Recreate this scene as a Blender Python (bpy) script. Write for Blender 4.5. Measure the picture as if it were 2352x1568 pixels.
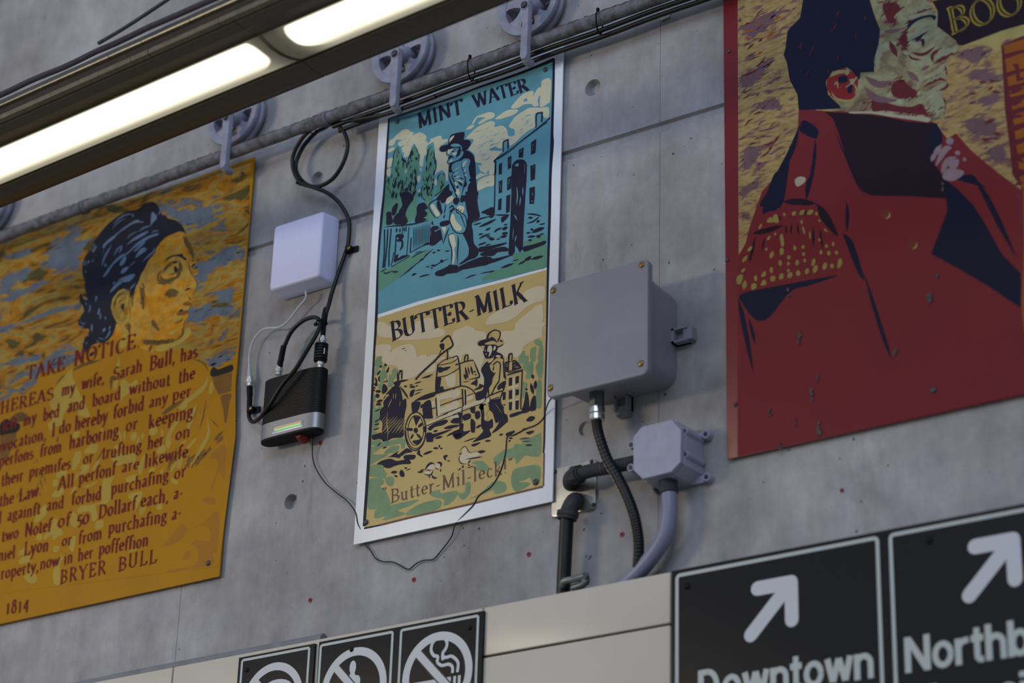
import bpy, bmesh, math, random
from mathutils import Vector, Matrix
from mathutils.geometry import tessellate_polygon
PI = math.pi
SC = bpy.context.scene
for o in list(bpy.data.objects): bpy.data.objects.remove(o)
COL = SC.collection

# ---------------------------------------------------------------- camera (wall is the plane y = 0, camera in front of it)
FPX = 5352.18
MW = Matrix(((0.80918939, -0.21589773, -0.54644368), (0.58679592, 0.3439995, 0.7330313), (0.02971656, -0.91381208, 0.40504866)))
CAM = Vector((2.8, -3.45, 1.6))
cd = bpy.data.cameras.new('camera'); cam = bpy.data.objects.new('camera', cd); COL.objects.link(cam)
cd.sensor_width = 36.0; cd.lens = FPX / 2352 * 36
R3 = Matrix([(MW[i][0], -MW[i][1], -MW[i][2]) for i in range(3)])
cam.matrix_world = Matrix.Translation(CAM) @ R3.to_4x4()
cd.dof.use_dof = True; cd.dof.focus_distance = 4.78; cd.dof.aperture_fstop = 2.3; cd.clip_end = 60
SC.camera = cam
SC.view_settings.view_transform = 'Standard'; SC.view_settings.look = 'None'
SC.view_settings.gamma = 1; SC.view_settings.use_curve_mapping = False
SC.view_settings.exposure = 0.25
# world: cool overcast daylight coming down the open stairway
W = bpy.data.worlds.new('sky'); SC.world = W; W.use_nodes = True
wn = W.node_tree.nodes; wl = W.node_tree.links; wn.clear()
wo = wn.new('ShaderNodeOutputWorld'); wb = wn.new('ShaderNodeBackground'); wb.inputs['Strength'].default_value = 0.44
wt = wn.new('ShaderNodeTexCoord'); ws = wn.new('ShaderNodeSeparateXYZ'); wr = wn.new('ShaderNodeValToRGB')
wr.color_ramp.elements[0].position = 0.40; wr.color_ramp.elements[0].color = (0.36, 0.37, 0.38, 1)
wr.color_ramp.elements[1].position = 0.62; wr.color_ramp.elements[1].color = (0.60, 0.72, 1.0, 1)
wm = wn.new('ShaderNodeMath'); wm.operation = 'MULTIPLY_ADD'; wm.inputs[1].default_value = 0.5; wm.inputs[2].default_value = 0.5
wl.new(wt.outputs['Generated'], ws.inputs[0]); wl.new(ws.outputs['Z'], wm.inputs[0]); wl.new(wm.outputs[0], wr.inputs[0])
wl.new(wr.outputs[0], wb.inputs['Color']); wl.new(wb.outputs[0], wo.inputs['Surface'])
def area(name, loc, target, sx, sy, power, col):
    l = bpy.data.lights.new(name, 'AREA'); l.shape = 'RECTANGLE'; l.size = sx; l.size_y = sy; l.energy = power; l.color = col
    o = bpy.data.objects.new(name, l); COL.objects.link(o); o.location = loc
    o.rotation_euler = (Vector(target) - Vector(loc)).to_track_quat('-Z', 'Y').to_euler(); return o
# lamps of the stairway further down, out of frame to the left; daylight from the stair opening above
area('lamp_row_light', (-3.4, -4.6, 3.7), (0.2, 0, 3.4), 1.3, 0.45, 74, (1.0, 0.86, 0.66))
area('stair_opening_daylight', (2.6, -5.4, 6.4), (0.2, 0, 3.8), 4.6, 2.8, 120, (0.66, 0.78, 1.0))

# ---------------------------------------------------------------- helpers
def P(px, py, off=0.0):
    """world point on the plane y = -off seen at photo pixel px, py"""
    r = MW @ Vector((px - 1176, py - 784, FPX)); t = (-off - CAM.y) / r.y
    return CAM + r * t
def hexc(h):
    h = h.lstrip('#'); c = [int(h[i:i+2], 16) / 255 for i in (0, 2, 4)]
    return tuple((x / 12.92 if x <= 0.04045 else ((x + 0.055) / 1.055) ** 2.4) for x in c) + (1,)
def tag(o, label=None, cat=None, group=None, kind=None):
    if label: o['label'] = label
    if cat: o['category'] = cat
    if group: o['group'] = group
    if kind: o['kind'] = kind
    return o
def empty(name, loc, label=None, cat=None, group=None, kind=None):
    o = bpy.data.objects.new(name, None); o.empty_display_size = 0.05; COL.objects.link(o); o.location = loc
    return tag(o, label, cat, group, kind)
def link(name, me, mat, parent=None, smooth=False):
    o = bpy.data.objects.new(name, me); COL.objects.link(o)
    if mat is not None: me.materials.append(mat)
    if parent is not None:
        o.parent = parent; o.matrix_parent_inverse = Matrix.Translation(-parent_loc(parent))
    if smooth:
        me.polygons.foreach_set('use_smooth', [True] * len(me.polygons))
    return o
def parent_loc(p):
    v = Vector(p.location)
    while p.parent is not None:      # parents are only ever translated
        p = p.parent
        return Vector(p.location)
    return v
def raw(name, vs, fs, mat, parent=None, smooth=False):
    me = bpy.data.meshes.new(name); me.from_pydata([tuple(v) for v in vs], [], fs); me.update()
    return link(name, me, mat, parent, smooth)
def fromb(name, bm, mat, parent=None, smooth=False, sharp=None):
    bmesh.ops.recalc_face_normals(bm, faces=bm.faces)
    me = bpy.data.meshes.new(name); bm.to_mesh(me); bm.free()
    o = link(name, me, mat, parent, smooth)
    if smooth: me.set_sharp_from_angle(angle=math.radians(sharp or 35))
    return o
def bbox(bm, a, b):
    x0, y0, z0 = a; x1, y1, z1 = b
    v = [bm.verts.new(p) for p in ((x0,y0,z0),(x1,y0,z0),(x1,y1,z0),(x0,y1,z0),(x0,y0,z1),(x1,y0,z1),(x1,y1,z1),(x0,y1,z1))]
    for f in ((0,1,2,3),(4,5,6,7),(0,1,5,4),(1,2,6,5),(2,3,7,6),(3,0,4,7)): bm.faces.new([v[i] for i in f])
def rrect(x0, x1, z0, z1, r, n=5):
    pts = []
    for cx, cz, a0 in ((x1-r, z1-r, 0), (x0+r, z1-r, 90), (x0+r, z0+r, 180), (x1-r, z0+r, 270)):
        for k in range(n+1):
            a = math.radians(a0 + 90*k/n); pts.append((cx + r*math.cos(a), cz + r*math.sin(a)))
    return pts
def loft(bm, rings, cap0=True, cap1=True, closed=True):
    """rings: lists of 3-D points of equal length"""
    vr = [[bm.verts.new(p) for p in ring] for ring in rings]
    n = len(vr[0])
    for a, b in zip(vr, vr[1:]):
        for i in range(n if closed else n-1):
            j = (i+1) % n; bm.faces.new((a[i], a[j], b[j], b[i]))
    if cap0: bm.faces.new(vr[0])
    if cap1: bm.faces.new(vr[-1])
def plate_xz(bm, x0, x1, z0, z1, yb, yf, r=0.004, bev=0.0015, n=5):
    """rounded plate between y=-yb (back) and y=-yf (front) with softened front edge"""
    def ring(ins, y): return [(x, -y, z) for x, z in rrect(x0+ins, x1-ins, z0+ins, z1-ins, max(r-ins, 0.0004), n)]
    rings = [ring(0, yb)]
    for k in range(0, 4):
        a = PI/2*k/3; rings.append(ring(bev*(1-math.cos(a)), yf - bev + bev*math.sin(a)))
    loft(bm, rings)
def spl(pts, k=6, closed=False):
    """Catmull-Rom through points (any dimension)"""
    n = len(pts); out = []
    if n < 3: return [tuple(p) for p in pts]
    rng = range(n if closed else n-1)
    for i in rng:
        p0 = pts[(i-1) % n] if closed or i > 0 else pts[0]
        p1 = pts[i]; p2 = pts[(i+1) % n]
        p3 = pts[(i+2) % n] if closed or i+2 < n else pts[-1]
        for s in range(k):
            t = s/k
            out.append(tuple(0.5*((2*b) + (-a+c)*t + (2*a-5*b+4*c-d)*t*t + (-a+3*b-3*c+d)*t*t*t) for a, b, c, d in zip(p0, p1, p2, p3)))
    if not closed: out.append(tuple(pts[-1]))
    return out
def tube(bm, pts, r, seg=12, rad=None, caps=True):
    """tube through 3-D points; r constant or list"""
    pts = [Vector(p) for p in pts]; n = len(pts)
    t0 = (pts[1]-pts[0]).normalized(); u = t0.orthogonal().normalized(); rings = []
    for i, p in enumerate(pts):
        t = (pts[min(i+1, n-1)] - pts[max(i-1, 0)]).normalized()
        u = (u - t*u.dot(t)).normalized(); v = t.cross(u)
        rr = r[i] if isinstance(r, (list, tuple)) else r
        rings.append([p + (u*math.cos(2*PI*k/seg) + v*math.sin(2*PI*k/seg))*rr for k in range(seg)])
    loft(bm, rings, caps, caps)
def cable(name, pxpts, r, mat, parent=None, seg=12, k=6):
    bm = bmesh.new(); tube(bm, spl([tuple(P(*p)) for p in pxpts], k), r, seg); return fromb(name, bm, mat, parent, True, 60)
def turned(bm, a, b, prof, seg=20):
    """lathe between points a and b; prof = [(t 0..1, radius)]"""
    a = Vector(a); b = Vector(b); d = b-a; t = d.normalized(); u = t.orthogonal().normalized(); v = t.cross(u); rings = []
    for s, r in prof:
        rings.append([a + d*s + (u*math.cos(2*PI*k/seg) + v*math.sin(2*PI*k/seg))*r for k in range(seg)])
    loft(bm, rings)
def extr_px(bm, pxs, yf, yb, closed_spline=0):
    """outline traced on the plane y=-yf and extruded straight back to y=-yb"""
    f = [P(x, y, yf) for x, y in pxs]
    b = [Vector((p.x, -yb, p.z)) for p in f]
    n = len(f); tri = tessellate_polygon([f])
    vf = [bm.verts.new(p) for p in f]; vb = [bm.verts.new(p) for p in b]
    for t in tri: bm.faces.new([vf[i] for i in t]); bm.faces.new([vb[i] for i in reversed(t)])
    for i in range(n):
        j = (i+1) % n; bm.faces.new((vf[i], vf[j], vb[j], vb[i]))

# ---------------------------------------------------------------- materials
def mat(name, col, rough=0.6, metal=0.0, spec=0.4, noise=0.0, nscale=20.0, col2=None, bump=0.0, bscale=None, emis=None, estr=0.0, stretch=(1,1,1), lo=0.35, hi=0.65, coat=0.0):
    m = bpy.data.materials.new(name); m.use_nodes = True; nt = m.node_tree; N = nt.nodes; L = nt.links
    b = N['Principled BSDF']
    c = hexc(col) if isinstance(col, str) else col
    b.inputs['Base Color'].default_value = c; b.inputs['Roughness'].default_value = rough; b.inputs['Metallic'].default_value = metal
    b.inputs['Specular IOR Level'].default_value = spec; b.inputs['Coat Weight'].default_value = coat
    if noise or bump or col2:
        tc = N.new('ShaderNodeTexCoord'); mp = N.new('ShaderNodeMapping'); mp.inputs['Scale'].default_value = stretch
        L.new(tc.outputs['Object'], mp.inputs['Vector'])
        nz = N.new('ShaderNodeTexNoise'); nz.inputs['Scale'].default_value = nscale; nz.inputs['Detail'].default_value = 6; nz.inputs['Roughness'].default_value = 0.62
        L.new(mp.outputs[0], nz.inputs['Vector'])
        rp = N.new('ShaderNodeValToRGB'); rp.color_ramp.elements[0].position = lo; rp.color_ramp.elements[1].position = hi
        if col2: c2 = hexc(col2)
        else: c2 = tuple(x*(1-noise) for x in c[:3]) + (1,)
        rp.color_ramp.elements[0].color = c2; rp.color_ramp.elements[1].color = c
        L.new(nz.outputs['Fac'], rp.inputs[0]); L.new(rp.outputs[0], b.inputs['Base Color'])
        if bump:
            n2 = nz
            if bscale:
                n2 = N.new('ShaderNodeTexNoise'); n2.inputs['Scale'].default_value = bscale; n2.inputs['Detail'].default_value = 4; L.new(mp.outputs[0], n2.inputs['Vector'])
            bp = N.new('ShaderNodeBump'); bp.inputs['Strength'].default_value = bump; bp.inputs['Distance'].default_value = 0.002
            L.new(n2.outputs['Fac'], bp.inputs['Height']); L.new(bp.outputs[0], b.inputs['Normal'])
    if emis:
        b.inputs['Emission Color'].default_value = hexc(emis) if isinstance(emis, str) else emis; b.inputs['Emission Strength'].default_value = estr
    return m

def concrete():
    m = bpy.data.materials.new('cast_concrete'); m.use_nodes = True; nt = m.node_tree; N = nt.nodes; L = nt.links; b = N['Principled BSDF']
    b.inputs['Roughness'].default_value = 0.82; b.inputs['Specular IOR Level'].default_value = 0.3
    tc = N.new('ShaderNodeTexCoord')
    def noise(scale, sc=(1,1,1), detail=6, rough=0.6, w=0):
        mp = N.new('ShaderNodeMapping'); mp.inputs['Scale'].default_value = sc; mp.inputs['Location'].default_value = (w, w*0.7, w*1.3)
        L.new(tc.outputs['Object'], mp.inputs[0]); n = N.new('ShaderNodeTexNoise'); n.inputs['Scale'].default_value = scale
        n.inputs['Detail'].default_value = detail; n.inputs['Roughness'].default_value = rough; L.new(mp.outputs[0], n.inputs['Vector']); return n
    def ramp(src, p0, c0, p1, c1):
        r = N.new('ShaderNodeValToRGB'); r.color_ramp.elements[0].position = p0; r.color_ramp.elements[1].position = p1
        r.color_ramp.elements[0].color = c0; r.color_ramp.elements[1].color = c1; L.new(src, r.inputs[0]); return r
    def mix(kind, fac, a, bb):
        x = N.new('ShaderNodeMix'); x.data_type = 'RGBA'; x.blend_type = kind
        if isinstance(fac, (int, float)): x.inputs[0].default_value = fac
        else: L.new(fac, x.inputs[0])
        L.new(a, x.inputs[6]); L.new(bb, x.inputs[7]); return x.outputs[2]
    big = ramp(noise(2.2, detail=8, rough=0.65).outputs['Fac'], 0.34, hexc('858382'), 0.66, hexc('a9a8aa'))
    streak = ramp(noise(9, (1.6, 1, 0.22), 7, 0.65, 3).outputs['Fac'], 0.30, (0.86, 0.855, 0.85, 1), 0.62, (1.04, 1.04, 1.05, 1))
    mott = ramp(noise(15, (1,1,.8), detail=8, rough=0.68, w=7).outputs['Fac'], 0.32, (0.82, 0.82, 0.85, 1), 0.64, (1.09, 1.09, 1.06, 1))
    fine = ramp(noise(420, detail=2, w=1).outputs['Fac'], 0.3, (0.93, 0.93, 0.93, 1), 0.7, (1.05, 1.05, 1.05, 1))
    c = mix('MULTIPLY', 1.0, big.outputs[0], streak.outputs[0]); c = mix('MULTIPLY', 1.0, c, mott.outputs[0]); c = mix('MULTIPLY', 1.0, c, fine.outputs[0])
    # dark rain stains and small pits
    st = ramp(noise(3.3, (1.5, 1, 0.5), 9, 0.72, 11).outputs['Fac'], 0.60, (1, 1, 1, 1), 0.74, (0.66, 0.65, 0.62, 1)); c = mix('MULTIPLY', 1.0, c, st.outputs[0])
    vo = N.new('ShaderNodeTexVoronoi'); vo.inputs['Scale'].default_value = 26; L.new(tc.outputs['Object'], vo.inputs['Vector'])
    gate = noise(60, detail=1, w=19); ad = N.new('ShaderNodeMath'); ad.operation = 'MULTIPLY_ADD'; ad.inputs[1].default_value = 0.22; L.new(gate.outputs['Fac'], ad.inputs[0]); L.new(vo.outputs['Distance'], ad.inputs[2])
    pit = ramp(ad.outputs[0], 0.145, (0.30, 0.30, 0.32, 1), 0.165, (1, 1, 1, 1)); c = mix('MULTIPLY', 1.0, c, pit.outputs[0])
    L.new(c, b.inputs['Base Color'])
    bp = N.new('ShaderNodeBump'); bp.inputs['Strength'].default_value = 0.35; bp.inputs['Distance'].default_value = 0.003
    hs = N.new('ShaderNodeMath'); hs.operation = 'MULTIPLY_ADD'; hs.inputs[1].default_value = 0.35
    L.new(noise(55, detail=6, w=7).outputs['Fac'], hs.inputs[0]); L.new(pit.outputs[0], hs.inputs[2]); L.new(hs.outputs[0], bp.inputs['Height']); L.new(bp.outputs[0], b.inputs['Normal'])
    return m
M = {}
M['concrete'] = concrete()
M['dark'] = mat('dark_joint', '#2c2a2a', 0.9)
M['tile'] = mat('cream_cladding', '#bcb5a6', 0.35, noise=0.05, nscale=8)
M['sign'] = mat('black_sign_enamel', '#12110f', 0.4, spec=0.2)
M['signwhite'] = mat('white_sign_print', '#b9bcc0', 0.5)
M['signborder'] = mat('pale_grey_sign_print', '#a9b1ae', 0.5)
M['iron'] = mat('weathered_iron', '#74737a', 0.8, 0.1, noise=0.6, nscale=45, bump=0.9, bscale=160)
M['rust'] = mat('rust', '#5b3626', 0.9, col2='#2c2522', nscale=60, bump=0.6)
M['cast'] = mat('grey_cast_metal', '#9193a3', 0.62, 0.1, noise=0.25, nscale=30, bump=0.5, bscale=150)
M['blackcable'] = mat('black_cable_jacket', '#09090b', 0.42, spec=0.35)
M['blackmatt'] = mat('black_rubber', '#070709', 0.6, spec=0.2)
M['whitecable'] = mat('white_cable_jacket', '#b9bcc4', 0.45)
M['antenna'] = mat('white_plastic', '#c6c9e6', 0.42, noise=0.03, nscale=20)
M['nickel'] = mat('nickel_plated_brass', '#c9c7c2', 0.22, 1.0)
M['alu'] = mat('brushed_aluminium', '#8d8d90', 0.36, 0.85)
M['label'] = mat('champagne_window', '#d9c79c', 0.3, 0.2)
M['led'] = mat('green_indicator', '#2fd35a', 0.4, emis='#1fe055', estr=0.5)
M['brass'] = mat('brass_screw', '#9a7a45', 0.35, 0.9, noise=0.4, nscale=200)
M['steelscrew'] = mat('dull_screw', '#4c4c50', 0.5, 0.8)
M['jbox'] = mat('grey_moulded_plastic', '#85858f', 0.42, noise=0.10, nscale=9, bump=0.06, bscale=300)
M['octo'] = mat('light_grey_plastic', '#9a9cae', 0.35, noise=0.12, nscale=25)
M['pvc'] = mat('grey_pipe_plastic', '#7b7d93', 0.4, noise=0.08, nscale=30)
M['dusty'] = mat('dusty_black_plastic', '#3a3a40', 0.75, noise=0.5, nscale=60)
M['galv'] = mat('galvanised_steel', '#7c807f', 0.45, 0.7, noise=0.35, nscale=60)
M['silver'] = mat('bare_plate_metal', '#b4b2ab', 0.38, 0.75, noise=0.25, nscale=50, bump=0.15)
M['redplug'] = mat('red_plastic', '#8a2430', 0.5)
M['redbulb'] = mat('red_rubber', '#7a1f14', 0.5)
M['housing'] = mat('olive_grey_fixture_paint', '#3a3830', 0.42, spec=0.5, noise=0.08, nscale=5)
M['rail'] = mat('dull_rail_metal', '#6f6b5c', 0.4, 0.6, noise=0.3, nscale=60)
M['conduitpaint'] = mat('grey_painted_conduit', '#77797f', 0.6, noise=0.2, nscale=30)
M['reflector'] = mat('white_reflector', '#cfcab0', 0.5)

# ---------------------------------------------------------------- the concrete wall, with recessed joint and tie holes
def boolean_cut(obj, cutters):
    bmc = bmesh.new()
    for f in cutters: f(bmc)
    bmesh.ops.recalc_face_normals(bmc, faces=bmc.faces)
    me = bpy.data.meshes.new('cut'); bmc.to_mesh(me); bmc.free(); co = bpy.data.objects.new('cut', me); COL.objects.link(co)
    md = obj.modifiers.new('b', 'BOOLEAN'); md.operation = 'DIFFERENCE'; md.object = co; md.solver = 'EXACT'
    bpy.context.view_layer.update(); dg = bpy.context.evaluated_depsgraph_get()
    nm = bpy.data.meshes.new_from_object(obj.evaluated_get(dg)); obj.modifiers.clear(); old = obj.data; obj.data = nm
    bpy.data.objects.remove(co); bpy.data.meshes.remove(me); bpy.data.meshes.remove(old)
bm = bmesh.new(); bbox(bm, (-4.5, 0, 0), (5.0, 0.35, 5.6)); wall = fromb('wall_back', bm, M['concrete']); tag(wall, kind='structure')
def cyl_cut(px, py, r, depth):
    def f(b):
        c = P(px, py); turned(b, (c.x, -0.01, c.z), (c.x+0.002, depth, c.z), [(0, r), (0.3, r), (0.7, r*0.93), (1, r*0.80)], 24)
    return f
def groove_cut(b):
    a = P(568, 580); c = P(1661, 247); x0, x1 = -4.4, 4.9
    def zat(x): return a.z + (c.z - a.z)*(x - a.x)/(c.x - a.x)
    g = 0.0155; rings = []
    for x in (x0, x1):
        z = zat(x); rings.append([(x, -0.01, z-g*1.3), (x, 0.008, z-g*0.45), (x, 0.008, z+g*0.45), (x, -0.01, z+g*1.0)])
    loft(b, rings)
def seam_cut(px, py, w=0.0007, d=0.0010, zt_=5.5):
    def f(b):
        x = P(px, py).x; bbox(b, (x-w, -0.01, 2.95), (x+w, d, zt_))
    return f
boolean_cut(wall, [seam_cut(1516, 300)])
boolean_cut(wall, [seam_cut(411, 1420, 0.0011, zt_=3.3)])
boolean_cut(wall, [groove_cut])
for c in ((1361, 201, 0.0195, 0.015), (667, 1152, 0.0175, 0.017), (728, 409, 0.0165, 0.013), (1343, 984, 0.016, 0.005)): boolean_cut(wall, [cyl_cut(*c)])
# ---------------------------------------------------------------- cladding panels and signs along the bottom
CL = 0.06
ztop = P(1300, 1359, CL).z
clad = empty('trim_1', (0.2, -0.02, ztop-0.7), kind='structure')
bm = bmesh.new(); bbox(bm, (-2.6, -CL+0.008, ztop-0.8), (3.0, 0, ztop-0.002)); fromb('backing', bm, M['dark'], clad)
def panel(x0, x1, z0, z1):
    bm = bmesh.new(); plate_xz(bm, x0, x1, z0, z1, CL-0.010, CL, 0.002, 0.0015, 2); return fromb('panel', bm, M['tile'], clad, True)
zj = P(1300, 1474.5, CL).z
xa = P(397, 1540, CL).x; xr = P(1117, 1450, CL).x; xe = P(1538, 1380, CL).x
g = 0.0022
xs_top = [xa-1.25, xa-0.62, xa, xr-0.009, xe+0.003, xe+0.62, xe+1.24, xe+1.86]
for x0, x1 in zip(xs_top, xs_top[1:]):
    gg = g
    panel(x0+g, x1-g, zj+g, ztop)
for x0, x1 in zip(xs_top, xs_top[1:]): panel(x0+g, x1-g, zj-0.40, zj-g)
for x0, x1 in zip(xs_top, xs_top[1:]): panel(x0+g, x1-g, zj-0.78, zj-0.40-g)

def stroke_poly(pts, w, taper=0.0, cap='flat'):
    """outline of a ribbon along 2-D points; w = width or list"""
    n = len(pts); L = []; Rr = []
    for i in range(n):
        x0, y0 = pts[max(i-1, 0)]; x1, y1 = pts[min(i+1, n-1)]
        dx, dy = x1-x0, y1-y0; d = math.hypot(dx, dy) or 1e-9; nx, ny = -dy/d, dx/d
        ww = w[i] if isinstance(w, (list, tuple)) else w
        if taper: t = i/(n-1); ww *= min(1, (min(t, 1-t)+0.02)/taper)
        L.append((pts[i][0]+nx*ww/2, pts[i][1]+ny*ww/2)); Rr.append((pts[i][0]-nx*ww/2, pts[i][1]-ny*ww/2))
    return L, Rr
class Ink:
    """flat print collected on the plane y = -off, traced in photo pixels"""
    def __init__(s, off): s.base = off; s.off = off; s.v = []; s.f = []; s.k = 0
    def bump(s): s.k += 1; s.off = s.base + (s.k % 10)*6e-6
    def fill(s, pts, sm=0):
        s.bump()
        if isinstance(pts, str): pts = pp(pts)
        if sm: pts = spl(pts, sm, True)
        q = [P(x, y, s.off) for x, y in pts]; b = len(s.v); s.v += q
        for t in tessellate_polygon([[Vector((p.x, p.z, 0)) for p in q]]): s.f.append(tuple(b+i for i in t))
    def line(s, pts, w, sm=5, taper=0.0, cap=False):
        s.bump()
        if isinstance(pts, str): pts = pp(pts)
        pts = [tuple(p) for p in pts]
        if sm and len(pts) > 2: pts = spl(pts, sm)
        elif len(pts) == 2 and (taper or cap or isinstance(w, list)):
            pts = [(pts[0][0]+(pts[1][0]-pts[0][0])*t/6, pts[0][1]+(pts[1][1]-pts[0][1])*t/6) for t in range(7)]
        if isinstance(w, list) and len(w) != len(pts):
            n = len(pts); w = [w[min(int(i/(n-1)*(len(w)-1)), len(w)-2)]*(1-(i/(n-1)*(len(w)-1)) % 1 if i < n-1 else 0) + w[min(int(i/(n-1)*(len(w)-1))+1, len(w)-1)]*((i/(n-1)*(len(w)-1)) % 1 if i < n-1 else 1) for i in range(n)]
        L, Rr = stroke_poly(pts, w, taper)
        b = len(s.v)
        for a, c in zip(L, Rr): s.v.append(P(a[0], a[1], s.off)); s.v.append(P(c[0], c[1], s.off))
        for i in range(len(L)-1): s.f.append((b+2*i, b+2*i+1, b+2*i+3, b+2*i+2))
        if cap:
            ww = w if not isinstance(w, list) else w[0]
            for p in (pts[0], pts[-1]): s.dot(p[0], p[1], ww/2, ww/2)
    def dot(s, x, y, rx, ry=None, rot=0, n=14):
        ry = ry or rx; c, q = math.cos(rot), math.sin(rot)
        s.fill([(x + rx*math.cos(2*PI*k/n)*c - ry*math.sin(2*PI*k/n)*q, y + rx*math.cos(2*PI*k/n)*q + ry*math.sin(2*PI*k/n)*c) for k in range(n)])
    def done(s, name, m, parent=None, thick=0, kind=None):
        me = bpy.data.meshes.new(name); me.from_pydata([tuple(v) for v in s.v], [], s.f); me.update()
        # make every face look towards the viewer side (-y)
        flip = [p.index for p in me.polygons if p.normal.y > 0]
        if flip:
            bm = bmesh.new(); bm.from_mesh(me); bm.faces.ensure_lookup_table()
            bmesh.ops.reverse_faces(bm, faces=[bm.faces[i] for i in flip]); bm.to_mesh(me); bm.free()
        o = link(name, me, m, parent)
        if name.split('_')[-1] in STUFFY: o['kind'] = 'stuff'
        return o
STUFFY = ('print', 'brushwork', 'patches', 'cloud', 'overprint', 'highlight', 'scratch', 'shading', 'bands', 'wash', 'strip', 'fleck', 'hair', 'frill', 'drops', 'linework', 'shadow', 'ink', 'face', 'sky')
def pp(s):
    return [tuple(float(c) for c in t.split(',')) for t in s.split()]

# ---- sign boards; print is traced in local sign metres (u right, v up)
class SInk(Ink):
    def fill(s, pts, sm=0):
        s.bump()
        if isinstance(pts, str): pts = pp(pts)
        if sm: pts = spl(pts, sm, True)
        b = len(s.v); s.v += [Vector((x, -s.off, z)) for x, z in pts]
        for t in tessellate_polygon([[Vector((x, z, 0)) for x, z in pts]]): s.f.append(tuple(b+i for i in t))
    def line(s, pts, w, sm=5, taper=0.0, cap=False):
        s.bump()
        pts = [tuple(p) for p in pts]
        if sm and len(pts) > 2: pts = spl(pts, sm)
        L, Rr = stroke_poly(pts, w, taper); b = len(s.v)
        for a, c in zip(L, Rr): s.v.append(Vector((a[0], -s.off, a[1]))); s.v.append(Vector((c[0], -s.off, c[1])))
        for i in range(len(L)-1): s.f.append((b+2*i, b+2*i+1, b+2*i+3, b+2*i+2))
        if cap:
            for p in (pts[0], pts[-1]): s.dot(p[0], p[1], w/2)
    def ring(s, cx, cz, r0, r1, n=48):
        b = len(s.v)
        for k in range(n):
            a = 2*PI*k/n; s.v += [Vector((cx+r0*math.cos(a), -s.off, cz+r0*math.sin(a))), Vector((cx+r1*math.cos(a), -s.off, cz+r1*math.sin(a)))]
        for k in range(n): j = (k+1) % n; s.f.append((b+2*k, b+2*k+1, b+2*j+1, b+2*j))
    def frame(s, x0, x1, z0, z1, t, r):
        o = rrect(x0, x1, z0, z1, r, 5); i = rrect(x0+t, x1-t, z0+t, z1-t, max(r-t, 0.0008), 5); b = len(s.v); n = len(o)
        s.v += [Vector((x, -s.off, z)) for x, z in o] + [Vector((x, -s.off, z)) for x, z in i]
        for k in range(n): j = (k+1) % n; s.f.append((b+k, b+j, b+n+j, b+n+k))
SO = CL + 0.006
def arrow(ink, cx, cz, s, w):
    """arrow pointing up-right, tip corner at cx, cz; s = arm length"""
    ink.line([(cx-s, cz), (cx, cz)], w, 0, cap=True); ink.line([(cx, cz), (cx, cz-s)], w, 0, cap=True)
    ink.line([(cx, cz), (cx-s*1.22, cz-s*1.22)], w, 0, cap=True)
# bold grotesque letters: strokes on a 1-unit cap height, stem .19
def arcp(cx, cy, rx, ry, a0, a1, n=10): return [(cx+rx*math.cos(math.radians(a0+(a1-a0)*k/n)), cy+ry*math.sin(math.radians(a0+(a1-a0)*k/n))) for k in range(n+1)]
T = 0.19
GR = {
 'D': (0.76, [[(0.10,0),(0.10,1)], [(0.1,0.92),(0.33,0.92)]+arcp(0.33,0.5,0.30,0.42,90,-90)+[(0.1,0.08)]]),
 'N': (0.78, [[(0.10,0),(0.10,1)], [(0.68,0),(0.68,1)], [(0.12,0.95),(0.66,0.05)]]),
 'T': (0.66, [[(0.33,0),(0.33,1)], [(0,0.91),(0.66,0.91)]]),
 'o': (0.64, [arcp(0.32,0.37,0.23,0.295,0,360,20)]),
 'w': (0.86, [[(0.07,0.73),(0.235,0.05)], [(0.235,0.05),(0.43,0.70)], [(0.43,0.70),(0.625,0.05)], [(0.625,0.05),(0.79,0.73)]]),
 'n': (0.60, [[(0.09,0),(0.09,0.73)], [(0.09,0.40)]+arcp(0.30,0.44,0.205,0.215,165,0)+[(0.505,0)]]),
 't': (0.38, [[(0.18,0.96),(0.18,0.20)]+arcp(0.30,0.20,0.12,0.13,180,260)+[(0.36,0.075)], [(0,0.67),(0.37,0.67)]]),
 'r': (0.42, [[(0.09,0),(0.09,0.73)], [(0.09,0.42)]+arcp(0.33,0.42,0.235,0.24,170,92)+[(0.40,0.665)]]),
 'h': (0.60, [[(0.09,0),(0.09,1)], [(0.09,0.40)]+arcp(0.30,0.44,0.205,0.215,165,0)+[(0.505,0)]]),
 'b': (0.64, [[(0.09,0),(0.09,1)], arcp(0.34,0.37,0.21,0.295,0,360,20)]),
 'u': (0.60, [[(0.50,0),(0.50,0.73)], [(0.095,0.73)]+arcp(0.30,0.29,0.205,0.215,180,345)+[(0.5,0.33)]]),
 'd': (0.64, [[(0.53,0),(0.53,1)], arcp(0.29,0.37,0.21,0.295,0,360,20)]),
 'a': (0.58, [arcp(0.27,0.50,0.20,0.17,165,0)+[(0.47,0.0)], arcp(0.25,0.22,0.18,0.15,20,340,14)]),
 's': (0.54, [arcp(0.27,0.52,0.18,0.15,20,200,8)+arcp(0.27,0.215,0.185,0.155,60,-160,10)]),
 'i': (0.28, [[(0.11,0),(0.11,0.73)], [(0.11,0.84),(0.11,1.0)]]),
}
def gtext(ink, txt, x, z, h, track=0.05):
    for ch in txt:
        if ch == ' ': x += 0.3*h; continue
        wd, ss = GR[ch]
        for s in ss: ink.line([(x+u*h, z+v*h) for u, v in s], T*h*(0.92 if len(s) > 4 else 1), 0)
        x += (wd+track)*h
    return x
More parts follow.
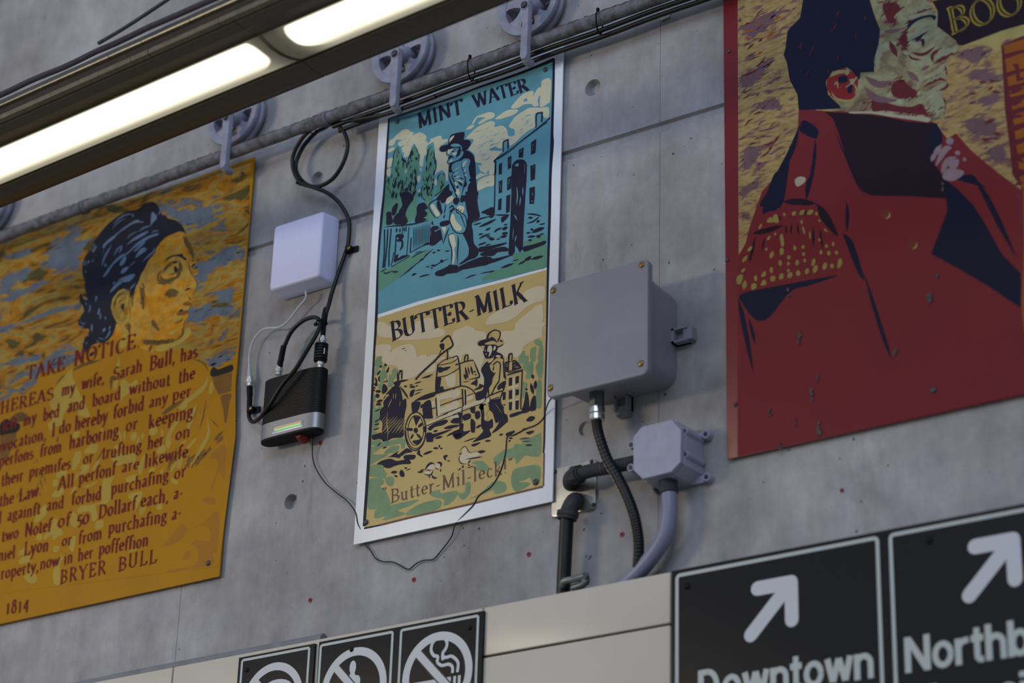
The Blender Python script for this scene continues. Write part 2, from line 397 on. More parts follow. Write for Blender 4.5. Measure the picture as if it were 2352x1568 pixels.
def screw(parent, x, y, z, r, m, name='screw', slot=True):
    """pan head with recessed cross, head facing -y at depth y"""
    bm = bmesh.new(); turned(bm, (x, y, z), (x, y-r*0.55, z), [(0, r), (0.35, r), (0.8, r*0.75), (1, r*0.3)], 14)
    o = fromb(name, bm, m, parent, True, 40)
    if slot:
        bm = bmesh.new()
        for a in (0.5, 0.5+PI/2):
            c, s = math.cos(a)*r*0.62, math.sin(a)*r*0.62; n, q = -s*0.25, c*0.25; yy = y-r*0.56-0.0001
            v = [bm.verts.new((x+i, yy, z+j)) for i, j in ((c+n, s+q), (-c+n, -s+q), (-c-n, -s-q), (c-n, s-q))]; bm.faces.new(v)
        fromb('cross_slot', bm, M['blackmatt'], o)
    return o
def board(parent, x0, x1, z0, z1, name='board'):
    bm = bmesh.new(); plate_xz(bm, x0, x1, z0, z1, CL+0.0005, SO, 0.001, 0.0008, 2); return fromb(name, bm, M['sign'], parent, True)
# direction sign (two framed fields on one board)
xl = P(1542, 1400, SO).x; zt = P(1552, 1309, SO).z
sg = empty('direction_sign', (xl+0.45, -CL, zt-0.6), 'black enamel direction sign with two white arrows, reading Downtown and Northbound', 'sign')
board(sg, xl, xl+0.98, zt-0.62, zt)
ink = SInk(SO+0.000100)
f1x0 = P(1551, 1450, SO).x; f1x1 = P(2019, 1240, SO).x; f2x0 = P(2041, 1236, SO).x; fz = P(1700, 1290, SO).z
ink.frame(f1x0, f1x1, fz-0.58, fz, 0.0068, 0.010)
ink.frame(f2x0, f2x0+(f1x1-f1x0), fz-0.58, fz, 0.0068, 0.010)
ink.done('border_line', M['signborder'], sg)
ink = SInk(SO+0.000100)
A1 = P(1817, 1337, SO); A2 = P(2326, 1239, SO)
arrow(ink, A1.x, A1.z, 0.067, 0.0265)
ink.done('arrow', M['signwhite'], sg)
ink = SInk(SO+0.000100); arrow(ink, A2.x, A2.z, 0.067, 0.0265); ink.done('arrow', M['signwhite'], sg)
ink = SInk(SO+0.000100)
D0 = P(1602, 1562, SO); D1 = P(1968, 1568, SO)
TH = 0.0607
ink2 = SInk(SO+0.000100)
N0 = P(2079, 1546, SO)
gtext(ink2, 'Northbound', N0.x, N0.z, TH, 0.045)
ink2.done('lettering', M['signborder'], sg)
gtext(ink, 'Downtown', P(1603, 1552, SO).x, P(1960, 1563, SO).z, TH, 0.045); ink.done('lettering', M['signborder'], sg)
ink = SInk(SO+0.000100); gtext(ink, 'Transit', P(2100, 1560, SO).x, N0.z-0.086, TH, 0.045); ink.done('lettering', M['signborder'], sg)
for px, py in ((1578, 1345), (2134, 1240)):
    p = P(px, py, SO); screw(sg, p.x, p.y, p.z, 0.0065, M['blackmatt'], slot=False)

# prohibition signs: one single board, one double board
pz = P(1110, 1402, SO).z
def prohib(ink, cx, cz, R, w):
    ink.ring(cx, cz, R-w, R); a = math.radians(45); r = R-w*0.5
    ink.line([(cx-r*math.cos(a), cz+r*math.sin(a)), (cx+r*math.cos(a), cz-r*math.sin(a))], w*0.92, 0)
xp = [P(547, 1530, SO).x, P(722, 1500, SO).x, P(731, 1500, SO).x, P(1110, 1440, SO).x]
s1 = empty('prohibition_sign', ((xp[0]+xp[1])/2, -CL, pz-0.1), 'small square black prohibition sign with a single crossed-out circle, left of the double one', 'sign')
board(s1, xp[0], xp[1], pz-0.235, pz-0.001)
s2 = empty('prohibition_sign', ((xp[2]+xp[3])/2, -CL, pz-0.1), 'black double prohibition sign showing a crossed-out bottle and a crossed-out cigarette', 'sign')
board(s2, xp[2], xp[3], pz-0.235, pz)
def field(parent, xA, xB, zt_, draw):
    ink = SInk(SO+0.000100); ink.frame(xA, xB, zt_-0.222, zt_, 0.0055, 0.007); ink.done('border_line', M['signborder'], parent)
    ink = SInk(SO+0.000150); cx = (xA+xB)/2; R = (xB-xA)*0.438; cz = zt_-0.022-R
    draw(ink, cx, cz, R); return ink
def bottle(ink, cx, cz, R):
    pass
fzt = P(1095, 1411, SO).z
def pict(parent, xA, xB, kind):
    ink = field(parent, xA, xB, fzt, lambda i, a, b, c: None)
    cx = (xA+xB)/2; R = (xB-xA)*0.440; cz = fzt - (0.0205 + R); w = R*0.20
    ic = SInk(SO+0.000150); pts = []
    if kind == 'smoke':
        ic.fill([(cx-R*0.70, cz-R*0.10), (cx+R*0.40, cz-R*0.10), (cx+R*0.40, cz-R*0.36), (cx-R*0.70, cz-R*0.36)])
        for a in (0.47, 0.60): ic.fill([(cx+R*a, cz-R*0.10), (cx+R*(a+.075), cz-R*0.10), (cx+R*(a+.075), cz-R*0.36), (cx+R*a, cz-R*0.36)])
        for dx in (0, 0.17):
            s = [(0.44+dx*0.8, -0.02), (0.43+dx*0.9, 0.12+dx*0.5), (0.32+dx*0.5, 0.20+dx), (0.12+dx*.7, 0.20+dx), (-0.02+dx, 0.30+dx*.6)]
            ic.line([(cx+R*a, cz+R*b) for a, b in s], R*0.075, 6)
        ic.line([(cx+R*a, cz+R*b) for a, b in ((-0.02, 0.30), (0.0, 0.42), (-0.12, 0.47), (-0.20, 0.60), (-0.17, 0.76), (-0.06, 0.85), (0.02, 0.87))], R*0.08, 6)
        ic.line([(cx+R*a, cz+R*b) for a, b in ((0.06, 0.87), (0.18, 0.82), (0.25, 0.70), (0.22, 0.58), (0.14, 0.48), (0.15, 0.32))], R*0.08, 6)
    if kind == 'bottle':
        ic.dot(cx-R*0.06, cz+R*0.52, R*0.10, R*0.17)
        ic.fill([(cx-R*0.11, cz+R*0.40), (cx+R*0.0, cz+R*0.40), (cx+R*0.03, cz+R*0.32), (cx+R*0.14, cz+R*0.30), (cx+R*0.19, cz+R*0.22), (cx+R*0.19, cz-R*0.75), (cx-R*0.34, cz-R*0.75), (cx-R*0.34, cz+R*0.22), (cx-R*0.29, cz+R*0.28), (cx-R*0.17, cz+R*0.31)])
    if kind == 'food':
        ic.fill([(cx+R*0.50*math.cos(math.radians(t))*1.15+R*0.12, cz+R*0.20+R*0.36*math.sin(math.radians(t))) for t in range(0, 361, 15)])
    ic.done('pictogram', M['signwhite'], parent)
    if kind == 'bottle':
        bk = SInk(SO+0.000200)
        for zz in (0.10, 0.02, -0.06, -0.5): bk.line([(cx-R*0.24, cz+R*zz), (cx+R*0.12, cz+R*zz)], R*0.028, 0)
        for xx in (-0.24, 0.12): bk.line([(cx+R*xx, cz+R*0.11), (cx+R*xx, cz-R*0.5)], R*0.028, 0)
        bk.done('pictogram_line', M['sign'], parent)
    bb = SInk(SO+0.000250); a = math.radians(45); rr = R-w*0.9
    bb.line([(cx-rr*math.cos(a), cz+rr*math.sin(a)), (cx+rr*math.cos(a), cz-rr*math.sin(a))], w*1.25, 0); bb.done('bar_outline', M['sign'], parent)
    pr = SInk(SO+0.000300); prohib(pr, cx, cz, R, w); pr.done('prohibition_circle', M['signwhite'], parent)
    return cx, cz, R
pict(s1, P(553, 1530, SO).x, P(712, 1500, SO).x, 'food')
pict(s2, P(731, 1500, SO).x + 0.003, P(903, 1480, SO).x, 'bottle')
pict(s2, P(918, 1470, SO).x, P(1100, 1440, SO).x, 'smoke')
for par, px, py in ((s1, 567, 1538), (s2, 808, 1491), (s2, 1079, 1441)):
    p = P(px, py, SO); screw(par, p.x, p.y, p.z, 0.0052, M['blackmatt'], slot=False)
# ---------------------------------------------------------------- fluorescent fixtures hung in front of the wall
FD = (MW @ Vector((-5500-1176, 2705-784, FPX))).normalized()          # runs away to the left
FS = Vector((-FD.y, FD.x, 0)).normalized()
if FS.y < 0: FS = -FS
FH = FD.cross(FS).normalized()
if FH.z < 0: FH = -FH
FREF = P(650, 118, 0.68)
def FX(t, s, h): return FREF + FD*t + FS*s + FH*h
def extrude_profile(bm, prof, t0, t1, closed=True):
    loft(bm, [[FX(t0, s, h) for s, h in prof], [FX(t1, s, h) for s, h in prof]], closed, closed, closed)
def lens_mat():
    m = bpy.data.materials.new('lit_ribbed_lens'); m.use_nodes = True; nt = m.node_tree; N = nt.nodes; L = nt.links; b = N['Principled BSDF']
    b.inputs['Base Color'].default_value = hexc('#6a6450'); b.inputs['Roughness'].default_value = 0.3
    uv = N.new('ShaderNodeUVMap'); sp = N.new('ShaderNodeSeparateXYZ'); L.new(uv.outputs[0], sp.inputs[0])
    def mth(op, a, bb=None, c=None, clamp=False):
        n = N.new('ShaderNodeMath'); n.operation = op; n.use_clamp = clamp
        for i, v in enumerate((a, bb, c)):
            if v is None: continue
            if isinstance(v, (int, float)): n.inputs[i].default_value = v
            else: L.new(v, n.inputs[i])
        return n.outputs[0]
    def sm(x, lo, hi):
        n = N.new('ShaderNodeMapRange'); n.interpolation_type = 'SMOOTHSTEP'; n.inputs[1].default_value = lo; n.inputs[2].default_value = hi; L.new(x, n.inputs[0]); return n.outputs[0]
    v = sp.outputs[1]; u = sp.outputs[0]        # v across the lens 0..1 (0 = room side), u = metres from the lens end
    # glow of the tube behind the lens: a rounded bar starting 3 cm inside the lens end
    e = mth('MULTIPLY', mth('POWER', mth('ABSOLUTE', mth('MULTIPLY', mth('SUBTRACT', v, 0.33), 2.4)), 3.0), 0.035)
    x = mth('SUBTRACT', u, e)
    end = sm(x, 0.024, 0.036)
    core = mth('MULTIPLY', sm(v, 0.03, 0.075), mth('SUBTRACT', 1.0, sm(v, 0.36, 0.86)))
    glow = mth('MULTIPLY', core, end)
    base = mth('MULTIPLY', mth('SUBTRACT', 1.0, sm(v, 0.90, 1.0)), mth('MULTIPLY_ADD', sm(u, 0.0, 0.09), 0.24, 0.03))
    rib = N.new('ShaderNodeTexWave'); rib.inputs['Scale'].default_value = 1.0; cb = N.new('ShaderNodeCombineXYZ'); L.new(mth('MULTIPLY', v, 17.0), cb.inputs[0]); L.new(cb.outputs[0], rib.inputs['Vector'])
    ribm = mth('MULTIPLY_ADD', rib.outputs['Fac'], 0.45, 0.75)
    tot = mth('MULTIPLY', mth('ADD', mth('MULTIPLY', glow, 1.9), base), ribm)
    b.inputs['Emission Color'].default_value = (1.0, 0.93, 0.70, 1); L.new(tot, b.inputs['Emission Strength'])
    return m
M['lens'] = lens_mat()
HOUS = [(-.127,.062), (-.127,.010), (-.1214,.0032), (-.099,0), (-.0645,.0035), (-.0645,.012), (-.058,.014), (-.058,.045), (.046,.045), (.046,.014), (.0525,.011), (.0525,.0035), (.079,-.0025), (.1005,-.0028), (.1075,-.0015), (.1075,.006), (.112,.012), (.112,.062), (.09,.075), (-.10,.075)]
def fixture(t0, t1, label, sgn):
    root = empty('light_fixture', FX((t0+t1)/2, 0, 0.075), label, 'light fixture', None)
    bm = bmesh.new(); extrude_profile(bm, HOUS, t0, t1); fromb('housing', bm, M['housing'], root)
    e = 0.0012*(1 if t1 > t0 else -1)
    # lens: shallow bowed ribbed strip with uv
    n = 28; vs = []; fs = []; uvs = []
    k = 40; ts = [t0+e*2.5 + (t1-t0-5*e)*i/k for i in range(k+1)]
    def sh(v): s = -.0635 + .115*v; return s, .0065 - .0135*math.sin(PI*v)**0.8 + (0.0006 if int(v*n*2) % 2 else 0)
    for t in ts:
        for j in range(2*n+1):
            v = j/(2*n); s, h = sh(v); vs.append(FX(t, s, h)); uvs.append((min(abs(t-t0), abs(t-t1)) - (.022 if sgn < 0 else 0), v))
    w = 2*n+1
    for i in range(k):
        for j in range(2*n): fs.append((i*w+j, i*w+j+1, (i+1)*w+j+1, (i+1)*w+j))
    o = raw('lens', vs, fs, M['lens'], root)
    ul = o.data.uv_layers.new(name='UVMap')
    for lp in o.data.loops: ul.data[lp.index].uv = uvs[lp.vertex_index]
    # end rib of the lens and bright retaining lips
    for s0 in (-.0665, .0525):
        bm = bmesh.new(); extrude_profile(bm, [(s0-.0012, .0008), (s0+.0012, .0008), (s0+.0012, .006), (s0-.0012, .006)], t0+e, t1-e); fromb('lens_lip', bm, M['rail'], root)
    bm = bmesh.new(); a = [FX(t0+e*1.6, *sh(v/20)) - FH*0.0012 for v in range(21)]
    tube(bm, a, 0.0011, 6); fromb('lens_end_rib', bm, M['rail'], root, True)
    bm = bmesh.new(); extrude_profile(bm, [(.1045, -.0022), (.1135, -.001), (.1145, .010), (.1045, .010)], t0+e, t1-e); fromb('edge_trim', bm, mat('brown_edge_trim', '#40342e', 0.6), root)
    return root
fixture(0.0006, 1.60, 'olive-grey fluorescent fixture with lit ribbed lens running out of the left edge', 1)
fixture(-0.0006, -1.60, 'olive-grey fluorescent fixture with a lit ribbed lens, above the teal poster at the top edge', -1)
# cable channel on the room side of the fixtures, with short cover pieces
ch = empty('cable_channel', FX(0.4, -.14, .03), 'dull metal cable channel with jointed covers along the upper edge of the light fixtures', 'cable channel')
def cover(t0, t1, s1, h0, h1, m, lip):
    bm = bmesh.new(); extrude_profile(bm, [(-.128, h0), (s1, h0+.001), (s1-.0012, h1-lip), (s1+.0015, h1), (-.128, h1)], t0+.0008, t1-.0008); return fromb('cover', bm, m, ch)
cuts = [-1.6, -0.55, -0.235, -0.015, 0.088, 0.24, 0.84, 1.6]
cuts = [-1.6, -0.9, 0.03, 0.225, 0.275, 0.9, 1.6]
for a, b in zip(cuts, cuts[1:]): cover(a, b, -.139, .004, .0185, M['rail'], .004)
cuts2 = [-1.6, -0.4, 0.10, 0.235, 0.33, 1.6]
for a, b in zip(cuts2, cuts2[1:]):
    o = cover(a, b, -.150, .0265, .0325, M['rail'], .002)
bm = bmesh.new(); extrude_profile(bm, [(-.1275, .0185), (-.137, .0185), (-.142, .0265), (-.1275, .0265)], -1.6, 1.6); fromb('channel_web', bm, mat('rusty_web', '#3b2f31', 0.7, noise=0.4, nscale=40), ch)
bm = bmesh.new(); random.seed(5)
pts = [FX(t*0.05, -.165 + random.uniform(-.0012, .0012), .040 + random.uniform(-.0010, .0010)) for t in range(-20, 33)]
tube(bm, spl([tuple(p) for p in pts], 3), 0.0058, 8)
cb_ = fromb('dusty_cable', bm, mat('dusty_dark_cable', '#443f4a', 0.9, noise=0.5, nscale=300), None, True, 60)
tag(cb_, 'thin dust-covered dark cable running along the top of the light fixtures', 'cable')
bm = bmesh.new(); tube(bm, spl([tuple(FX(t, -.175-(0.45-t)*0.02*(t < .45), h)) for t, h in ((.33, .046), (.25, .053), (.12, .072), (0.0, .095), (-.12, .120), (-.3, .16))], 6), 0.0036, 8)
tag(fromb('sloping_cable', bm, M['dusty'], None, True, 60), 'short thin cable climbing away from the dusty cable at the top of the picture', 'cable')
# out-of-view hangers that carry the fixture row
for t in (-1.45, 1.5):
    bm = bmesh.new(); a = FX(t, 0, 0.07); tube(bm, [a, (a.x, a.y, 5.6)], 0.006, 8)
    # kept as a part of the channel so the row reads as hung
    fromb('hanger_rod', bm, M['galv'], ch)

# ---------------------------------------------------------------- old iron pipe with spoked wheels carrying it
PO = 0.055
pa = P(153, 490, PO); pb = P(1298, 73, PO); pd = (pb-pa); L0 = pd.length; pd.normalize()
def pipe_pt(s): return pa + pd*s
pr = empty('iron_pipe', pipe_pt(0.7), 'long rusty grey iron pipe crossing the wall under the light fixtures', 'pipe')
bm = bmesh.new(); n = 150; pts = [pipe_pt(-1.3 + (L0+3.0)*i/n) for i in range(n+1)]
random.seed(3)
tube(bm, pts, [0.0138 + random.uniform(-.0006, .0006) for _ in pts], 18); fromb('pipe_run', bm, M['iron'], pr, True, 60)
def crust(s0, s1, seed):
    random.seed(seed); bm = bmesh.new(); n = max(6, int((s1-s0)/0.008)); top = []
    pts = [pipe_pt(s0 + (s1-s0)*i/n) + Vector((0, -.004, .0122)) for i in range(n+1)]
    tube(bm, pts, [random.uniform(.0022, .0048)*min(1, 0.3+min(i, n-i)*0.4) for i in range(n+1)], 7); fromb('rust_crust', bm, M['rust'], pr, True, 60)
crust(-0.9, L0+1.2, 9)
for px in (192, 748):
    s = (P(px, 486 if px < 300 else 272, PO)-pa).dot(pd); a = pipe_pt(s-.011); b = pipe_pt(s+.011)
    bm = bmesh.new(); turned(bm, a, b, [(0, .0145), (.1, .0172), (.45, .0176), (.5, .0165), (.55, .0176), (.9, .0172), (1, .0145)], 18); fromb('coupling', bm, M['iron'], pr, True, 40)
# twin black cables strapped under the pipe, from the coil to the right
def below(s, dz, dy): return pipe_pt(s) + Vector((0, dy, dz))
s0 = (P(782, 284, PO)-pa).dot(pd)
for nm, dz, dy, ss, lb in (('black_cable', -.0195, .010, s0-0.03, 'upper of the two black cables strapped under the iron pipe'), ('black_cable', -.0285, .020, s0-0.02, 'lower of the two black cables strapped under the iron pipe, against the wall')):
    bm = bmesh.new(); n = 60
    tube(bm, [below(ss + (L0+1.6-ss)*i/n, dz + 0.0012*math.sin(i*0.9), dy) for i in range(n+1)], 0.0052, 10)
    tag(fromb(nm, bm, M['blackcable'], None, True, 60), lb, 'cable', None)
# cable ties
def tie(px, py, lab):
    s = (P(px, py, PO)-pa).dot(pd); c = pipe_pt(s); t = empty('cable_tie', c + Vector((0, 0, .022)), lab, 'cable tie')
    bm = bmesh.new(); ring = []
    for k in range(25):
        a = 2*PI*k/24; rz = .0165 if math.sin(a) > 0 else .034
        ring.append(c + Vector((0.004*math.cos(a)+.005, 0, 0)) + Vector((0, -math.cos(a)*.0175 if math.sin(a) > 0 else -math.cos(a)*.0185, math.sin(a)*rz)))
    tube(bm, ring, 0.0016, 6, caps=False); fromb('strap', bm, M['blackmatt'], t, True)
    bm = bmesh.new(); q = c + Vector((.005, -.006, .019)); bbox(bm, (q.x-.003, q.y-.003, q.z-.002), (q.x+.003, q.y+.003, q.z+.005)); bmesh.ops.bevel(bm, geom=bm.edges[:], offset=.001, segments=2, affect='EDGES')
    fromb('strap_head', bm, M['blackmatt'], t, True)
tie(1078, 160, 'small black cable tie on the iron pipe, above the words of the teal poster')
tie(1372, 47, 'small black cable tie on the iron pipe, right of the last wheel hanger')

# wheel hangers: spoked disc, hub, hooked arm
_b = P(1205, 12, .08); _c = P(1212, 6, .04); AX, AZ = _b.x-_c.x, _b.z-_c.z
def wheel():
    root = empty('wheel_hanger', (0, 0, 0), 'x', 'pipe hanger', 'spoked wheel hangers holding the iron pipe')
    R = 0.0785
    def slot(a0, a1, r0, r1, n=8):
        pts = []
        for k in range(n+1): a = math.radians(a0+(a1-a0)*k/n); pts.append((r1*math.cos(a), r1*math.sin(a)))
        for k in range(n+1): a = math.radians(a1-(a1-a0)*k/n); pts.append((r0*math.cos(a), r0*math.sin(a)))
        return pts
    # disc as rim ring + web with four rounded windows (5-spoke look comes from the web bars)
    bm = bmesh.new()
    def ringp(r): return [(r*math.cos(2*PI*k/48), r*math.sin(2*PI*k/48)) for k in range(48)]
    def P3(pts, y): return [(x, y, z) for x, z in pts]
    rings = [P3(ringp(R-.0015), -.010), P3(ringp(R), -.013), P3(ringp(R), -.019), P3(ringp(R-.006), -.023), P3(ringp(R-.006), -.029), P3(ringp(R), -.033), P3(ringp(R), -.0385), P3(ringp(R-.0015), -.041), P3(ringp(R-.015), -.041), P3(ringp(R-.019), -.038), P3(ringp(R-.019), -.012), P3(ringp(R-.017), -.010)]
    loft(bm, rings + [rings[0]], False, False)
    bmesh.ops.remove_doubles(bm, verts=bm.verts, dist=1e-6)
    fromb('rim', bm, M['cast'], root, True, 40)
    for k in range(5):
        a = math.radians(18+72*k); c, s = math.cos(a), math.sin(a); bm = bmesh.new()
        prof = []
        for r, w in ((.010, .013), (.022, .0105), (.036, .0100), (.050, .014), (.063, .026)): prof.append((r, w))
        L_ = [(r*c - w*s, r*s + w*c) for r, w in prof]; Rr = [(r*c + w*s, r*s - w*c) for r, w in prof]
        out = L_ + Rr[::-1]; loft(bm, [P3(out, -.018), P3(out, -.035), [(x*.995, -.037, z*.995) for x, z in out]]); fromb('spoke', bm, M['cast'], root, True, 40)
    bm = bmesh.new(); turned(bm, (0, -.010, 0), (AX, -.068, AZ), [(0, .023), (.45, .023), (.55, .020), (.7, .0135), (1, .012)], 24); fromb('hub', bm, M['cast'], root, True, 40)
    # arm: forged strap from the hub down over the pipe
    bm = bmesh.new()
    out = [(-.011, .012), (-.006, .017), (.006, .017), (.0115, .012), (.0115, -.060), (.010, -.100), (.011, -.122), (.006, -.131), (-.004, -.131), (-.009, -.122), (-.008, -.085), (-.0085, -.060), (-.0045, -.040), (-.0115, -.026)]
    # the strap stands in front of the pipe and ends in a hooked toe under it
    out = [(x+AX, z+AZ) for x, z in out]
    loft(bm, [P3(out, -.068), P3(out, -.078), [(AX+(x-AX)*.86, -.0805, z*.992-.0004) for x, z in out]])
    fromb('arm', bm, M['cast'], root, True, 35)
    bm = bmesh.new(); tube(bm, spl([(AX, -.073, AZ-.100), (AX, -.072, AZ-.122), (AX, -.064, AZ-.129), (AX, -.052, AZ-.128)], 5), 0.0095, 12); fromb('arm_toe', bm, M['cast'], root, True, 60)
    bm = bmesh.new(); turned(bm, (AX, -.0795, AZ), (AX, -.087, AZ), [(0, .0085), (.4, .0085), (.8, .0062), (1, .004)], 16); fromb('bolt', bm, M['steelscrew'], root, True, 40)
    bm = bmesh.new(); turned(bm, (AX, -.0795, AZ), (AX, -.0815, AZ), [(0, .0115), (1, .0112)], 16); fromb('washer', bm, M['cast'], root, True, 40)
    return root
def copy_tree(o, loc, label):
    c = o.copy(); COL.objects.link(c); c.location = loc; c['label'] = label
    for ch_ in list(o.children):
        d = ch_.copy(); COL.objects.link(d); d.parent = c
    return c
wh = wheel(); wl_ = [(1205, 12, 'spoked grey wheel hanger over the top edge of the teal poster'), (907, 124, 'spoked grey wheel hanger just left of the teal poster top'), (520, 270, 'spoked grey wheel hanger above the right end of the yellow poster'), (-55, 478, 'spoked grey wheel hanger cut off by the left edge of the picture')]
for i, (x, y, lb) in enumerate(wl_):
    c = P(x, y, 0.08); loc = (c.x-AX, 0, c.z-AZ)
    if i == 0: wh.location = loc; wh['label'] = lb
    else: copy_tree(wh, loc, lb)

# ---------------------------------------------------------------- white panel antenna
an = empty('panel_antenna', P(700, 590, 0), 'square white plastic panel antenna on the wall, right of the yellow poster', 'antenna')
AO = 0.055
ax0 = (P(629,522,AO).x + P(620.7,660,AO).x)/2; ax1 = (P(741,488,AO).x + P(731,632,AO).x)/2
az1 = (P(629,521,AO).z + P(741,486,AO).z)/2; az0 = (P(731,633,AO).z + P(621,664,AO).z)/2
bm = bmesh.new(); rings = []
def rr3(x0, x1, z0, z1, r, y): return [(x, -y, z) for x, z in rrect(x0, x1, z0, z1, r, 4)]
ex = .0035
rings = [rr3(ax0-ex-.001, ax1+ex+.001, az0-ex-.001, az1+ex+.001, .008, .004), rr3(ax0-ex-.001, ax1+ex+.001, az0-ex-.001, az1+ex+.001, .008, .022), rr3(ax0-ex, ax1+ex, az0-ex, az1+ex, .008, .024), rr3(ax0-ex*.6, ax1+ex*.6, az0-ex*.6, az1+ex*.6, .008, AO-.006)]
for k in range(1, 5):
    a = PI/2*k/4; rings.append(rr3(ax0-ex*.5+.006*(1-math.cos(a)), ax1+ex*.5-.006*(1-math.cos(a)), az0-ex*.5+.006*(1-math.cos(a)), az1+ex*.5-.006*(1-math.cos(a)), .008, AO-.006+.006*math.sin(a)))
loft(bm, rings); fromb('radome', bm, M['antenna'], an, True, 50)
bm = bmesh.new(); plate_xz(bm, ax0+.006, ax1+.001, az0+.006, az1-.004, 0.0, 0.0045, .004, .001); fromb('back_plate', bm, mat('grey_back_plate', '#5a5c66', .6), an, True)
# ---------------------------------------------------------------- connectors
def conn(parent, a, b, r, name='connector'):
    """knurled N-type coupling nut between a and b"""
    bm = bmesh.new(); a = Vector(a); b = Vector(b); d = b-a; t = d.normalized(); u = t.orthogonal().normalized(); v = t.cross(u)
    sec = [(0, .62, 0), (.06, .78, 0), (.30, .80, 0), (.32, 1.0, 1), (.66, 1.0, 1), (.70, .86, 0), (.96, .86, 0), (1, .7, 0)]
    rings = []
    for s, rr, kn in sec:
        rings.append([a + d*s + (u*math.cos(2*PI*k/36) + v*math.sin(2*PI*k/36))*r*rr*(1-.06*(k % 2)*kn) for k in range(36)])
    loft(bm, rings); return fromb(name, bm, M['nickel'], parent, True, 30)
def sleeve(parent, pts, r):
    bm = bmesh.new(); q = spl([tuple(P(*p)) for p in pts], 5); n = len(q)
    tube(bm, q, [r*(0.86 if i in (0, n-1) else 1) for i in range(n)], 14); return fromb('sleeve', bm, M['blackmatt'], parent, True, 40)
# coaxial cable: coil, drop, sleeve, connector
cx = empty('coax_cable', P(745, 600, .02), 'thick black cable looped in a ring below the iron pipe, passing the white antenna', 'cable')
o1, o2 = .030, .045
path = [(1000,222,.058),(900,258,.055),(830,273,.052),(790,280,.045),(760,285,.035),(745,294,.028),(726,304,.025),(700,332,.025),(684,362,.025),(679.5,383,.025),(683,399,.026),(695,416,.028),(713,427,.031),(735,427,.033),(764,410.5,.033),(787,377,.033),(798.5,337,.034),(792,307,.036),(777,289,.040),(755,283,.046),(726,291,.047),(697,314,.043),(676,350,.038),(672,379,.035),(681,407,.035),(696,422.5,.037),(720,430,.036),(751,442.5,.030),(774,460,.022),(790,481,.014),(801,506,.010),(802.5,531,.009),(799,563.5,.009),(792,585,.010),(776,630,.014),(762,674,.022),(755,700,.030),(748,722,.035)]
cable('cable_run', path, .0046, M['blackcable'], cx, 14, 8)
sleeve(cx, [(750,708,.031),(746,724,.035),(743.5,745,.037)], .0066)
sleeve(cx, [(744,741,.037),(742.5,756,.038),(741.5,773,.038)], .0056)
conn(cx, P(741.6,771,.038), P(739,791,.038), .0088)
def ptie(parent, c, rx, rz, name='cable_tie'):
    bm = bmesh.new(); tube(bm, [c + Vector((rx*math.cos(a), -rx*.8*math.sin(a), rz*math.sin(a)*0.3)) for a in [2*PI*k/20 for k in range(21)]], .0014, 6, caps=False); return fromb(name, bm, M['blackmatt'], parent, True)
for (x, y, of, rr) in ((716, 297, .040, .010), (691, 418, .032, .009)):
    c = P(x, y, of); o = ptie(cx, c, rr, rr*2)
    bm = bmesh.new(); bbox(bm, (c.x-rr-.004, c.y-.004, c.z-.002), (c.x-rr+.003, c.y+.003, c.z+.004)); bmesh.ops.bevel(bm, geom=bm.edges[:], offset=.001, segments=2, affect='EDGES'); fromb('tie_head', bm, M['blackmatt'], cx, True)
# cable clamp with brass screw, on the drop
def clamp(px, py, of, lab, r=.0062):
    c = P(px, py, of); t = empty('cable_clamp', (c.x, 0, c.z), lab, 'cable clamp')
    bm = bmesh.new(); n = 16; inner = []
    prof = [(-.0085, 0)] + [(-.0085*math.cos(a), .0085*math.sin(a)) for a in [PI*k/10 for k in range(1, 10)]] + [(.0085, 0), (.0085, -.004), (.021, -.004), (.021, -.0085), (-.0085, -.0085)]
    # profile in (x, outwards) extruded vertically
    rings = []
    for z in (-.0065, .0065): rings.append([(c.x + x, -(max(of, .0095)) - y, c.z + z) for x, y in prof])
    loft(bm, rings); fromb('clamp_band', bm, M['blackmatt'], t, True, 30)
    screw(t, c.x+.0055, -(max(of, .0095))-.0065, c.z, .0042, M['brass'])
clamp(801, 573, .0095, 'black P-shaped cable clamp with a brass screw, right of the white antenna')
# ---------------------------------------------------------------- ribbed attenuator
at = empty('attenuator', P(736, 810, .038), 'small black finned attenuator cylinder above the right end of the amplifier', 'attenuator')
a, b = P(739,788,.038), P(735.5,831,.038)
prof = [(0, .006), (.04, .0125)]
for k in range(6): t0 = .06+k*.145; prof += [(t0, .0148), (t0+.085, .0148), (t0+.088, .0115), (t0+.142, .0115)]
prof += [(.94, .0146), (.98, .0135), (1, .006)]
bm = bmesh.new(); turned(bm, a, b, prof, 28); fromb('finned_body', bm, M['blackcable'], at, True, 30)
conn(at, P(736,826,.038), P(734.5,846,.038), .0086)
bm = bmesh.new(); q = a.lerp(b, .5) + Vector((.0137, -.0050, 0)); plate_xz(bm, q.x-.0011, q.x+.0011, q.z-.008, q.z+.006, -q.y-.001, -q.y+.0012, .0004, .0002, 1); fromb('paper_label', bm, mat('pale_label', '#b9c6c6', .6), at)
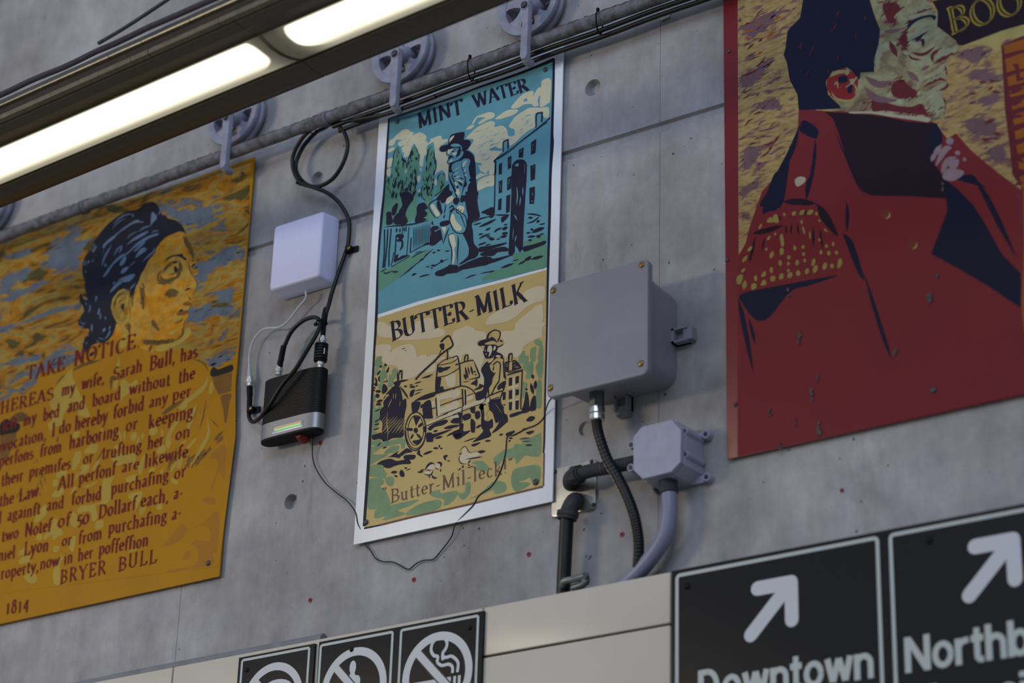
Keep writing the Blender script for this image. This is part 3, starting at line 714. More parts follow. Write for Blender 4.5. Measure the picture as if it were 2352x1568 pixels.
# ---------------------------------------------------------------- amplifier
am = empty('amplifier', P(680, 930, .0), 'flat black ribbed signal amplifier with a silver band and green light, below the white antenna', 'amplifier')
aml = P(612, 940, .028).x; amr = P(745.5, 935, .028).x; azt = P(675, 853.5, .050).z; azb = P(660, 998.5, .050).z
acx, acw = (aml+amr)/2, (amr-aml)/2; ay0, ay1 = .010, .052; acy = (ay0+ay1)/2; ahd = (ay1-ay0)/2
def stad(z, s=1.0, n=40):
    out = []; p = 3.4
    for k in range(n*2):
        a = PI*k/n; c, q = math.cos(a), math.sin(a)
        # flat faces, fully rounded narrow sides
        x = acw*(1 if c >= 0 else -1)*abs(c)**(2/5.5); y = ahd*(1 if q >= 0 else -1)*abs(q)**(2/2.3)
        out.append((acx + x - (1-s)*ahd*(1 if c >= 0 else -1)*abs(c)**.4, -acy - y*s, z))
    return out
H = azt-azb; rings = [stad(azb+H*.27)]
nr = 27
for k in range(nr):
    z = azb+H*.275 + (H*.715)*k/nr; dz = H*.715/nr; rings += [stad(z+dz*.05, .945), stad(z+dz*.28, 1.0), stad(z+dz*.72, 1.0), stad(z+dz*.95, .945)]
rings += [stad(azt-.0015, .95), stad(azt, .86)]
bm = bmesh.new(); loft(bm, rings); fromb('ribbed_case', bm, M['blackcable'], am, True, 30)
bm = bmesh.new(); loft(bm, [stad(azb+.004, .995), stad(azb+.0045, 1.012), stad(azb+H*.268, 1.012), stad(azb+H*.27, .99)]); fromb('silver_band', bm, M['alu'], am, True, 35)
bm = bmesh.new(); loft(bm, [stad(azb-.0015, .90), stad(azb, .97), stad(azb+.0045, .985)]); fromb('end_cap', bm, M['blackmatt'], am, True, 35)
wy = acy+ahd*1.012
wx0, wx1 = P(624,985,wy).x, P(696,975,wy).x; wz0 = azb+H*.068; wz1 = azb+H*.175
bm = bmesh.new(); plate_xz(bm, wx0, wx1, wz0, wz1, wy-.002, wy+.0003, .0055, .0002, 8); fromb('window_rim', bm, mat('silver_rim', '#9a9cae', .3, .7), am, True)
bm = bmesh.new(); plate_xz(bm, wx0+.006, wx1-.004, wz0+.0062, wz1-.001, wy-.001, wy+.0009, .004, .0003, 6); fromb('status_window', bm, M['label'], am, True)
bm = bmesh.new(); plate_xz(bm, wx0+.010, wx1-.006, wz0+.0046, wz0+.0064, wy-.001, wy+.0012, .0006, .0002, 2); fromb('indicator_light', bm, M['led'], am, True)
bm = bmesh.new(); q = P(691, 1008, .030); 
turned(bm, (q.x, -.010, q.z+.006), (q.x, -.040, q.z+.006), [(0, .008), (.2, .012), (.6, .012), (1, .007)], 20); fromb('red_cap', bm, M['redbulb'], am, True, 50)
# left port connector and jumper cable
jp = empty('jumper_cable', P(680, 850, .04), 'black cable arching from the amplifier and crossing diagonally in front of it', 'cable')
conn(jp, P(642,838,.036), P(639.5,862,.034), .0088)
sleeve(jp, [(652,794,.036),(648,812,.036),(645,830,.036)], .0064); sleeve(jp, [(645,826,.036),(643.5,834,.036),(642,844,.036)], .0066)
jpath = [(644,835,.036),(649,808,.036),(655,791,.036),(669,762,.037),(691,740,.039),(713,729.5,.042),(728,730,.045),(735,740,.048),(733,754,.052),(725,771,.057),(709,798,.063),(679,847,.068),(648,884,.069),(622,926,.062),(605,950,.048),(591,965,.032),(579,968,.020),(572,956,.013),(572,934,.012),(573.6,905,.012),(573.5,885,.014)]
cable('cable_run', jpath, .0046, M['blackcable'], jp, 14, 8)
sleeve(jp, [(574,884,.014),(573.6,896,.014),(573.8,910,.013)], .0068); sleeve(jp, [(573.8,908,.013),(573,930,.012),(572.6,948,.012)], .0060)
o = ptie(jp, P(739, 741, .043), .0125, .012)
bm = bmesh.new(); c = P(725, 745, .052); bbox(bm, (c.x-.004, c.y-.003, c.z-.003), (c.x+.004, c.y+.003, c.z+.004)); bmesh.ops.bevel(bm, geom=bm.edges[:], offset=.001, segments=2, affect='EDGES'); fromb('tie_head', bm, M['blackmatt'], jp, True)
clamp(576, 941, .0115, 'black cable clamp with a brass screw, beside the lower left end of the amplifier')
# white antenna lead
wc = empty('white_cable', P(640, 750, .02), 'thin white cable hanging from the white antenna down to a silver connector', 'cable')
cable('cable_run', [(702,668,.030),(703,676,.028),(703,682,.026),(699,690,.024),(686,705,.022),(669,728,.02),(653,744.5,.02),(638,752,.02),(622.5,753,.02),(607,755.5,.02),(592,767,.02),(581,784.6,.019),(575.8,800,.018),(572.5,821,.017),(572.8,843,.016)], .0023, M['whitecable'], wc, 10, 7)
bm = bmesh.new(); turned(bm, P(572.8,838,.016), P(573.5,868,.016), [(0, .0026), (.05, .0032), (.08, .0030), (.30, .0038), (.33, .0035), (.6, .0046), (.63, .0042), (.95, .0054), (1, .005)], 16); fromb('strain_relief', bm, M['whitecable'], wc, True, 30)
conn(wc, P(573.3,864,.016), P(572.8,888,.015), .0092)
# thin power lead
pw = cable('power_cord', [(719.5,984,.020),(718.5,1000,.019),(717.5,1015,.016),(717.5,1035,.010),(718.5,1052,.008),(725,1074,.008),(746,1107,.008),(775,1133,.008),(796,1149,.010),(816,1175,.012),(822,1202,.012),(832,1222,.010),(837,1248,.006),(850,1262,.005),(862,1281,.005),(878,1289,.005),(900,1290,.005),(917,1297,.005),(938,1307,.005),(957,1293,.005),(975,1286,.005),(995,1284,.005),(1012,1266,.005),(1037,1232,.008),(1045,1205,.010),(1066,1182,.012),(1087,1160,.013),(1100,1138,.013),(1130,1115,.013),(1150,1080,.013),(1161,1040,.013),(1165,1003,.013),(1180,999,.013),(1207,985,.013),(1232,975,.013),(1248,960,.013),(1254,940,.020),(1262,920,.036),(1275,908,.045)], .0014, mat('dark_power_cord', '#1d1a22', .45), None, 8, 6)
tag(pw, 'thin dark power cord drooping from the amplifier across the cream poster to the grey box', 'cord')
bm = bmesh.new(); turned(bm, P(719.5, 982, .022), P(718.3, 1008, .018), [(0, .004), (.1, .0042), (.8, .003), (1, .002)], 12)
o = fromb('cord_plug', bm, M['blackmatt'], None, True, 30); o.parent = am; o.matrix_parent_inverse = Matrix.Translation(-Vector(am.location))

# ---------------------------------------------------------------- large grey junction box
JO = .115
jx0, jx1 = (P(1262,700,JO).x + P(1254,880,JO).x)/2, (P(1489,640,JO).x + P(1487,820,JO).x)/2
jz1, jz0 = (P(1262,654,JO).z + P(1488,592,JO).z)/2, (P(1487,866,JO).z + P(1256,907,JO).z)/2
jb = empty('junction_box', ((jx0+jx1)/2, 0, (jz0+jz1)/2), 'large grey plastic junction box with a screwed lid, right of the teal and cream poster', 'junction box')
bm = bmesh.new(); plate_xz(bm, jx0, jx1, jz0, jz1, JO-.015, JO, .013, .0035, 7); fromb('lid', bm, M['jbox'], jb, True, 40)
bm = bmesh.new(); i = .014
def rbx(ins, y, r, dz=0): return [(x, -y, z) for x, z in rrect(jx0+i+ins, jx1-i+.006-ins, jz0+.016+ins, jz1-.026-ins, r, 6)]
loft(bm, [rbx(.0, 0, .030), rbx(-.001, .05, .026), rbx(-.0015, .101, .020)]); fromb('box_body', bm, M['jbox'], jb, True, 40)
for px, py in ((1271,667),(1474,608),(1472,835),(1264.5,891)):
    p = P(px, py, JO); bm = bmesh.new(); turned(bm, (p.x, p.y+.001, p.z), (p.x, p.y-.0004, p.z), [(0, .0078), (.6, .0078), (1, .0070)], 18); rc = fromb('screw_recess', bm, mat('recess_grey', '#6a6a70', .5), jb, True, 40)
    screw(jb, p.x, p.y, p.z, .0062, M['brass'])
# mounting lugs (U-shaped in section, with a screw in the foot)
def lug(cx_, cz_, dx, dz, name='mounting_lug'):
    """lug growing from (cx,cz) in direction (dx,dz); built as base plate + two side walls"""
    ln, hw = .040, .0150; px_, pz_ = -dz, dx
    bm = bmesh.new()
    def bx(u0, u1, w0, w1, y0, y1):
        pts = [(cx_ + dx*u + px_*w, cz_ + dz*u + pz_*w) for u, w in ((u0, w0), (u1, w0), (u1, w1), (u0, w1))]
        loft(bm, [[(x, -y0, z) for x, z in pts], [(x, -y1, z) for x, z in pts]])
    bx(-.004, ln-.005, -hw, hw, 0, .007); bx(-.004, ln-.010, -hw, -hw+.004, 0, .022); bx(-.004, ln-.010, hw-.004, hw, 0, .022)
    bx(ln-.020, ln, -hw+.003, hw-.003, 0, .018); bx(-.004, .002, -hw, hw, 0, .022)
    o = fromb(name, bm, M['jbox'], jb)
    p = Vector((cx_ + dx*(ln-.012), -.018, cz_ + dz*(ln-.012)))
    bm = bmesh.new(); turned(bm, p, p + Vector((0, -.0016, 0)), [(0, .0062), (.6, .0062), (1, .004)], 14); fromb('lug_screw', bm, M['steelscrew'], o, True, 40)
q = P(1552, 775, .012); lug(q.x, q.z, 1, 0)
q = P(1432, 912, .012); lug(q.x, q.z, 0, -1)
# gland under the box
gl = empty('cable_gland', P(1370, 930, .06), 'silver cable gland screwed into the underside of the large grey box', 'cable gland')
a, b = P(1371, 900, .06), P(1371, 940, .06); bm = bmesh.new(); turned(bm, a, b, [(0, .0145), (1, .0145)], 6); 
fromb('hex_body', bm, M['galv'], gl, False)
def nut(parent, a, b, r):
    bm = bmesh.new(); turned(bm, a, b, [(0, r*.86), (.06, r), (.45, r), (.5, r*.9), (.56, r*.98), (.92, r*.98), (1, r*.8)], 24); return fromb('compression_nut', bm, M['nickel'], parent, True, 30)
nut(gl, P(1370.5,936,.06), P(1370.5,968,.06), .0160)
# black flexible conduit with pale edge braid
fl = empty('flexible_conduit', P(1430, 1120, .05), 'black flexible conduit curving down from the silver gland to the cladding', 'conduit')
fp = [(1370.5,958,.06),(1371,975,.06),(1377,1002,.06),(1394,1051,.062),(1418.5,1094,.063),(1440,1137,.062),(1456,1180,.058),(1464,1216.6,.052),(1467.5,1253,.046),(1465,1302,.038),(1457,1345,.03),(1448,1390,.028)]
q = spl([tuple(P(*p)) for p in fp], 26); bm = bmesh.new(); tube(bm, q, [.0098*(1+.045*math.sin(i*1.35)) for i in range(len(q))], 16); fromb('hose', bm, M['blackcable'], fl, True, 70)
rw = MW.col[0] if False else None
bm = bmesh.new(); qq = []
for i in range(0, len(q)):
    p = Vector(q[i]); t = (Vector(q[min(i+1, len(q)-1)]) - Vector(q[max(i-1, 0)])).normalized(); side = t.cross(Vector((0, -1, 0))).normalized()
    if side.x > 0: side = -side
    qq.append(p + (side*.90 + Vector((0, -.42, 0)))*.0102)
tube(bm, qq, [.0008*(1+.55*math.sin(i*.9)) for i in range(len(qq))], 6); fromb('edge_braid', bm, mat('pale_braid', '#8d8468', .6), fl, True, 70)

# ---------------------------------------------------------------- octagonal box with its grey pipe
oc = empty('octagonal_box', P(1510, 1030, .0), 'small light grey octagonal junction box below the large grey box', 'junction box')
OO = .075
ov = [(1454.3,1002.4),(1474,979.5),(1543,963),(1564.5,987),(1563,1060.6),(1541.6,1083.5),(1475.8,1099.7),(1454.3,1079)]
cen = (sum(p[0] for p in ov)/8, sum(p[1] for p in ov)/8)
def oring(s, y, dx=0): 
    c = P(*cen, OO); return [((P(x, yy, OO).x-c.x)*s + c.x, -y, (P(x, yy, OO).z-c.z)*s + c.z) for x, yy in ov]
bm = bmesh.new(); loft(bm, [oring(1.0, OO-.012), oring(1.0, OO-.002), oring(.985, OO)]); fromb('cover', bm, M['octo'], oc, False)
bm = bmesh.new(); loft(bm, [oring(1.06, 0), oring(1.03, OO-.013)]); fromb('box_body', bm, M['octo'], oc, False)
for px, py in ((1449,1021),(1448,1073),(1572,990),(1573,1042)):
    p = P(px, py, OO-.014); bm = bmesh.new(); turned(bm, (p.x, -.004, p.z), (p.x, p.y, p.z), [(0, .0085), (1, .0075)], 12); lg = fromb('screw_boss', bm, M['octo'], oc, True, 40)
    screw(oc, p.x, p.y, p.z, .0048, M['steelscrew'])
for px, py in ((1622,997),(1624,1095)):
    p = P(px, py, .012); bm = bmesh.new(); turned(bm, (p.x, 0, p.z), (p.x, -.014, p.z), [(0, .010), (1, .0085)], 14); fromb('mounting_ear', bm, M['octo'], oc, True, 40)
    bm = bmesh.new(); bbox(bm, (p.x-.035, -.008, p.z-.007), (p.x, 0, p.z+.007)); fromb('ear_web', bm, M['octo'], oc)
    screw(oc, p.x, -.014, p.z, .0046, M['steelscrew'])
gp = empty('grey_pipe', P(1535, 1180, .035), 'grey plastic pipe bending down and left from the octagonal box', 'pipe')
pth = [(1533,1085,.042),(1535.5,1110,.042),(1537,1134,.042),(1537.5,1170,.042),(1533,1211,.041),(1521,1243,.040),(1499,1276,.037),(1471,1309,.033),(1440,1338,.030),(1400,1370,.028),(1350,1400,.028)]
bm = bmesh.new(); tube(bm, spl([tuple(P(*p)) for p in pth], 7), .0152, 22); fromb('bend', bm, M['pvc'], gp, True, 60)
bm = bmesh.new(); turned(bm, P(1532.5,1080,.042), P(1536.5,1134,.042), [(0, .0185), (.25, .0185), (.27, .0175), (.93, .0175), (.97, .0182), (1, .0165)], 22); fromb('coupling', bm, M['dusty'], gp, True, 40)
# small bolt stub left of the pipe
p = P(1503, 1124, .01); st = empty('anchor_bolt', (p.x, 0, p.z), 'tiny dusty anchor bolt in the wall, left of the grey pipe coupling', 'bolt')
bm = bmesh.new(); turned(bm, (p.x, 0, p.z), (p.x+.004, -.02, p.z), [(0, .006), (.3, .006), (.32, .0035), (1, .003)], 10); fromb('stud', bm, M['galv'], st, True, 40)

# ---------------------------------------------------------------- bare metal cover plate with two elbows
cp = empty('cover_plate', P(1320, 1110, 0), 'bare silver square cover plate on the wall, at the right edge of the cream poster', 'plate')
c4 = [P(1268,1078,.006), P(1365,1052,.006), P(1371,1165,.006), P(1268,1190,.006)]
x0 = c4[0].x; x1 = (c4[1].x+c4[2].x)/2; z1 = (c4[0].z+c4[1].z)/2; z0 = (c4[2].z+c4[3].z)/2
bm = bmesh.new(); plate_xz(bm, x0, x1, z0, z1, .0005, .006, .008, .0015, 4); fromb('plate', bm, M['silver'], cp, True, 40)
for px, py in ((1359,1060),(1275,1083),(1364,1159)): p = P(px, py, .006); screw(cp, p.x, p.y, p.z, .0042, M['rust'])
e1 = empty('conduit_elbow', P(1320, 1090, .02), 'dark dusty conduit elbow with a ribbed hose running right to the octagonal box', 'conduit')
bm = bmesh.new(); tube(bm, spl([tuple(P(*p)) for p in ((1312,1110,.000),(1311,1106,.022),(1313,1098,.034),(1322,1091,.042),(1336,1086,.045))], 6), .0160, 20); fromb('elbow', bm, M['dusty'], e1, True, 60)
bm = bmesh.new(); turned(bm, P(1319,1092,.041), P(1332,1088,.045), [(0, .0185), (.4, .0195), (1, .0185)], 8); fromb('elbow_nut', bm, M['dusty'], e1, False)
q = spl([tuple(P(*p)) for p in ((1330,1088,.045),(1360,1080,.046),(1400,1073,.045),(1435,1066,.043),(1462,1060,.040))], 30)
bm = bmesh.new(); tube(bm, q, [.0128*(1+.07*math.sin(i*2*PI/6)) for i in range(len(q))], 18); fromb('ribbed_hose', bm, M['dusty'], e1, True, 70)
e2 = empty('conduit_elbow', P(1310, 1180, .02), 'dark dusty conduit elbow turning straight down below the silver cover plate', 'conduit')
bm = bmesh.new(); tube(bm, spl([tuple(P(*p)) for p in ((1322,1150,.000),(1320,1150,.022),(1315,1156,.036),(1309,1168,.042),(1304,1182,.042))], 6), .0165, 20); fromb('elbow', bm, M['dusty'], e2, True, 60)
bm = bmesh.new(); turned(bm, P(1305,1174,.042), P(1302,1193,.042), [(0, .0185), (.1, .021), (.6, .021), (.65, .019), (1, .019)], 20); fromb('elbow_nut', bm, M['dusty'], e2, True, 30)
bm = bmesh.new(); tube(bm, spl([tuple(P(*p)) for p in ((1303,1180,.042),(1300,1230,.040),(1297,1290,.038),(1295,1330,.036),(1293,1400,.034))], 6), .0135, 18); fromb('down_pipe', bm, M['blackcable'], e2, True, 60)
# galvanised clamp at the cladding
gc = empty('pipe_clamp', P(1315, 1335, .03), 'galvanised steel pipe clamp resting just above the cream cladding', 'clamp')
bm = bmesh.new(); tube(bm, spl([tuple(P(*p)) for p in ((1291,1346,.05),(1296,1335,.055),(1312,1331,.055),(1330,1327,.052),(1341,1325,.048),(1345,1332,.045),(1338,1342,.045),(1315,1350,.045))], 6), .0068, 14); fromb('clamp_loop', bm, M['galv'], gc, True, 60)
bm = bmesh.new(); turned(bm, P(1343,1338,.040), P(1346,1318,.052), [(0, .009), (.5, .010), (.55, .0075), (1, .007)], 6); fromb('clamp_bolt', bm, M['galv'], gc, False)

# ---------------------------------------------------------------- painted conduit lying on top of the cladding, left
cd_ = empty('painted_conduit', P(450, 1520, .03), 'grey painted conduit lying along the top of the cream cladding, bottom left', 'conduit')
zc = ztop + .0075
def cseg(xa_, xb_, r): 
    bm = bmesh.new(); tube(bm, [(xa_, -.036, zc), (xb_, -.036, zc)], r, 16); return fromb('conduit_length', bm, M['conduitpaint'], cd_, True, 60)
c1 = P(262, 1545, .036).x; c2 = P(190, 1562, .036).x; c3 = P(745, 1455, .036).x
cseg(c1, c3, .0115); cseg(c2, c1+.01, .0100); cseg(c2-2.2, c2+.01, .0088)
# red wall plugs, small bracket, spalled mortar
plugs = [(736,1017,'just right below the amplifier'),(1215,1273,'below the bottom right corner of the cream poster'),(951,1331,'under the lowest point of the drooping power cord'),(713,1378,'left of centre above the small signs'),(1429,1227,'left of the black flexible conduit end'),(1934,1126,'on the bare wall under the red poster')]
for px, py, lb in plugs:
    p = P(px, py, 0); r = .0052 if px < 1900 else .0042
    o = empty('wall_plug', (p.x, 0, p.z), 'small red plastic wall plug ' + lb, 'wall plug', 'red wall plugs')
    bm = bmesh.new(); turned(bm, (p.x, .002, p.z), (p.x, -.0022, p.z), [(0, r*.7), (.3, r), (.9, r*.9), (.92, r*.45), (.6, r*.40)], 14); fromb('collar', bm, M['redplug'], o, True, 40)
    bm = bmesh.new(); turned(bm, (p.x, 0, p.z), (p.x, -.0012, p.z), [(0, r*.42), (1, r*.42)], 10); fromb('bore', bm, mat('dark_red_bore', '#35090e', .8), o)
p = P(1528, 36, .004); br = empty('metal_bracket', (p.x, 0, p.z), 'small bent metal bracket under the black cables left of the red poster', 'bracket')
bm = bmesh.new(); q = [P(1515,26,.004), P(1540,20,.004), P(1538,38,.004), P(1517,48,.004)]; loft(bm, [[(v.x, -.0005, v.z) for v in q], [tuple(v) for v in q]]); fromb('bracket_plate', bm, M['silver'], br)
screw(br, p.x+.002, -.004, p.z+.003, .0035, M['steelscrew'])
# ---------------------------------------------------------------- traced-print helper language
def tf(ox, oy, s): return (ox, oy, s)
def draw(ink, t, text):
    """f = polygon, F = smooth polygon, l = line w, t = tapered line w, d = ellipse; coordinates in an enlarged view t"""
    ox, oy, s = t
    for ln in text.strip().split('\n'):
        q = ln.split()
        if not q: continue
        c = q[0]
        if c in 'fF':
            ink.fill([(ox+float(a.split(',')[0])/s, oy+float(a.split(',')[1])/s) for a in q[1:]], 4 if c == 'F' else 0)
        elif c in 'lt':
            w = float(q[1])/s; ink.line([(ox+float(a.split(',')[0])/s, oy+float(a.split(',')[1])/s) for a in q[2:]], w, 5, 0.35 if c == 't' else 0)
        elif c == 's':      # feathered patch: s angle length width points...
            ang, ln_, wd_ = map(float, q[1:4]); pts = [tuple(map(float, a.split(','))) for a in q[4:]]
            mx, my = sum(a for a, b in pts)/len(pts), sum(b for a, b in pts)/len(pts)
            ink.fill([(ox+(mx+(a-mx)*.72)/s, oy+(my+(b-my)*.72)/s) for a, b in pts], 4)
            rnd = random.Random(int(mx*7+my)); x0, x1 = min(a for a, b in pts), max(a for a, b in pts); y0, y1 = min(b for a, b in pts), max(b for a, b in pts)
            need = int(min(46, 5+3.2*(x1-x0)*(y1-y0)/(ln_*wd_*3))); tr = 0
            while need > 0 and tr < 4000:
                tr += 1; x, y = rnd.uniform(x0, x1), rnd.uniform(y0, y1)
                if not inside(pts, x, y) or inside([(mx+(a-mx)*.5, my+(b-my)*.5) for a, b in pts], x, y): continue
                a = math.radians(ang+rnd.uniform(-14, 14)); l_ = ln_*rnd.uniform(.5, 1.2); dx, dy = math.cos(a)*l_/2, math.sin(a)*l_/2; cv = rnd.uniform(-.15, .15)*l_
                ink.line([(ox+(x-dx)/s, oy+(y-dy)/s), (ox+(x-math.sin(a)*cv)/s, oy+(y+math.cos(a)*cv)/s), (ox+(x+dx)/s, oy+(y+dy)/s)], wd_*rnd.uniform(.4, 1)/s, 3, .5); need -= 1
        elif c == 'd':
            x, y, rx, ry = map(float, q[1:5]); ink.dot(ox+x/s, oy+y/s, rx/s, ry/s, float(q[5]) if len(q) > 5 else 0)
def inside(poly, x, y):
    r = False; j = len(poly)-1
    for i in range(len(poly)):
        xi, yi = poly[i]; xj, yj = poly[j]
        if (yi > y) != (yj > y) and x < (xj-xi)*(y-yi)/(yj-yi)+xi: r = not r
        j = i
    return r
def dabs(ink, t, poly, n, length, width, ang, spread, seed, taper=0.35, curve=0.15):
    """scattered brush dabs inside a polygon (all in view t units); ang in degrees, 0 = right, 90 = down"""
    rnd = random.Random(seed); ox, oy, s = t; poly = pp(poly) if isinstance(poly, str) else poly
    x0, x1 = min(p[0] for p in poly), max(p[0] for p in poly); y0, y1 = min(p[1] for p in poly), max(p[1] for p in poly); k = 0; tries = 0
    while k < n and tries < n*40:
        tries += 1; x, y = rnd.uniform(x0, x1), rnd.uniform(y0, y1)
        if not inside(poly, x, y): continue
        a = math.radians(ang + rnd.uniform(-spread, spread)); L = rnd.uniform(*length); w = rnd.uniform(*width); dx, dy = math.cos(a)*L/2, math.sin(a)*L/2; cv = rnd.uniform(-curve, curve)*L
        pts = [(x-dx, y-dy), (x - math.sin(a)*cv, y + math.cos(a)*cv), (x+dx, y+dy)]
        if not (inside(poly, *pts[0]) and inside(poly, *pts[2])): continue
        ink.line([(ox+p[0]/s, oy+p[1]/s) for p in pts], w/s, 4, taper); k += 1
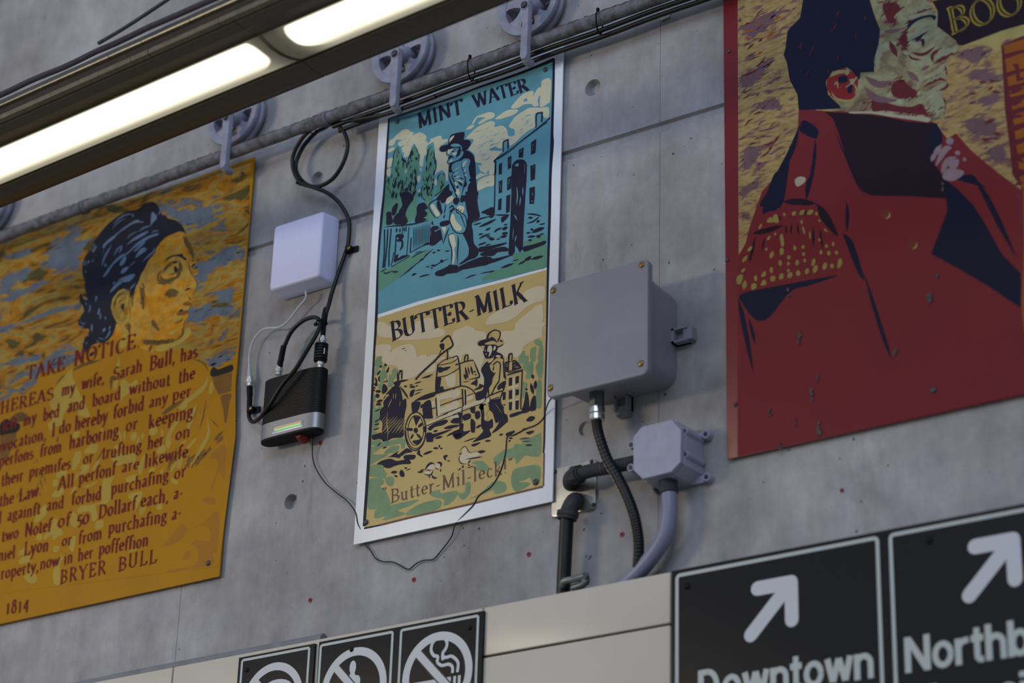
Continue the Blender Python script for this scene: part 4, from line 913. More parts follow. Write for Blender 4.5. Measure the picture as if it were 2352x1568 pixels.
# ---------------------------------------------------------------- broad-pen roman lettering
def el(cx, cy, rx, ry, a0=0, a1=360, n=12): return arcp(cx, cy, rx, ry, a0, a1, n)
SF = {
 'A': (.80, [[(.08,0),(.40,1)],[(.40,1),(.72,0)],[(.2,.34),(.6,.34)]], [(.08,0),(.72,0)]),
 'B': (.70, [[(.18,0),(.18,1)],[(.18,.97)]+arcp(.34,.75,.24,.22,90,-90,7)+[(.18,.52)],[(.18,.52)]+arcp(.34,.27,.30,.24,90,-90,7)+[(.18,.03)]], [(.15,0),(.15,1)]),
 'C': (.74, [arcp(.42,.5,.32,.48,48,312,16),[(.66,.86),(.66,.98)]], []),
 'D': (.82, [[(.18,0),(.18,1)],[(.18,.97)]+arcp(.34,.5,.38,.47,90,-90,9)+[(.18,.03)]], [(.15,0),(.15,1)]),
 'E': (.68, [[(.18,0),(.18,1)],[(.18,.97),(.58,.97),(.60,.80)],[(.18,.51),(.46,.51)],[(.46,.60),(.46,.42)],[(.18,.03),(.60,.03),(.63,.22)]], [(.15,0),(.15,1)]),
 'H': (.86, [[(.18,0),(.18,1)],[(.68,0),(.68,1)],[(.18,.5),(.68,.5)]], [(.18,0),(.18,1),(.68,0),(.68,1)]),
 'I': (.36, [[(.18,0),(.18,1)]], [(.18,0),(.18,1)]),
 'K': (.80, [[(.18,0),(.18,1)],[(.66,1),(.2,.42)],[(.32,.56),(.72,0)]], [(.18,0),(.18,1),(.66,1),(.72,0)]),
 'L': (.64, [[(.18,0),(.18,1)],[(.18,.03),(.56,.03),(.60,.24)]], [(.15,0),(.18,1)]),
 'M': (.98, [[(.15,0),(.17,1)],[(.17,1),(.48,.05)],[(.48,.05),(.80,1)],[(.80,1),(.82,0)]], [(.15,0),(.13,1),(.84,1),(.82,0)]),
 'N': (.86, [[(.16,0),(.16,1)],[(.16,1),(.70,.02)],[(.70,.02),(.70,1)]], [(.16,0),(.12,1),(.70,1)]),
 'O': (.84, [el(.42,.5,.34,.48,90,450,22)], []),
 'R': (.78, [[(.18,0),(.18,1)],[(.18,.97)]+arcp(.34,.73,.26,.24,90,-90,7)+[(.18,.49)],[(.36,.5),(.68,.02)]], [(.18,0),(.15,1),(.70,0)]),
 'S': (.62, [arcp(.31,.74,.22,.23,30,270,9)+arcp(.31,.26,.25,.24,90,-150,9)], []),
 'T': (.74, [[(.37,0),(.37,1)],[(.04,.80),(.06,.97),(.68,.97),(.70,.80)]], [(.37,0)]),
 'U': (.80, [[(.16,1),(.16,.30)]+arcp(.40,.28,.24,.26,180,360,8)+[(.64,1)]], [(.16,1),(.64,1)]),
 'W': (1.12, [[(.08,1),(.32,0)],[(.32,0),(.56,.98)],[(.56,.98),(.80,0)],[(.80,0),(1.04,1)]], [(.08,1),(.56,1),(1.04,1)]),
 'Y': (.78, [[(.06,1),(.39,.48)],[(.39,.48),(.72,1)],[(.39,.5),(.39,0)]], [(.06,1),(.72,1),(.39,0)]),
 'a': (.50, [[(.10,.50),(.24,.62),(.36,.50),(.36,.10),(.48,.02)],[(.36,.36),(.16,.26),(.10,.12),(.20,.01),(.36,.14)]], []),
 'b': (.56, [[(.14,1),(.14,0)],el(.30,.30,.18,.30,170,-170,14)], [(.10,1)]),
 'c': (.48, [arcp(.28,.31,.19,.30,50,320,12)], []),
 'd': (.56, [[(.42,1),(.42,0)],el(.25,.30,.18,.30,10,350,14)], [(.38,1),(.46,0)]),
 'e': (.50, [[(.10,.33),(.42,.36)]+arcp(.27,.32,.18,.29,10,318,14)], []),
 'f': (.36, [[(.40,.88),(.32,1),(.20,.90),(.17,.60),(.17,0)],[(.04,.60),(.34,.60)]], [(.17,0)]),
 'g': (.54, [el(.26,.42,.15,.19,0,360,12),[(.38,.55),(.52,.60)],[(.18,.24),(.14,.12),(.40,.02),(.44,-.14),(.26,-.27),(.08,-.20),(.10,-.06),(.24,.04)]], []),
 'h': (.60, [[(.14,1),(.14,0)],[(.14,.42),(.30,.61),(.45,.48),(.46,0)]], [(.10,1),(.14,0),(.46,0)]),
 'i': (.30, [[(.15,.60),(.15,0)],[(.13,.80),(.17,.84)]], [(.11,.60),(.15,0)]),
 'k': (.58, [[(.14,1),(.14,0)],[(.46,.60),(.16,.26)],[(.24,.36),(.50,0)]], [(.10,1),(.14,0),(.50,0)]),
 'l': (.30, [[(.15,1),(.15,0)]], [(.11,1),(.15,0)]),
 'm': (.88, [[(.13,.60),(.13,0)],[(.13,.42),(.27,.61),(.41,.48),(.42,0)],[(.42,.42),(.58,.61),(.71,.48),(.72,0)]], [(.10,.6),(.13,0),(.42,0),(.72,0)]),
 'n': (.60, [[(.14,.60),(.14,0)],[(.14,.42),(.30,.61),(.45,.48),(.46,0)]], [(.10,.6),(.14,0),(.46,0)]),
 'o': (.54, [el(.27,.31,.19,.30,90,450,16)], []),
 'p': (.58, [[(.14,.60),(.14,-.32)],el(.31,.31,.18,.30,170,-170,14)], [(.10,.6),(.14,-.32)]),
 'r': (.42, [[(.14,.60),(.14,0)],[(.14,.40),(.26,.60),(.38,.56)]], [(.10,.6),(.14,0)]),
 's': (.42, [arcp(.21,.46,.13,.15,40,260,7)+arcp(.20,.16,.15,.15,80,-140,7)], []),
 't': (.36, [[(.17,.86),(.17,.12),(.26,.01),(.36,.10)],[(.04,.60),(.34,.60)]], []),
 'u': (.60, [[(.13,.60),(.14,.16),(.26,.0),(.44,.16)],[(.44,.60),(.44,.04),(.54,.0)]], [(.10,.6),(.41,.6)]),
 'v': (.54, [[(.08,.60),(.26,0)],[(.26,0),(.46,.60)]], [(.08,.6),(.46,.6)]),
 'w': (.78, [[(.07,.60),(.22,0)],[(.22,0),(.39,.58)],[(.39,.58),(.54,0)],[(.54,0),(.72,.60)]], [(.07,.6),(.72,.6)]),
 'y': (.54, [[(.08,.60),(.27,.02)],[(.47,.60),(.27,.0),(.12,-.30),(.04,-.26)]], [(.08,.6),(.47,.6)]),
 'ſ': (.34, [[(.40,.86),(.32,1),(.20,.90),(.17,.60),(.17,0)],[(.06,.55),(.17,.58)]], [(.17,0)]),
 '.': (.26, [[(.09,.03),(.17,.10)]], []), ',': (.26, [[(.15,.11),(.13,-.02),(.06,-.16)]], []), '-': (.40, [[(.06,.32),(.32,.36)]], []),
 '!': (.30, [[(.15,1),(.14,.28)],[(.12,.03),(.17,.08)]], []), '“': (.34, [[(.12,.98),(.08,.80)],[(.26,.98),(.22,.80)]], []), '”': (.34, [[(.12,1),(.08,.82)],[(.26,1),(.22,.82)]], []),
 '1': (.36, [[(.18,.62),(.18,0)],[(.08,.52),(.18,.62)]], [(.18,0)]), '8': (.48, [el(.24,.64,.13,.15,0,360,12), el(.24,.24,.18,.23,0,360,14)], []),
 '4': (.46, [[(.34,.66),(.06,.20),(.44,.20)],[(.34,.66),(.34,-.12)]], []), '5': (.46, [[(.42,.66),(.18,.66),(.14,.36)]+arcp(.22,.14,.19,.22,90,-110,8)], []), '0': (.52, [el(.26,.32,.2,.31,0,360,16)], []),
}
def serif(ink, txt, A, B, C, wt=.16, thin=.055, ser=.13, nib=18, track=.06, space=.38, seed=1, jit=0.0, only=None):
    """hand-lettered text on the wall plane of ink: baseline A->B (photo px, text is stretched to fit), C = cap top above A"""
    wd = sum((space if ch == ' ' else SF[ch][0] + track) for ch in txt)
    a, b, c = P(A[0], A[1], ink.base), P(B[0], B[1], ink.base), P(C[0], C[1], ink.base)
    ux, uz = (b.x-a.x)/wd, (b.z-a.z)/wd; vx, vz = c.x-a.x, c.z-a.z; em = math.hypot(vx, vz)
    rnd = random.Random(seed); x = 0; k = 0
    def ribbon(pts, w):
        ink.bump()
        L, Rr = stroke_poly(pts, w); bb = len(ink.v)
        for p, q in zip(L, Rr): ink.v.append(Vector((p[0], -ink.off, p[1]))); ink.v.append(Vector((q[0], -ink.off, q[1])))
        for i in range(len(L)-1): ink.f.append((bb+2*i, bb+2*i+1, bb+2*i+3, bb+2*i+2))
    for ch in txt:
        if ch == ' ': x += space; k += 1; continue
        w_, ss, sr = SF[ch]; jy = rnd.uniform(-jit, jit); jr = 1+rnd.uniform(-jit, jit)
        def mp(p): 
            u, v = x + p[0], p[1]*jr + jy; return (a.x + ux*u + vx*v, a.z + uz*u + vz*v)
        for s in ss:
            s2 = spl(s, 4) if len(s) > 2 else [(s[0][0]+(s[1][0]-s[0][0])*t/4, s[0][1]+(s[1][1]-s[0][1])*t/4) for t in range(5)]
            ws = []
            for i in range(len(s2)):
                p, q = s2[max(i-1, 0)], s2[min(i+1, len(s2)-1)]; ang = math.atan2(q[1]-p[1], q[0]-p[0])
                ws.append(em*max(thin, wt*abs(math.sin(ang - math.radians(nib)))**1.3)*(1+rnd.uniform(-.10, .10)*(jit > 0)))
            ribbon([mp(p) for p in s2], ws)
        if ser:
            for sx, sy in sr:
                d = -.012 if sy < .3 and sy > -.1 else 0
                ribbon([mp((sx-ser, sy+d-.02)), mp((sx, sy)), mp((sx+ser, sy+d+.02))], [em*thin*.8, em*thin*1.25, em*thin*.8])
        x += w_ + track; k += 1
ART_K = (0.98, 0.90, 0.78)
def art(name, h, k=1.0, rough=0.5, noise=0.06, nscale=30, spec=0.18):
    c = hexc(h); c = tuple(min(0.9, x*kk*k) for x, kk in zip(c[:3], ART_K)) + (1,)
    return mat(name, c, rough, 0, spec, noise=noise, nscale=nscale)
# ---------------------------------------------------------------- middle poster: teal "MINT WATER" above cream "BUTTER-MILK"
CO = .012
def sheet(parent, x0, x1, z0, z1, off, m, name='sheet'):
    bm = bmesh.new(); plate_xz(bm, x0, x1, z0, z1, off-.003, off, .0012, .0006, 2); o = fromb(name, bm, m, parent, True)
    bm = bmesh.new()
    for x in (x0+.05, x1-.05):
        for z in (z0+.05, z1-.05): turned(bm, (x, -.0003, z), (x, -(off-.003), z), [(0, .009), (1, .009)], 10)
    fromb('spacer', bm, M['dark'], parent); return o
x0 = (P(873,263,CO).x + P(810,1250,CO).x)/2; x1 = (P(1293,110,CO).x + P(1270,1150,CO).x)/2; z1 = P(1294,100,CO).z; z0 = (P(809,1251,CO).z + P(1270,1151,CO).z)/2
pc = empty('enamel_poster', ((x0+x1)/2, 0, z0), 'tall teal and cream poster reading MINT WATER and BUTTER-MILK with a white border', 'poster')
M['paper'] = mat('white_poster_enamel', '#dfe2e6', .32, 0, .4, noise=.05, nscale=14)
sheet(pc, x0, x1, z0, z1, CO, M['paper'])
NAVY = art('navy_print', '#1e1c38', .9); TEAL = art('teal_print', '#46788c', 1.8, noise=.10, nscale=12); CREAM = art('cream_print', '#aaaf9e', 1.4); GREEN = art('green_print', '#4a7a6c', 1.55, noise=.12)
TAN = art('tan_print', '#ae9f6e', 1.25, noise=.08, nscale=9); CLOUD = art('pale_cloud_print', '#b4b09e', 1.28, noise=.05); BGREEN = art('sea_green_print', '#759476', 1.1, noise=.18); BROWN = art('faded_brown_print', '#6c5850', 1.0, noise=.2, nscale=60)
TV = tf(0, 0, 1)
VA = tf(860,100,5.2273); VB = tf(860,280,8.7115); VC = tf(1080,240,9.8); VD = tf(860,440,7.8385); VE = tf(1060,380,6.0318); VF = tf(840,600,5.3455)
i0 = Ink(CO+0.000064)
draw(i0, TV, 'f 893,273 960,250 1040,224 1100,200 1160,180 1220,158 1272,136 1269,300 1265,400 1262,500 1257,614 1160,640 1060,665 960,692 865,723 868,600 876,500 882,440 888,340')
i0.done('teal_field', TEAL, pc)
i0 = Ink(CO+0.000064)
draw(i0, TV, 'f 864,731 960,700 1060,672 1160,646 1256,619 1256,760 1252,900 1250,1010 1248,1116 1080,1155 960,1183 838,1211 845,1080 852,960 858,830')
i0.done('tan_field', TAN, pc)
g = Ink(CO+0.000160)
draw(g, VB, '''F 470,480 520,560 550,680 625,770 630,900 600,1000 590,1100 560,1250 540,1400 540,1568 200,1568 215,1400 225,1080 260,1090 330,1080 350,950 380,800 370,700 390,620 420,560
F 800,480 850,560 860,640 900,690 880,850 895,1000 860,1100 840,1250 830,1350 870,1400 860,1568 700,1568 560,1568 560,1300 600,1100 660,1000 665,830 690,700 730,640 750,540
F 1140,470 1170,540 1200,600 1215,740 1230,860 1200,1050 1180,1200 1195,1400 1180,1500 1000,1568 940,1500 930,1400 950,1250 960,1050 1030,860 1035,740 1060,620 1090,540
F 1340,1015 1400,1040 1410,1150 1415,1280 1350,1370 1260,1440 1230,1440 1260,1250 1280,1200 1250,1110 1290,1050''')
draw(g, VD, '''f 150,0 560,0 700,0 780,100 760,400 640,560 450,590 210,600 145,590 165,200
F 900,170 1060,110 980,240 1060,440 1090,480 900,520 880,480 950,430 930,360 960,300
F 210,1440 330,1350 640,1180 900,1060 1000,1040 880,1180 700,1320 520,1470 400,1568 90,1568 120,1500''')
draw(g, VF, 'F 165,110 330,90 480,40 620,0 430,180 220,330 160,350')
draw(g, VE, '''F 720,1230 870,1190 1165,1100 1165,1400 1040,1440 900,1470 620,1550 380,1568 480,1480 700,1360
F 860,1060 1000,1010 1150,960 1150,1040 900,1110''')
draw(g, VF, 'F 1440,200 1600,110 1900,60 2200,0 2200,80 1900,140 1620,200 1440,230')
g.done('green_print', GREEN, pc)
c = Ink(CO+0.000288)
draw(c, VB, '''F 415,285 480,230 560,165 640,145 705,165 710,190 770,205 785,240 760,275 830,235 905,210 990,240 1040,290 1035,350 1005,385 1060,375 1050,430 1100,400 1130,360 1110,345 1180,320 1250,290 1325,275 1345,310 1355,350 1440,340 1470,350 1450,400 1380,440 1320,480 1290,540 1310,590 1400,600 1450,600 1455,680 1480,700 1460,780 1470,830 1485,900 1475,1000 1470,1100 1460,1190 1430,1160 1430,1080 1400,1000 1350,965 1290,990 1240,1030 1210,1070 1215,1010 1240,960 1250,880 1250,760 1210,730 1215,620 1200,500 1175,400 1130,430 1060,470 1040,560 1045,640 1000,680 980,790 970,870 935,905 905,860 900,770 915,690 905,640 860,630 870,560 835,490 800,430 760,480 720,580 680,680 620,705 580,690 595,620 560,600 550,510 600,480 560,470 530,495 470,450 500,390 560,370 470,350 420,380 400,440 370,470 290,475 285,420 310,370 380,330
F 265,600 270,560 330,520 405,510 380,560 310,605
F 240,770 330,715 365,740 345,830 330,890 270,910 235,860
F 240,960 320,925 325,1000 305,1085 270,1085 235,1020
F 605,990 620,930 655,920 650,980 620,1025
F 850,1130 880,1080 920,1075 915,1160 895,1205 870,1200
F 905,935 940,925 940,970 920,985
F 1190,1150 1240,1145 1245,1250 1205,1255
F 880,1360 920,1350 910,1400 885,1395''')
draw(c, VA, '''F 1640,775 1680,710 1790,600 1910,570 1900,640 1960,540 2000,520 2010,450 2080,415 2120,440 2120,550 2110,690 2080,720 2020,760 1985,745 1990,620 1960,680 1970,740 1920,755 1880,725 1790,735 1720,775
F 1450,905 1500,860 1600,800 1725,795 1680,850 1580,885 1520,905
F 1170,965 1215,885 1290,850 1380,822 1440,840 1430,890 1350,920 1290,960 1240,960 1290,915 1330,890 1240,890 1200,950
F 1100,1035 1140,990 1195,975 1175,1015
F 1100,1140 1170,1060 1240,1000 1340,950 1400,930 1450,950 1440,1000 1530,985 1590,1030 1610,1110 1680,1100 1680,1030 1640,1020 1615,990 1650,930 1700,870 1790,810 1870,770 2000,770 2090,765 2095,870 2060,895 2025,870 2010,820 1930,845 1930,960 1930,1000 1860,1040 1780,1100 1700,1180 1625,1225 1610,1150 1550,1180 1530,1260 1450,1245 1380,1280 1530,1290 1520,1310 1440,1400 1435,1450 1440,1520 1430,1568 1380,1568 1370,1500 1300,1540 1260,1500 1290,1440 1210,1420 1200,1330 1130,1270 1160,1220 1190,1150''')
draw(c, VE, '''F 245,0 455,0 450,100 400,120 370,65 340,110 280,80 250,30
F 205,190 200,150 270,100 300,120 400,110 290,150
F 215,335 225,230 300,170 445,135 450,270 350,295 250,340''')
c.done('cloud_print', CREAM, pc)
c = Ink(CO+0.000416)
draw(c, VA, 'f 1790,670 1830,655 1835,690 1795,700')
draw(c, VE, 'f 340,235 385,220 380,240 340,245')
dabs(c, VA, '1180,1060 1400,930 1600,1030 1680,1100 1700,900 1900,780 1930,1000 1700,1150 1450,1250 1400,1400 1250,1480 1180,1150', 46, (30,110), (3,9), -35, 20, 4, .5)
dabs(c, VB, '450,280 650,160 1000,260 1000,400 850,420 620,600 500,430', 12, (30,90), (3,8), -35, 15, 8, .5)
dabs(c, VB, '1230,420 1440,420 1440,900 1260,900', 8, (30,90), (3,7), 70, 40, 9, .5)
# teal silhouettes that keep the clouds clear of the figure
draw(c, VB, '''f 1450,570 1740,505 1760,600 1830,600 1900,720 1900,1000 1960,1150 1870,1300 1850,1568 1200,1568 1470,1240 1490,880 1460,800 1490,740 1480,680 1500,660 1440,655''')
draw(c, VD, 'f 1140,110 1280,20 1860,0 1850,500 1600,760 1500,1310 1360,1310 1240,950 1090,460 980,260')
c.done('teal_overprint', TEAL, pc)
n = Ink(CO+0.000608)
# trees
for k, (poly, cnt) in enumerate((('470,480 550,680 625,770 630,900 590,1100 540,1568 200,1568 230,1100 350,950 380,800 370,700', 20), ('800,480 860,640 900,690 895,1000 830,1350 860,1568 560,1568 560,1300 665,830 690,700', 22), ('1140,470 1200,600 1230,860 1180,1200 1190,1500 940,1540 950,1250 960,1050 1030,860 1060,620', 20), ('1340,1015 1410,1150 1415,1280 1350,1370 1240,1440 1280,1200', 6))):
    dabs(n, VB, poly, cnt, (60,150), (12,30), 92, 22, 20+k, .45, .12)
dabs(n, VB, '380,1100 900,1050 900,1568 300,1568', 36, (80,200), (16,44), 100, 25, 31, .4, .1)
dabs(n, VB, '960,1050 1190,1100 1180,1568 940,1568', 14, (60,150), (12,34), 96, 25, 32, .4, .1)
draw(n, VB, '''t 16 480,480 430,560 385,640 375,760 345,960
t 18 540,640 560,720 630,800 640,900 600,1010
F 550,720 620,760 630,800 580,800 545,760
t 16 800,480 740,570 720,640 680,750 660,870 640,1000
t 16 800,480 860,590 890,680 890,820
F 750,560 780,640 740,680 700,720 720,640
t 26 1130,480 1080,560 1060,660 1040,760 1060,830
t 18 1160,560 1190,640 1215,760 1230,870 1195,1050
t 14 1330,1020 1270,1100 1270,1200
t 16 1370,1010 1400,1080
l 14 960,1280 930,1400 945,1500 1020,1568
l 16 1200,1480 1350,1370 1480,1250''')
draw(n, VD, '''F 500,20 600,0 690,60 700,140 640,220 580,330 560,420 600,520 560,580 450,580 470,430 440,350 500,250 480,120
F 800,220 900,200 960,300 900,330 950,380 930,440 880,470 940,500 860,540 740,560 730,480 760,400 760,300
F 215,380 290,360 310,440 330,560 220,600 215,480
F 340,260 410,200 420,260 380,400 320,430 310,340
F 350,460 440,370 470,430 470,570 380,590 340,540
t 26 150,645 300,620 560,600 760,570 1000,515
l 24 180,680 180,900 172,1160 150,1370
l 24 240,670 225,950 205,1150 180,1365
l 22 300,660 280,900 262,1100 258,1350
l 16 345,1090 330,1200 300,1330
l 22 390,800 378,1000 362,1250
t 30 400,650 395,740
t 26 460,650 455,740
t 26 530,630 535,720
t 22 570,620 565,730
l 14 620,640 600,900 580,1140
l 20 660,830 650,1000 640,1100
F 380,790 440,760 500,760 530,800 500,860 520,900 510,1000 450,1060 480,980 480,900 420,900 400,870 440,840
F 360,1180 430,1120 420,1200 500,1150 630,1140 560,1180 430,1240 350,1270
l 12 300,1355 460,1260 640,1160
l 14 660,1090 860,980 1000,940
t 40 860,980 960,930 1060,950 1200,850
l 13 500,600 505,820
F 1015,660 1060,620 1140,620 1150,670 1080,700 1100,720 1180,690 1210,850 1100,920 1010,950 1000,850 1020,760
t 28 1045,520 1040,570 1065,600
l 14 120,1440 210,1385
t 22 160,1430 200,1470 340,1420
t 30 310,1445 430,1440
t 14 420,1568 620,1420 740,1310 900,1190
t 12 520,1480 700,1340 860,1220 1060,1020
t 26 800,1540 890,1510 1000,1490
t 34 680,1520 700,1490 760,1470
t 30 810,1250 900,1190
t 26 1040,1110 1100,1080
t 30 1120,1060 1185,1050
t 22 1260,1075 1365,1060
t 16 1010,1330 1100,1320 1210,1260 1350,1200
d 1060 1330 45 18
d 1210 1250 28 28
d 1030 1375 22 10
t 18 920,1360 1000,1340
t 18 660,1200 760,1130 940,1050
t 14 720,1110 860,1060
t 16 880,1180 1060,1030''')
for x in range(700, 1001, 27): n.line([(860+x/7.8385, 440+(640-(x-700)*.33)/7.8385), (860+(x+4)/7.8385, 440+(800-(x-700)*.1)/7.8385), (860+(x-2)/7.8385, 440+(1050-(x-700)*.36)/7.8385)], 1.5, 4, .3)
# man with the mug
draw(n, VB, '''F 1480,400 1495,330 1530,265 1620,225 1785,200 1800,260 1790,350 1880,360 1925,400 1920,450 1880,520 1830,565 1790,600 1750,560 1755,500 1690,440 1600,430 1530,450 1540,490 1620,500 1740,492 1700,522 1600,520 1500,545 1440,575 1390,600 1330,590 1305,545 1330,490 1400,465 1470,445
l 14 1455,565 1440,650 1492,657
t 34 1490,625 1540,585 1600,605
t 20 1530,580 1580,550 1640,560
F 1475,710 1520,665 1560,680 1592,722 1540,712 1500,745 1480,735
l 16 1500,735 1462,790 1470,828 1530,822 1640,785
t 40 1680,545 1672,640 1630,715
F 1700,520 1740,560 1720,620 1690,680 1670,640 1680,560
F 1830,570 1900,590 1960,640 2000,720 2020,860 2030,1100 2040,1220 2055,1350 2050,1568 1850,1568 1740,1500 1850,1490 1870,1430 1860,1380 1870,1300 1900,1230 1960,1180 1920,1120 1890,980 1890,880 1920,780 1890,740 1800,730 1740,770 1640,800 1560,850 1540,940 1560,990 1490,1010 1490,880 1520,830 1600,790 1700,740 1760,680 1780,620
t 24 1740,810 1750,900 1790,1020 1820,1150 1790,1280 1760,1420 1720,1568
t 40 1480,1000 1520,1180 1600,1350 1640,1480 1655,1568
t 24 1560,990 1555,1100 1600,1200 1600,1350
t 26 1560,1000 1600,1020
d 1612 1088 20 14
t 24 1700,1115 1790,1145
t 44 1670,1180 1770,1290
t 40 1655,1270 1670,1340
F 1790,1290 1830,1180 1850,1260 1800,1310
F 1490,1240 1500,1350 1560,1430 1500,1500 1440,1568 1250,1568 1260,1500 1400,1340
d 1935 1165 42 36
F 1740,1470 1850,1470 1860,1500 1745,1510''')
draw(n, VD, '''F 1140,110 1280,20 1340,0 1410,0 1350,90 1300,150 1250,205 1200,195 1180,130
F 1430,120 1510,110 1530,170 1480,240 1420,200
F 1650,0 1860,0 1850,130 1870,300 1895,450 1790,530 1750,610 1770,700 1780,880 1810,960 1870,1030 1870,1120 1810,1190 1700,1230 1590,1290 1510,1310 1600,1240 1680,1160 1700,1060 1680,950 1620,820 1590,750 1650,690 1660,560 1680,450 1650,300 1630,180 1560,200 1540,150 1570,80 1640,90
l 18 1130,130 1020,190 980,260 1000,330 1095,465
F 1130,170 1180,180 1215,320 1222,380 1130,475 1110,470 1190,400 1150,330 1120,250
t 20 1280,210 1270,330 1250,400
t 26 1265,410 1245,485
l 22 1350,300 1400,250 1420,300 1360,350
l 16 1350,370 1440,290
d 1385 275 10 10
F 1175,590 1200,540 1340,515 1350,580 1270,620 1190,620
t 22 1170,620 1200,760 1240,950
t 22 1350,640 1290,780 1240,940
t 20 1310,800 1440,740
t 20 1320,740 1340,900 1390,1040 1390,1200 1370,1310
t 26 1500,770 1510,900 1495,1100 1490,1310
F 1360,1310 1400,1320 1500,1330 1500,1430 1450,1460 1300,1480 1250,1510 1150,1520 1090,1490 1110,1440 1200,1400 1290,1360
F 1520,1350 1640,1290 1700,1290 1780,1230 1900,1180 2038,1170 2038,1310 1800,1350 1600,1400 1460,1465 1515,1410
F 1900,1010 2038,1000 2038,1060 1910,1080''')
draw(n, VE, '''F 270,650 350,605 440,575 445,660 380,690 330,670
t 20 160,790 250,740 400,700
t 18 160,825 280,790
F 380,700 440,670 440,710 400,725
t 34 240,850 360,800 480,740
t 20 460,685 560,685 665,680
F 550,720 620,690 660,680 620,740 560,790
t 24 330,900 405,860
t 26 450,930 490,890 570,860
t 40 560,890 640,850
t 20 580,825 640,810
t 22 230,960 300,940
t 24 240,1015 310,975 400,940
t 44 370,1010 460,1020
t 26 340,990 400,975
d 600 940 42 20 -.15
t 34 530,995 635,970
t 16 480,1025 540,1010
t 24 220,1105 350,1060
t 16 320,1110 410,1085
F 250,1130 400,1110 610,1065 600,1090 430,1150 260,1200
F 270,1215 450,1150 600,1125 650,1180 500,1200 430,1250 280,1248
F 100,1330 250,1280 400,1265 440,1290 640,1245 700,1240 560,1300 430,1345 250,1395 0,1440 0,1390
F 860,1125 1000,1090 1160,1040 1150,1090 1000,1150 870,1192
F 880,1290 960,1252 950,1300 890,1320
t 40 960,1300 1140,1250
t 24 780,1375 900,1310
t 16 50,1568 130,1530 210,1510
t 18 360,1480 460,1455
t 30 540,1420 640,1385 720,1355
t 12 240,1500 460,1455
t 12 700,1325 800,1295
t 22 900,670 1000,675 1115,700
t 20 905,800 1000,770 1080,700
t 30 920,720 990,725
t 34 1040,790 1080,755
t 22 890,940 960,925
t 30 950,880 1000,890
t 50 970,930 1060,890 1150,860
t 18 1070,820 1165,800
t 30 910,990 1030,975
t 44 1030,985 1100,975
t 20 1080,960 1140,940
t 26 920,1035 980,1030''')
# building and tower
draw(n, VE, '''f 700,0 905,0 900,180 885,400 870,640 860,800 850,1060 850,1150 805,1205 780,1150 740,1100 735,1200 700,1250 650,1230 655,1100 675,800 690,400 690,150
f 515,20 560,0 555,110 515,125
f 515,220 565,200 560,370 515,385
f 510,470 555,450 550,610 505,620
f 635,170 690,140 685,320 630,345
f 620,420 675,400 665,640 615,660
f 955,0 1020,0 1015,190 955,210
f 940,310 1015,290 1015,400 1000,530 940,530
f 640,0 690,0 690,25 650,50
l 15 465,0 460,400 450,690''')
draw(n, VC, '''f 935,1368 945,1355 960,1330 1000,1280 1040,1250 1080,1235 1160,1230 1200,1245 1230,1262 1262,1310 1280,1368
f 1370,850 1485,770 1470,1080 1365,1135
f 1095,1020 1205,960 1185,1190 1090,1195
f 845,1190 930,1150 915,1390 845,1460
f 645,1340 715,1305 710,1568 640,1568
f 1365,1380 1465,1335 1460,1568 1360,1568
l 24 530,1280 600,1210 900,1010 1210,770 1480,560 1700,380 1800,295
l 18 600,1240 900,1040 1200,790 1500,560 1735,395
F 525,1290 540,1250 580,1230 570,1290
l 30 575,1270 565,1568
l 24 745,1060 745,850 865,780
l 30 850,800 848,1000
l 26 1480,515 1490,230 1560,190 1630,170
l 34 1620,175 1608,390''')
# hand-drawn border
n.line(pp('893,273 889,340 882,440 876,500 868,600 864,730 858,830 852,960 845,1080 836,1208'), [3.5,5,4.5,6,4,6,4.5,6,7,6], 5)
n.line(pp('1272,134 1271,200 1268,300 1268,330 1264,400 1262,500 1258,640 1256,760 1252,900 1250,1010 1248,1040'), [5,5,6,8,6,6,5,4,4,4,3.5], 5)
n.line(pp('892,273 960,250 1040,224 1100,200 1160,180 1220,158 1272,136'), [2.5,3,4,4,5,5.5,7], 5)
n.line(pp('836,1213 870,1206'), 3.5, 0)
serif(n, 'MINT', (961,294), (1066,258.5), (957,262), wt=.20, thin=.05, ser=.12, track=.05, seed=3, jit=.015)
serif(n, 'WATER', (1090,247.5), (1216,206), (1083,219), wt=.20, thin=.05, ser=.12, track=.02, seed=4, jit=.015)
serif(n, 'BUTTER-MILK', (899,783), (1212,690), (894,741), wt=.185, thin=.05, ser=.12, track=.04, seed=5, jit=.015)
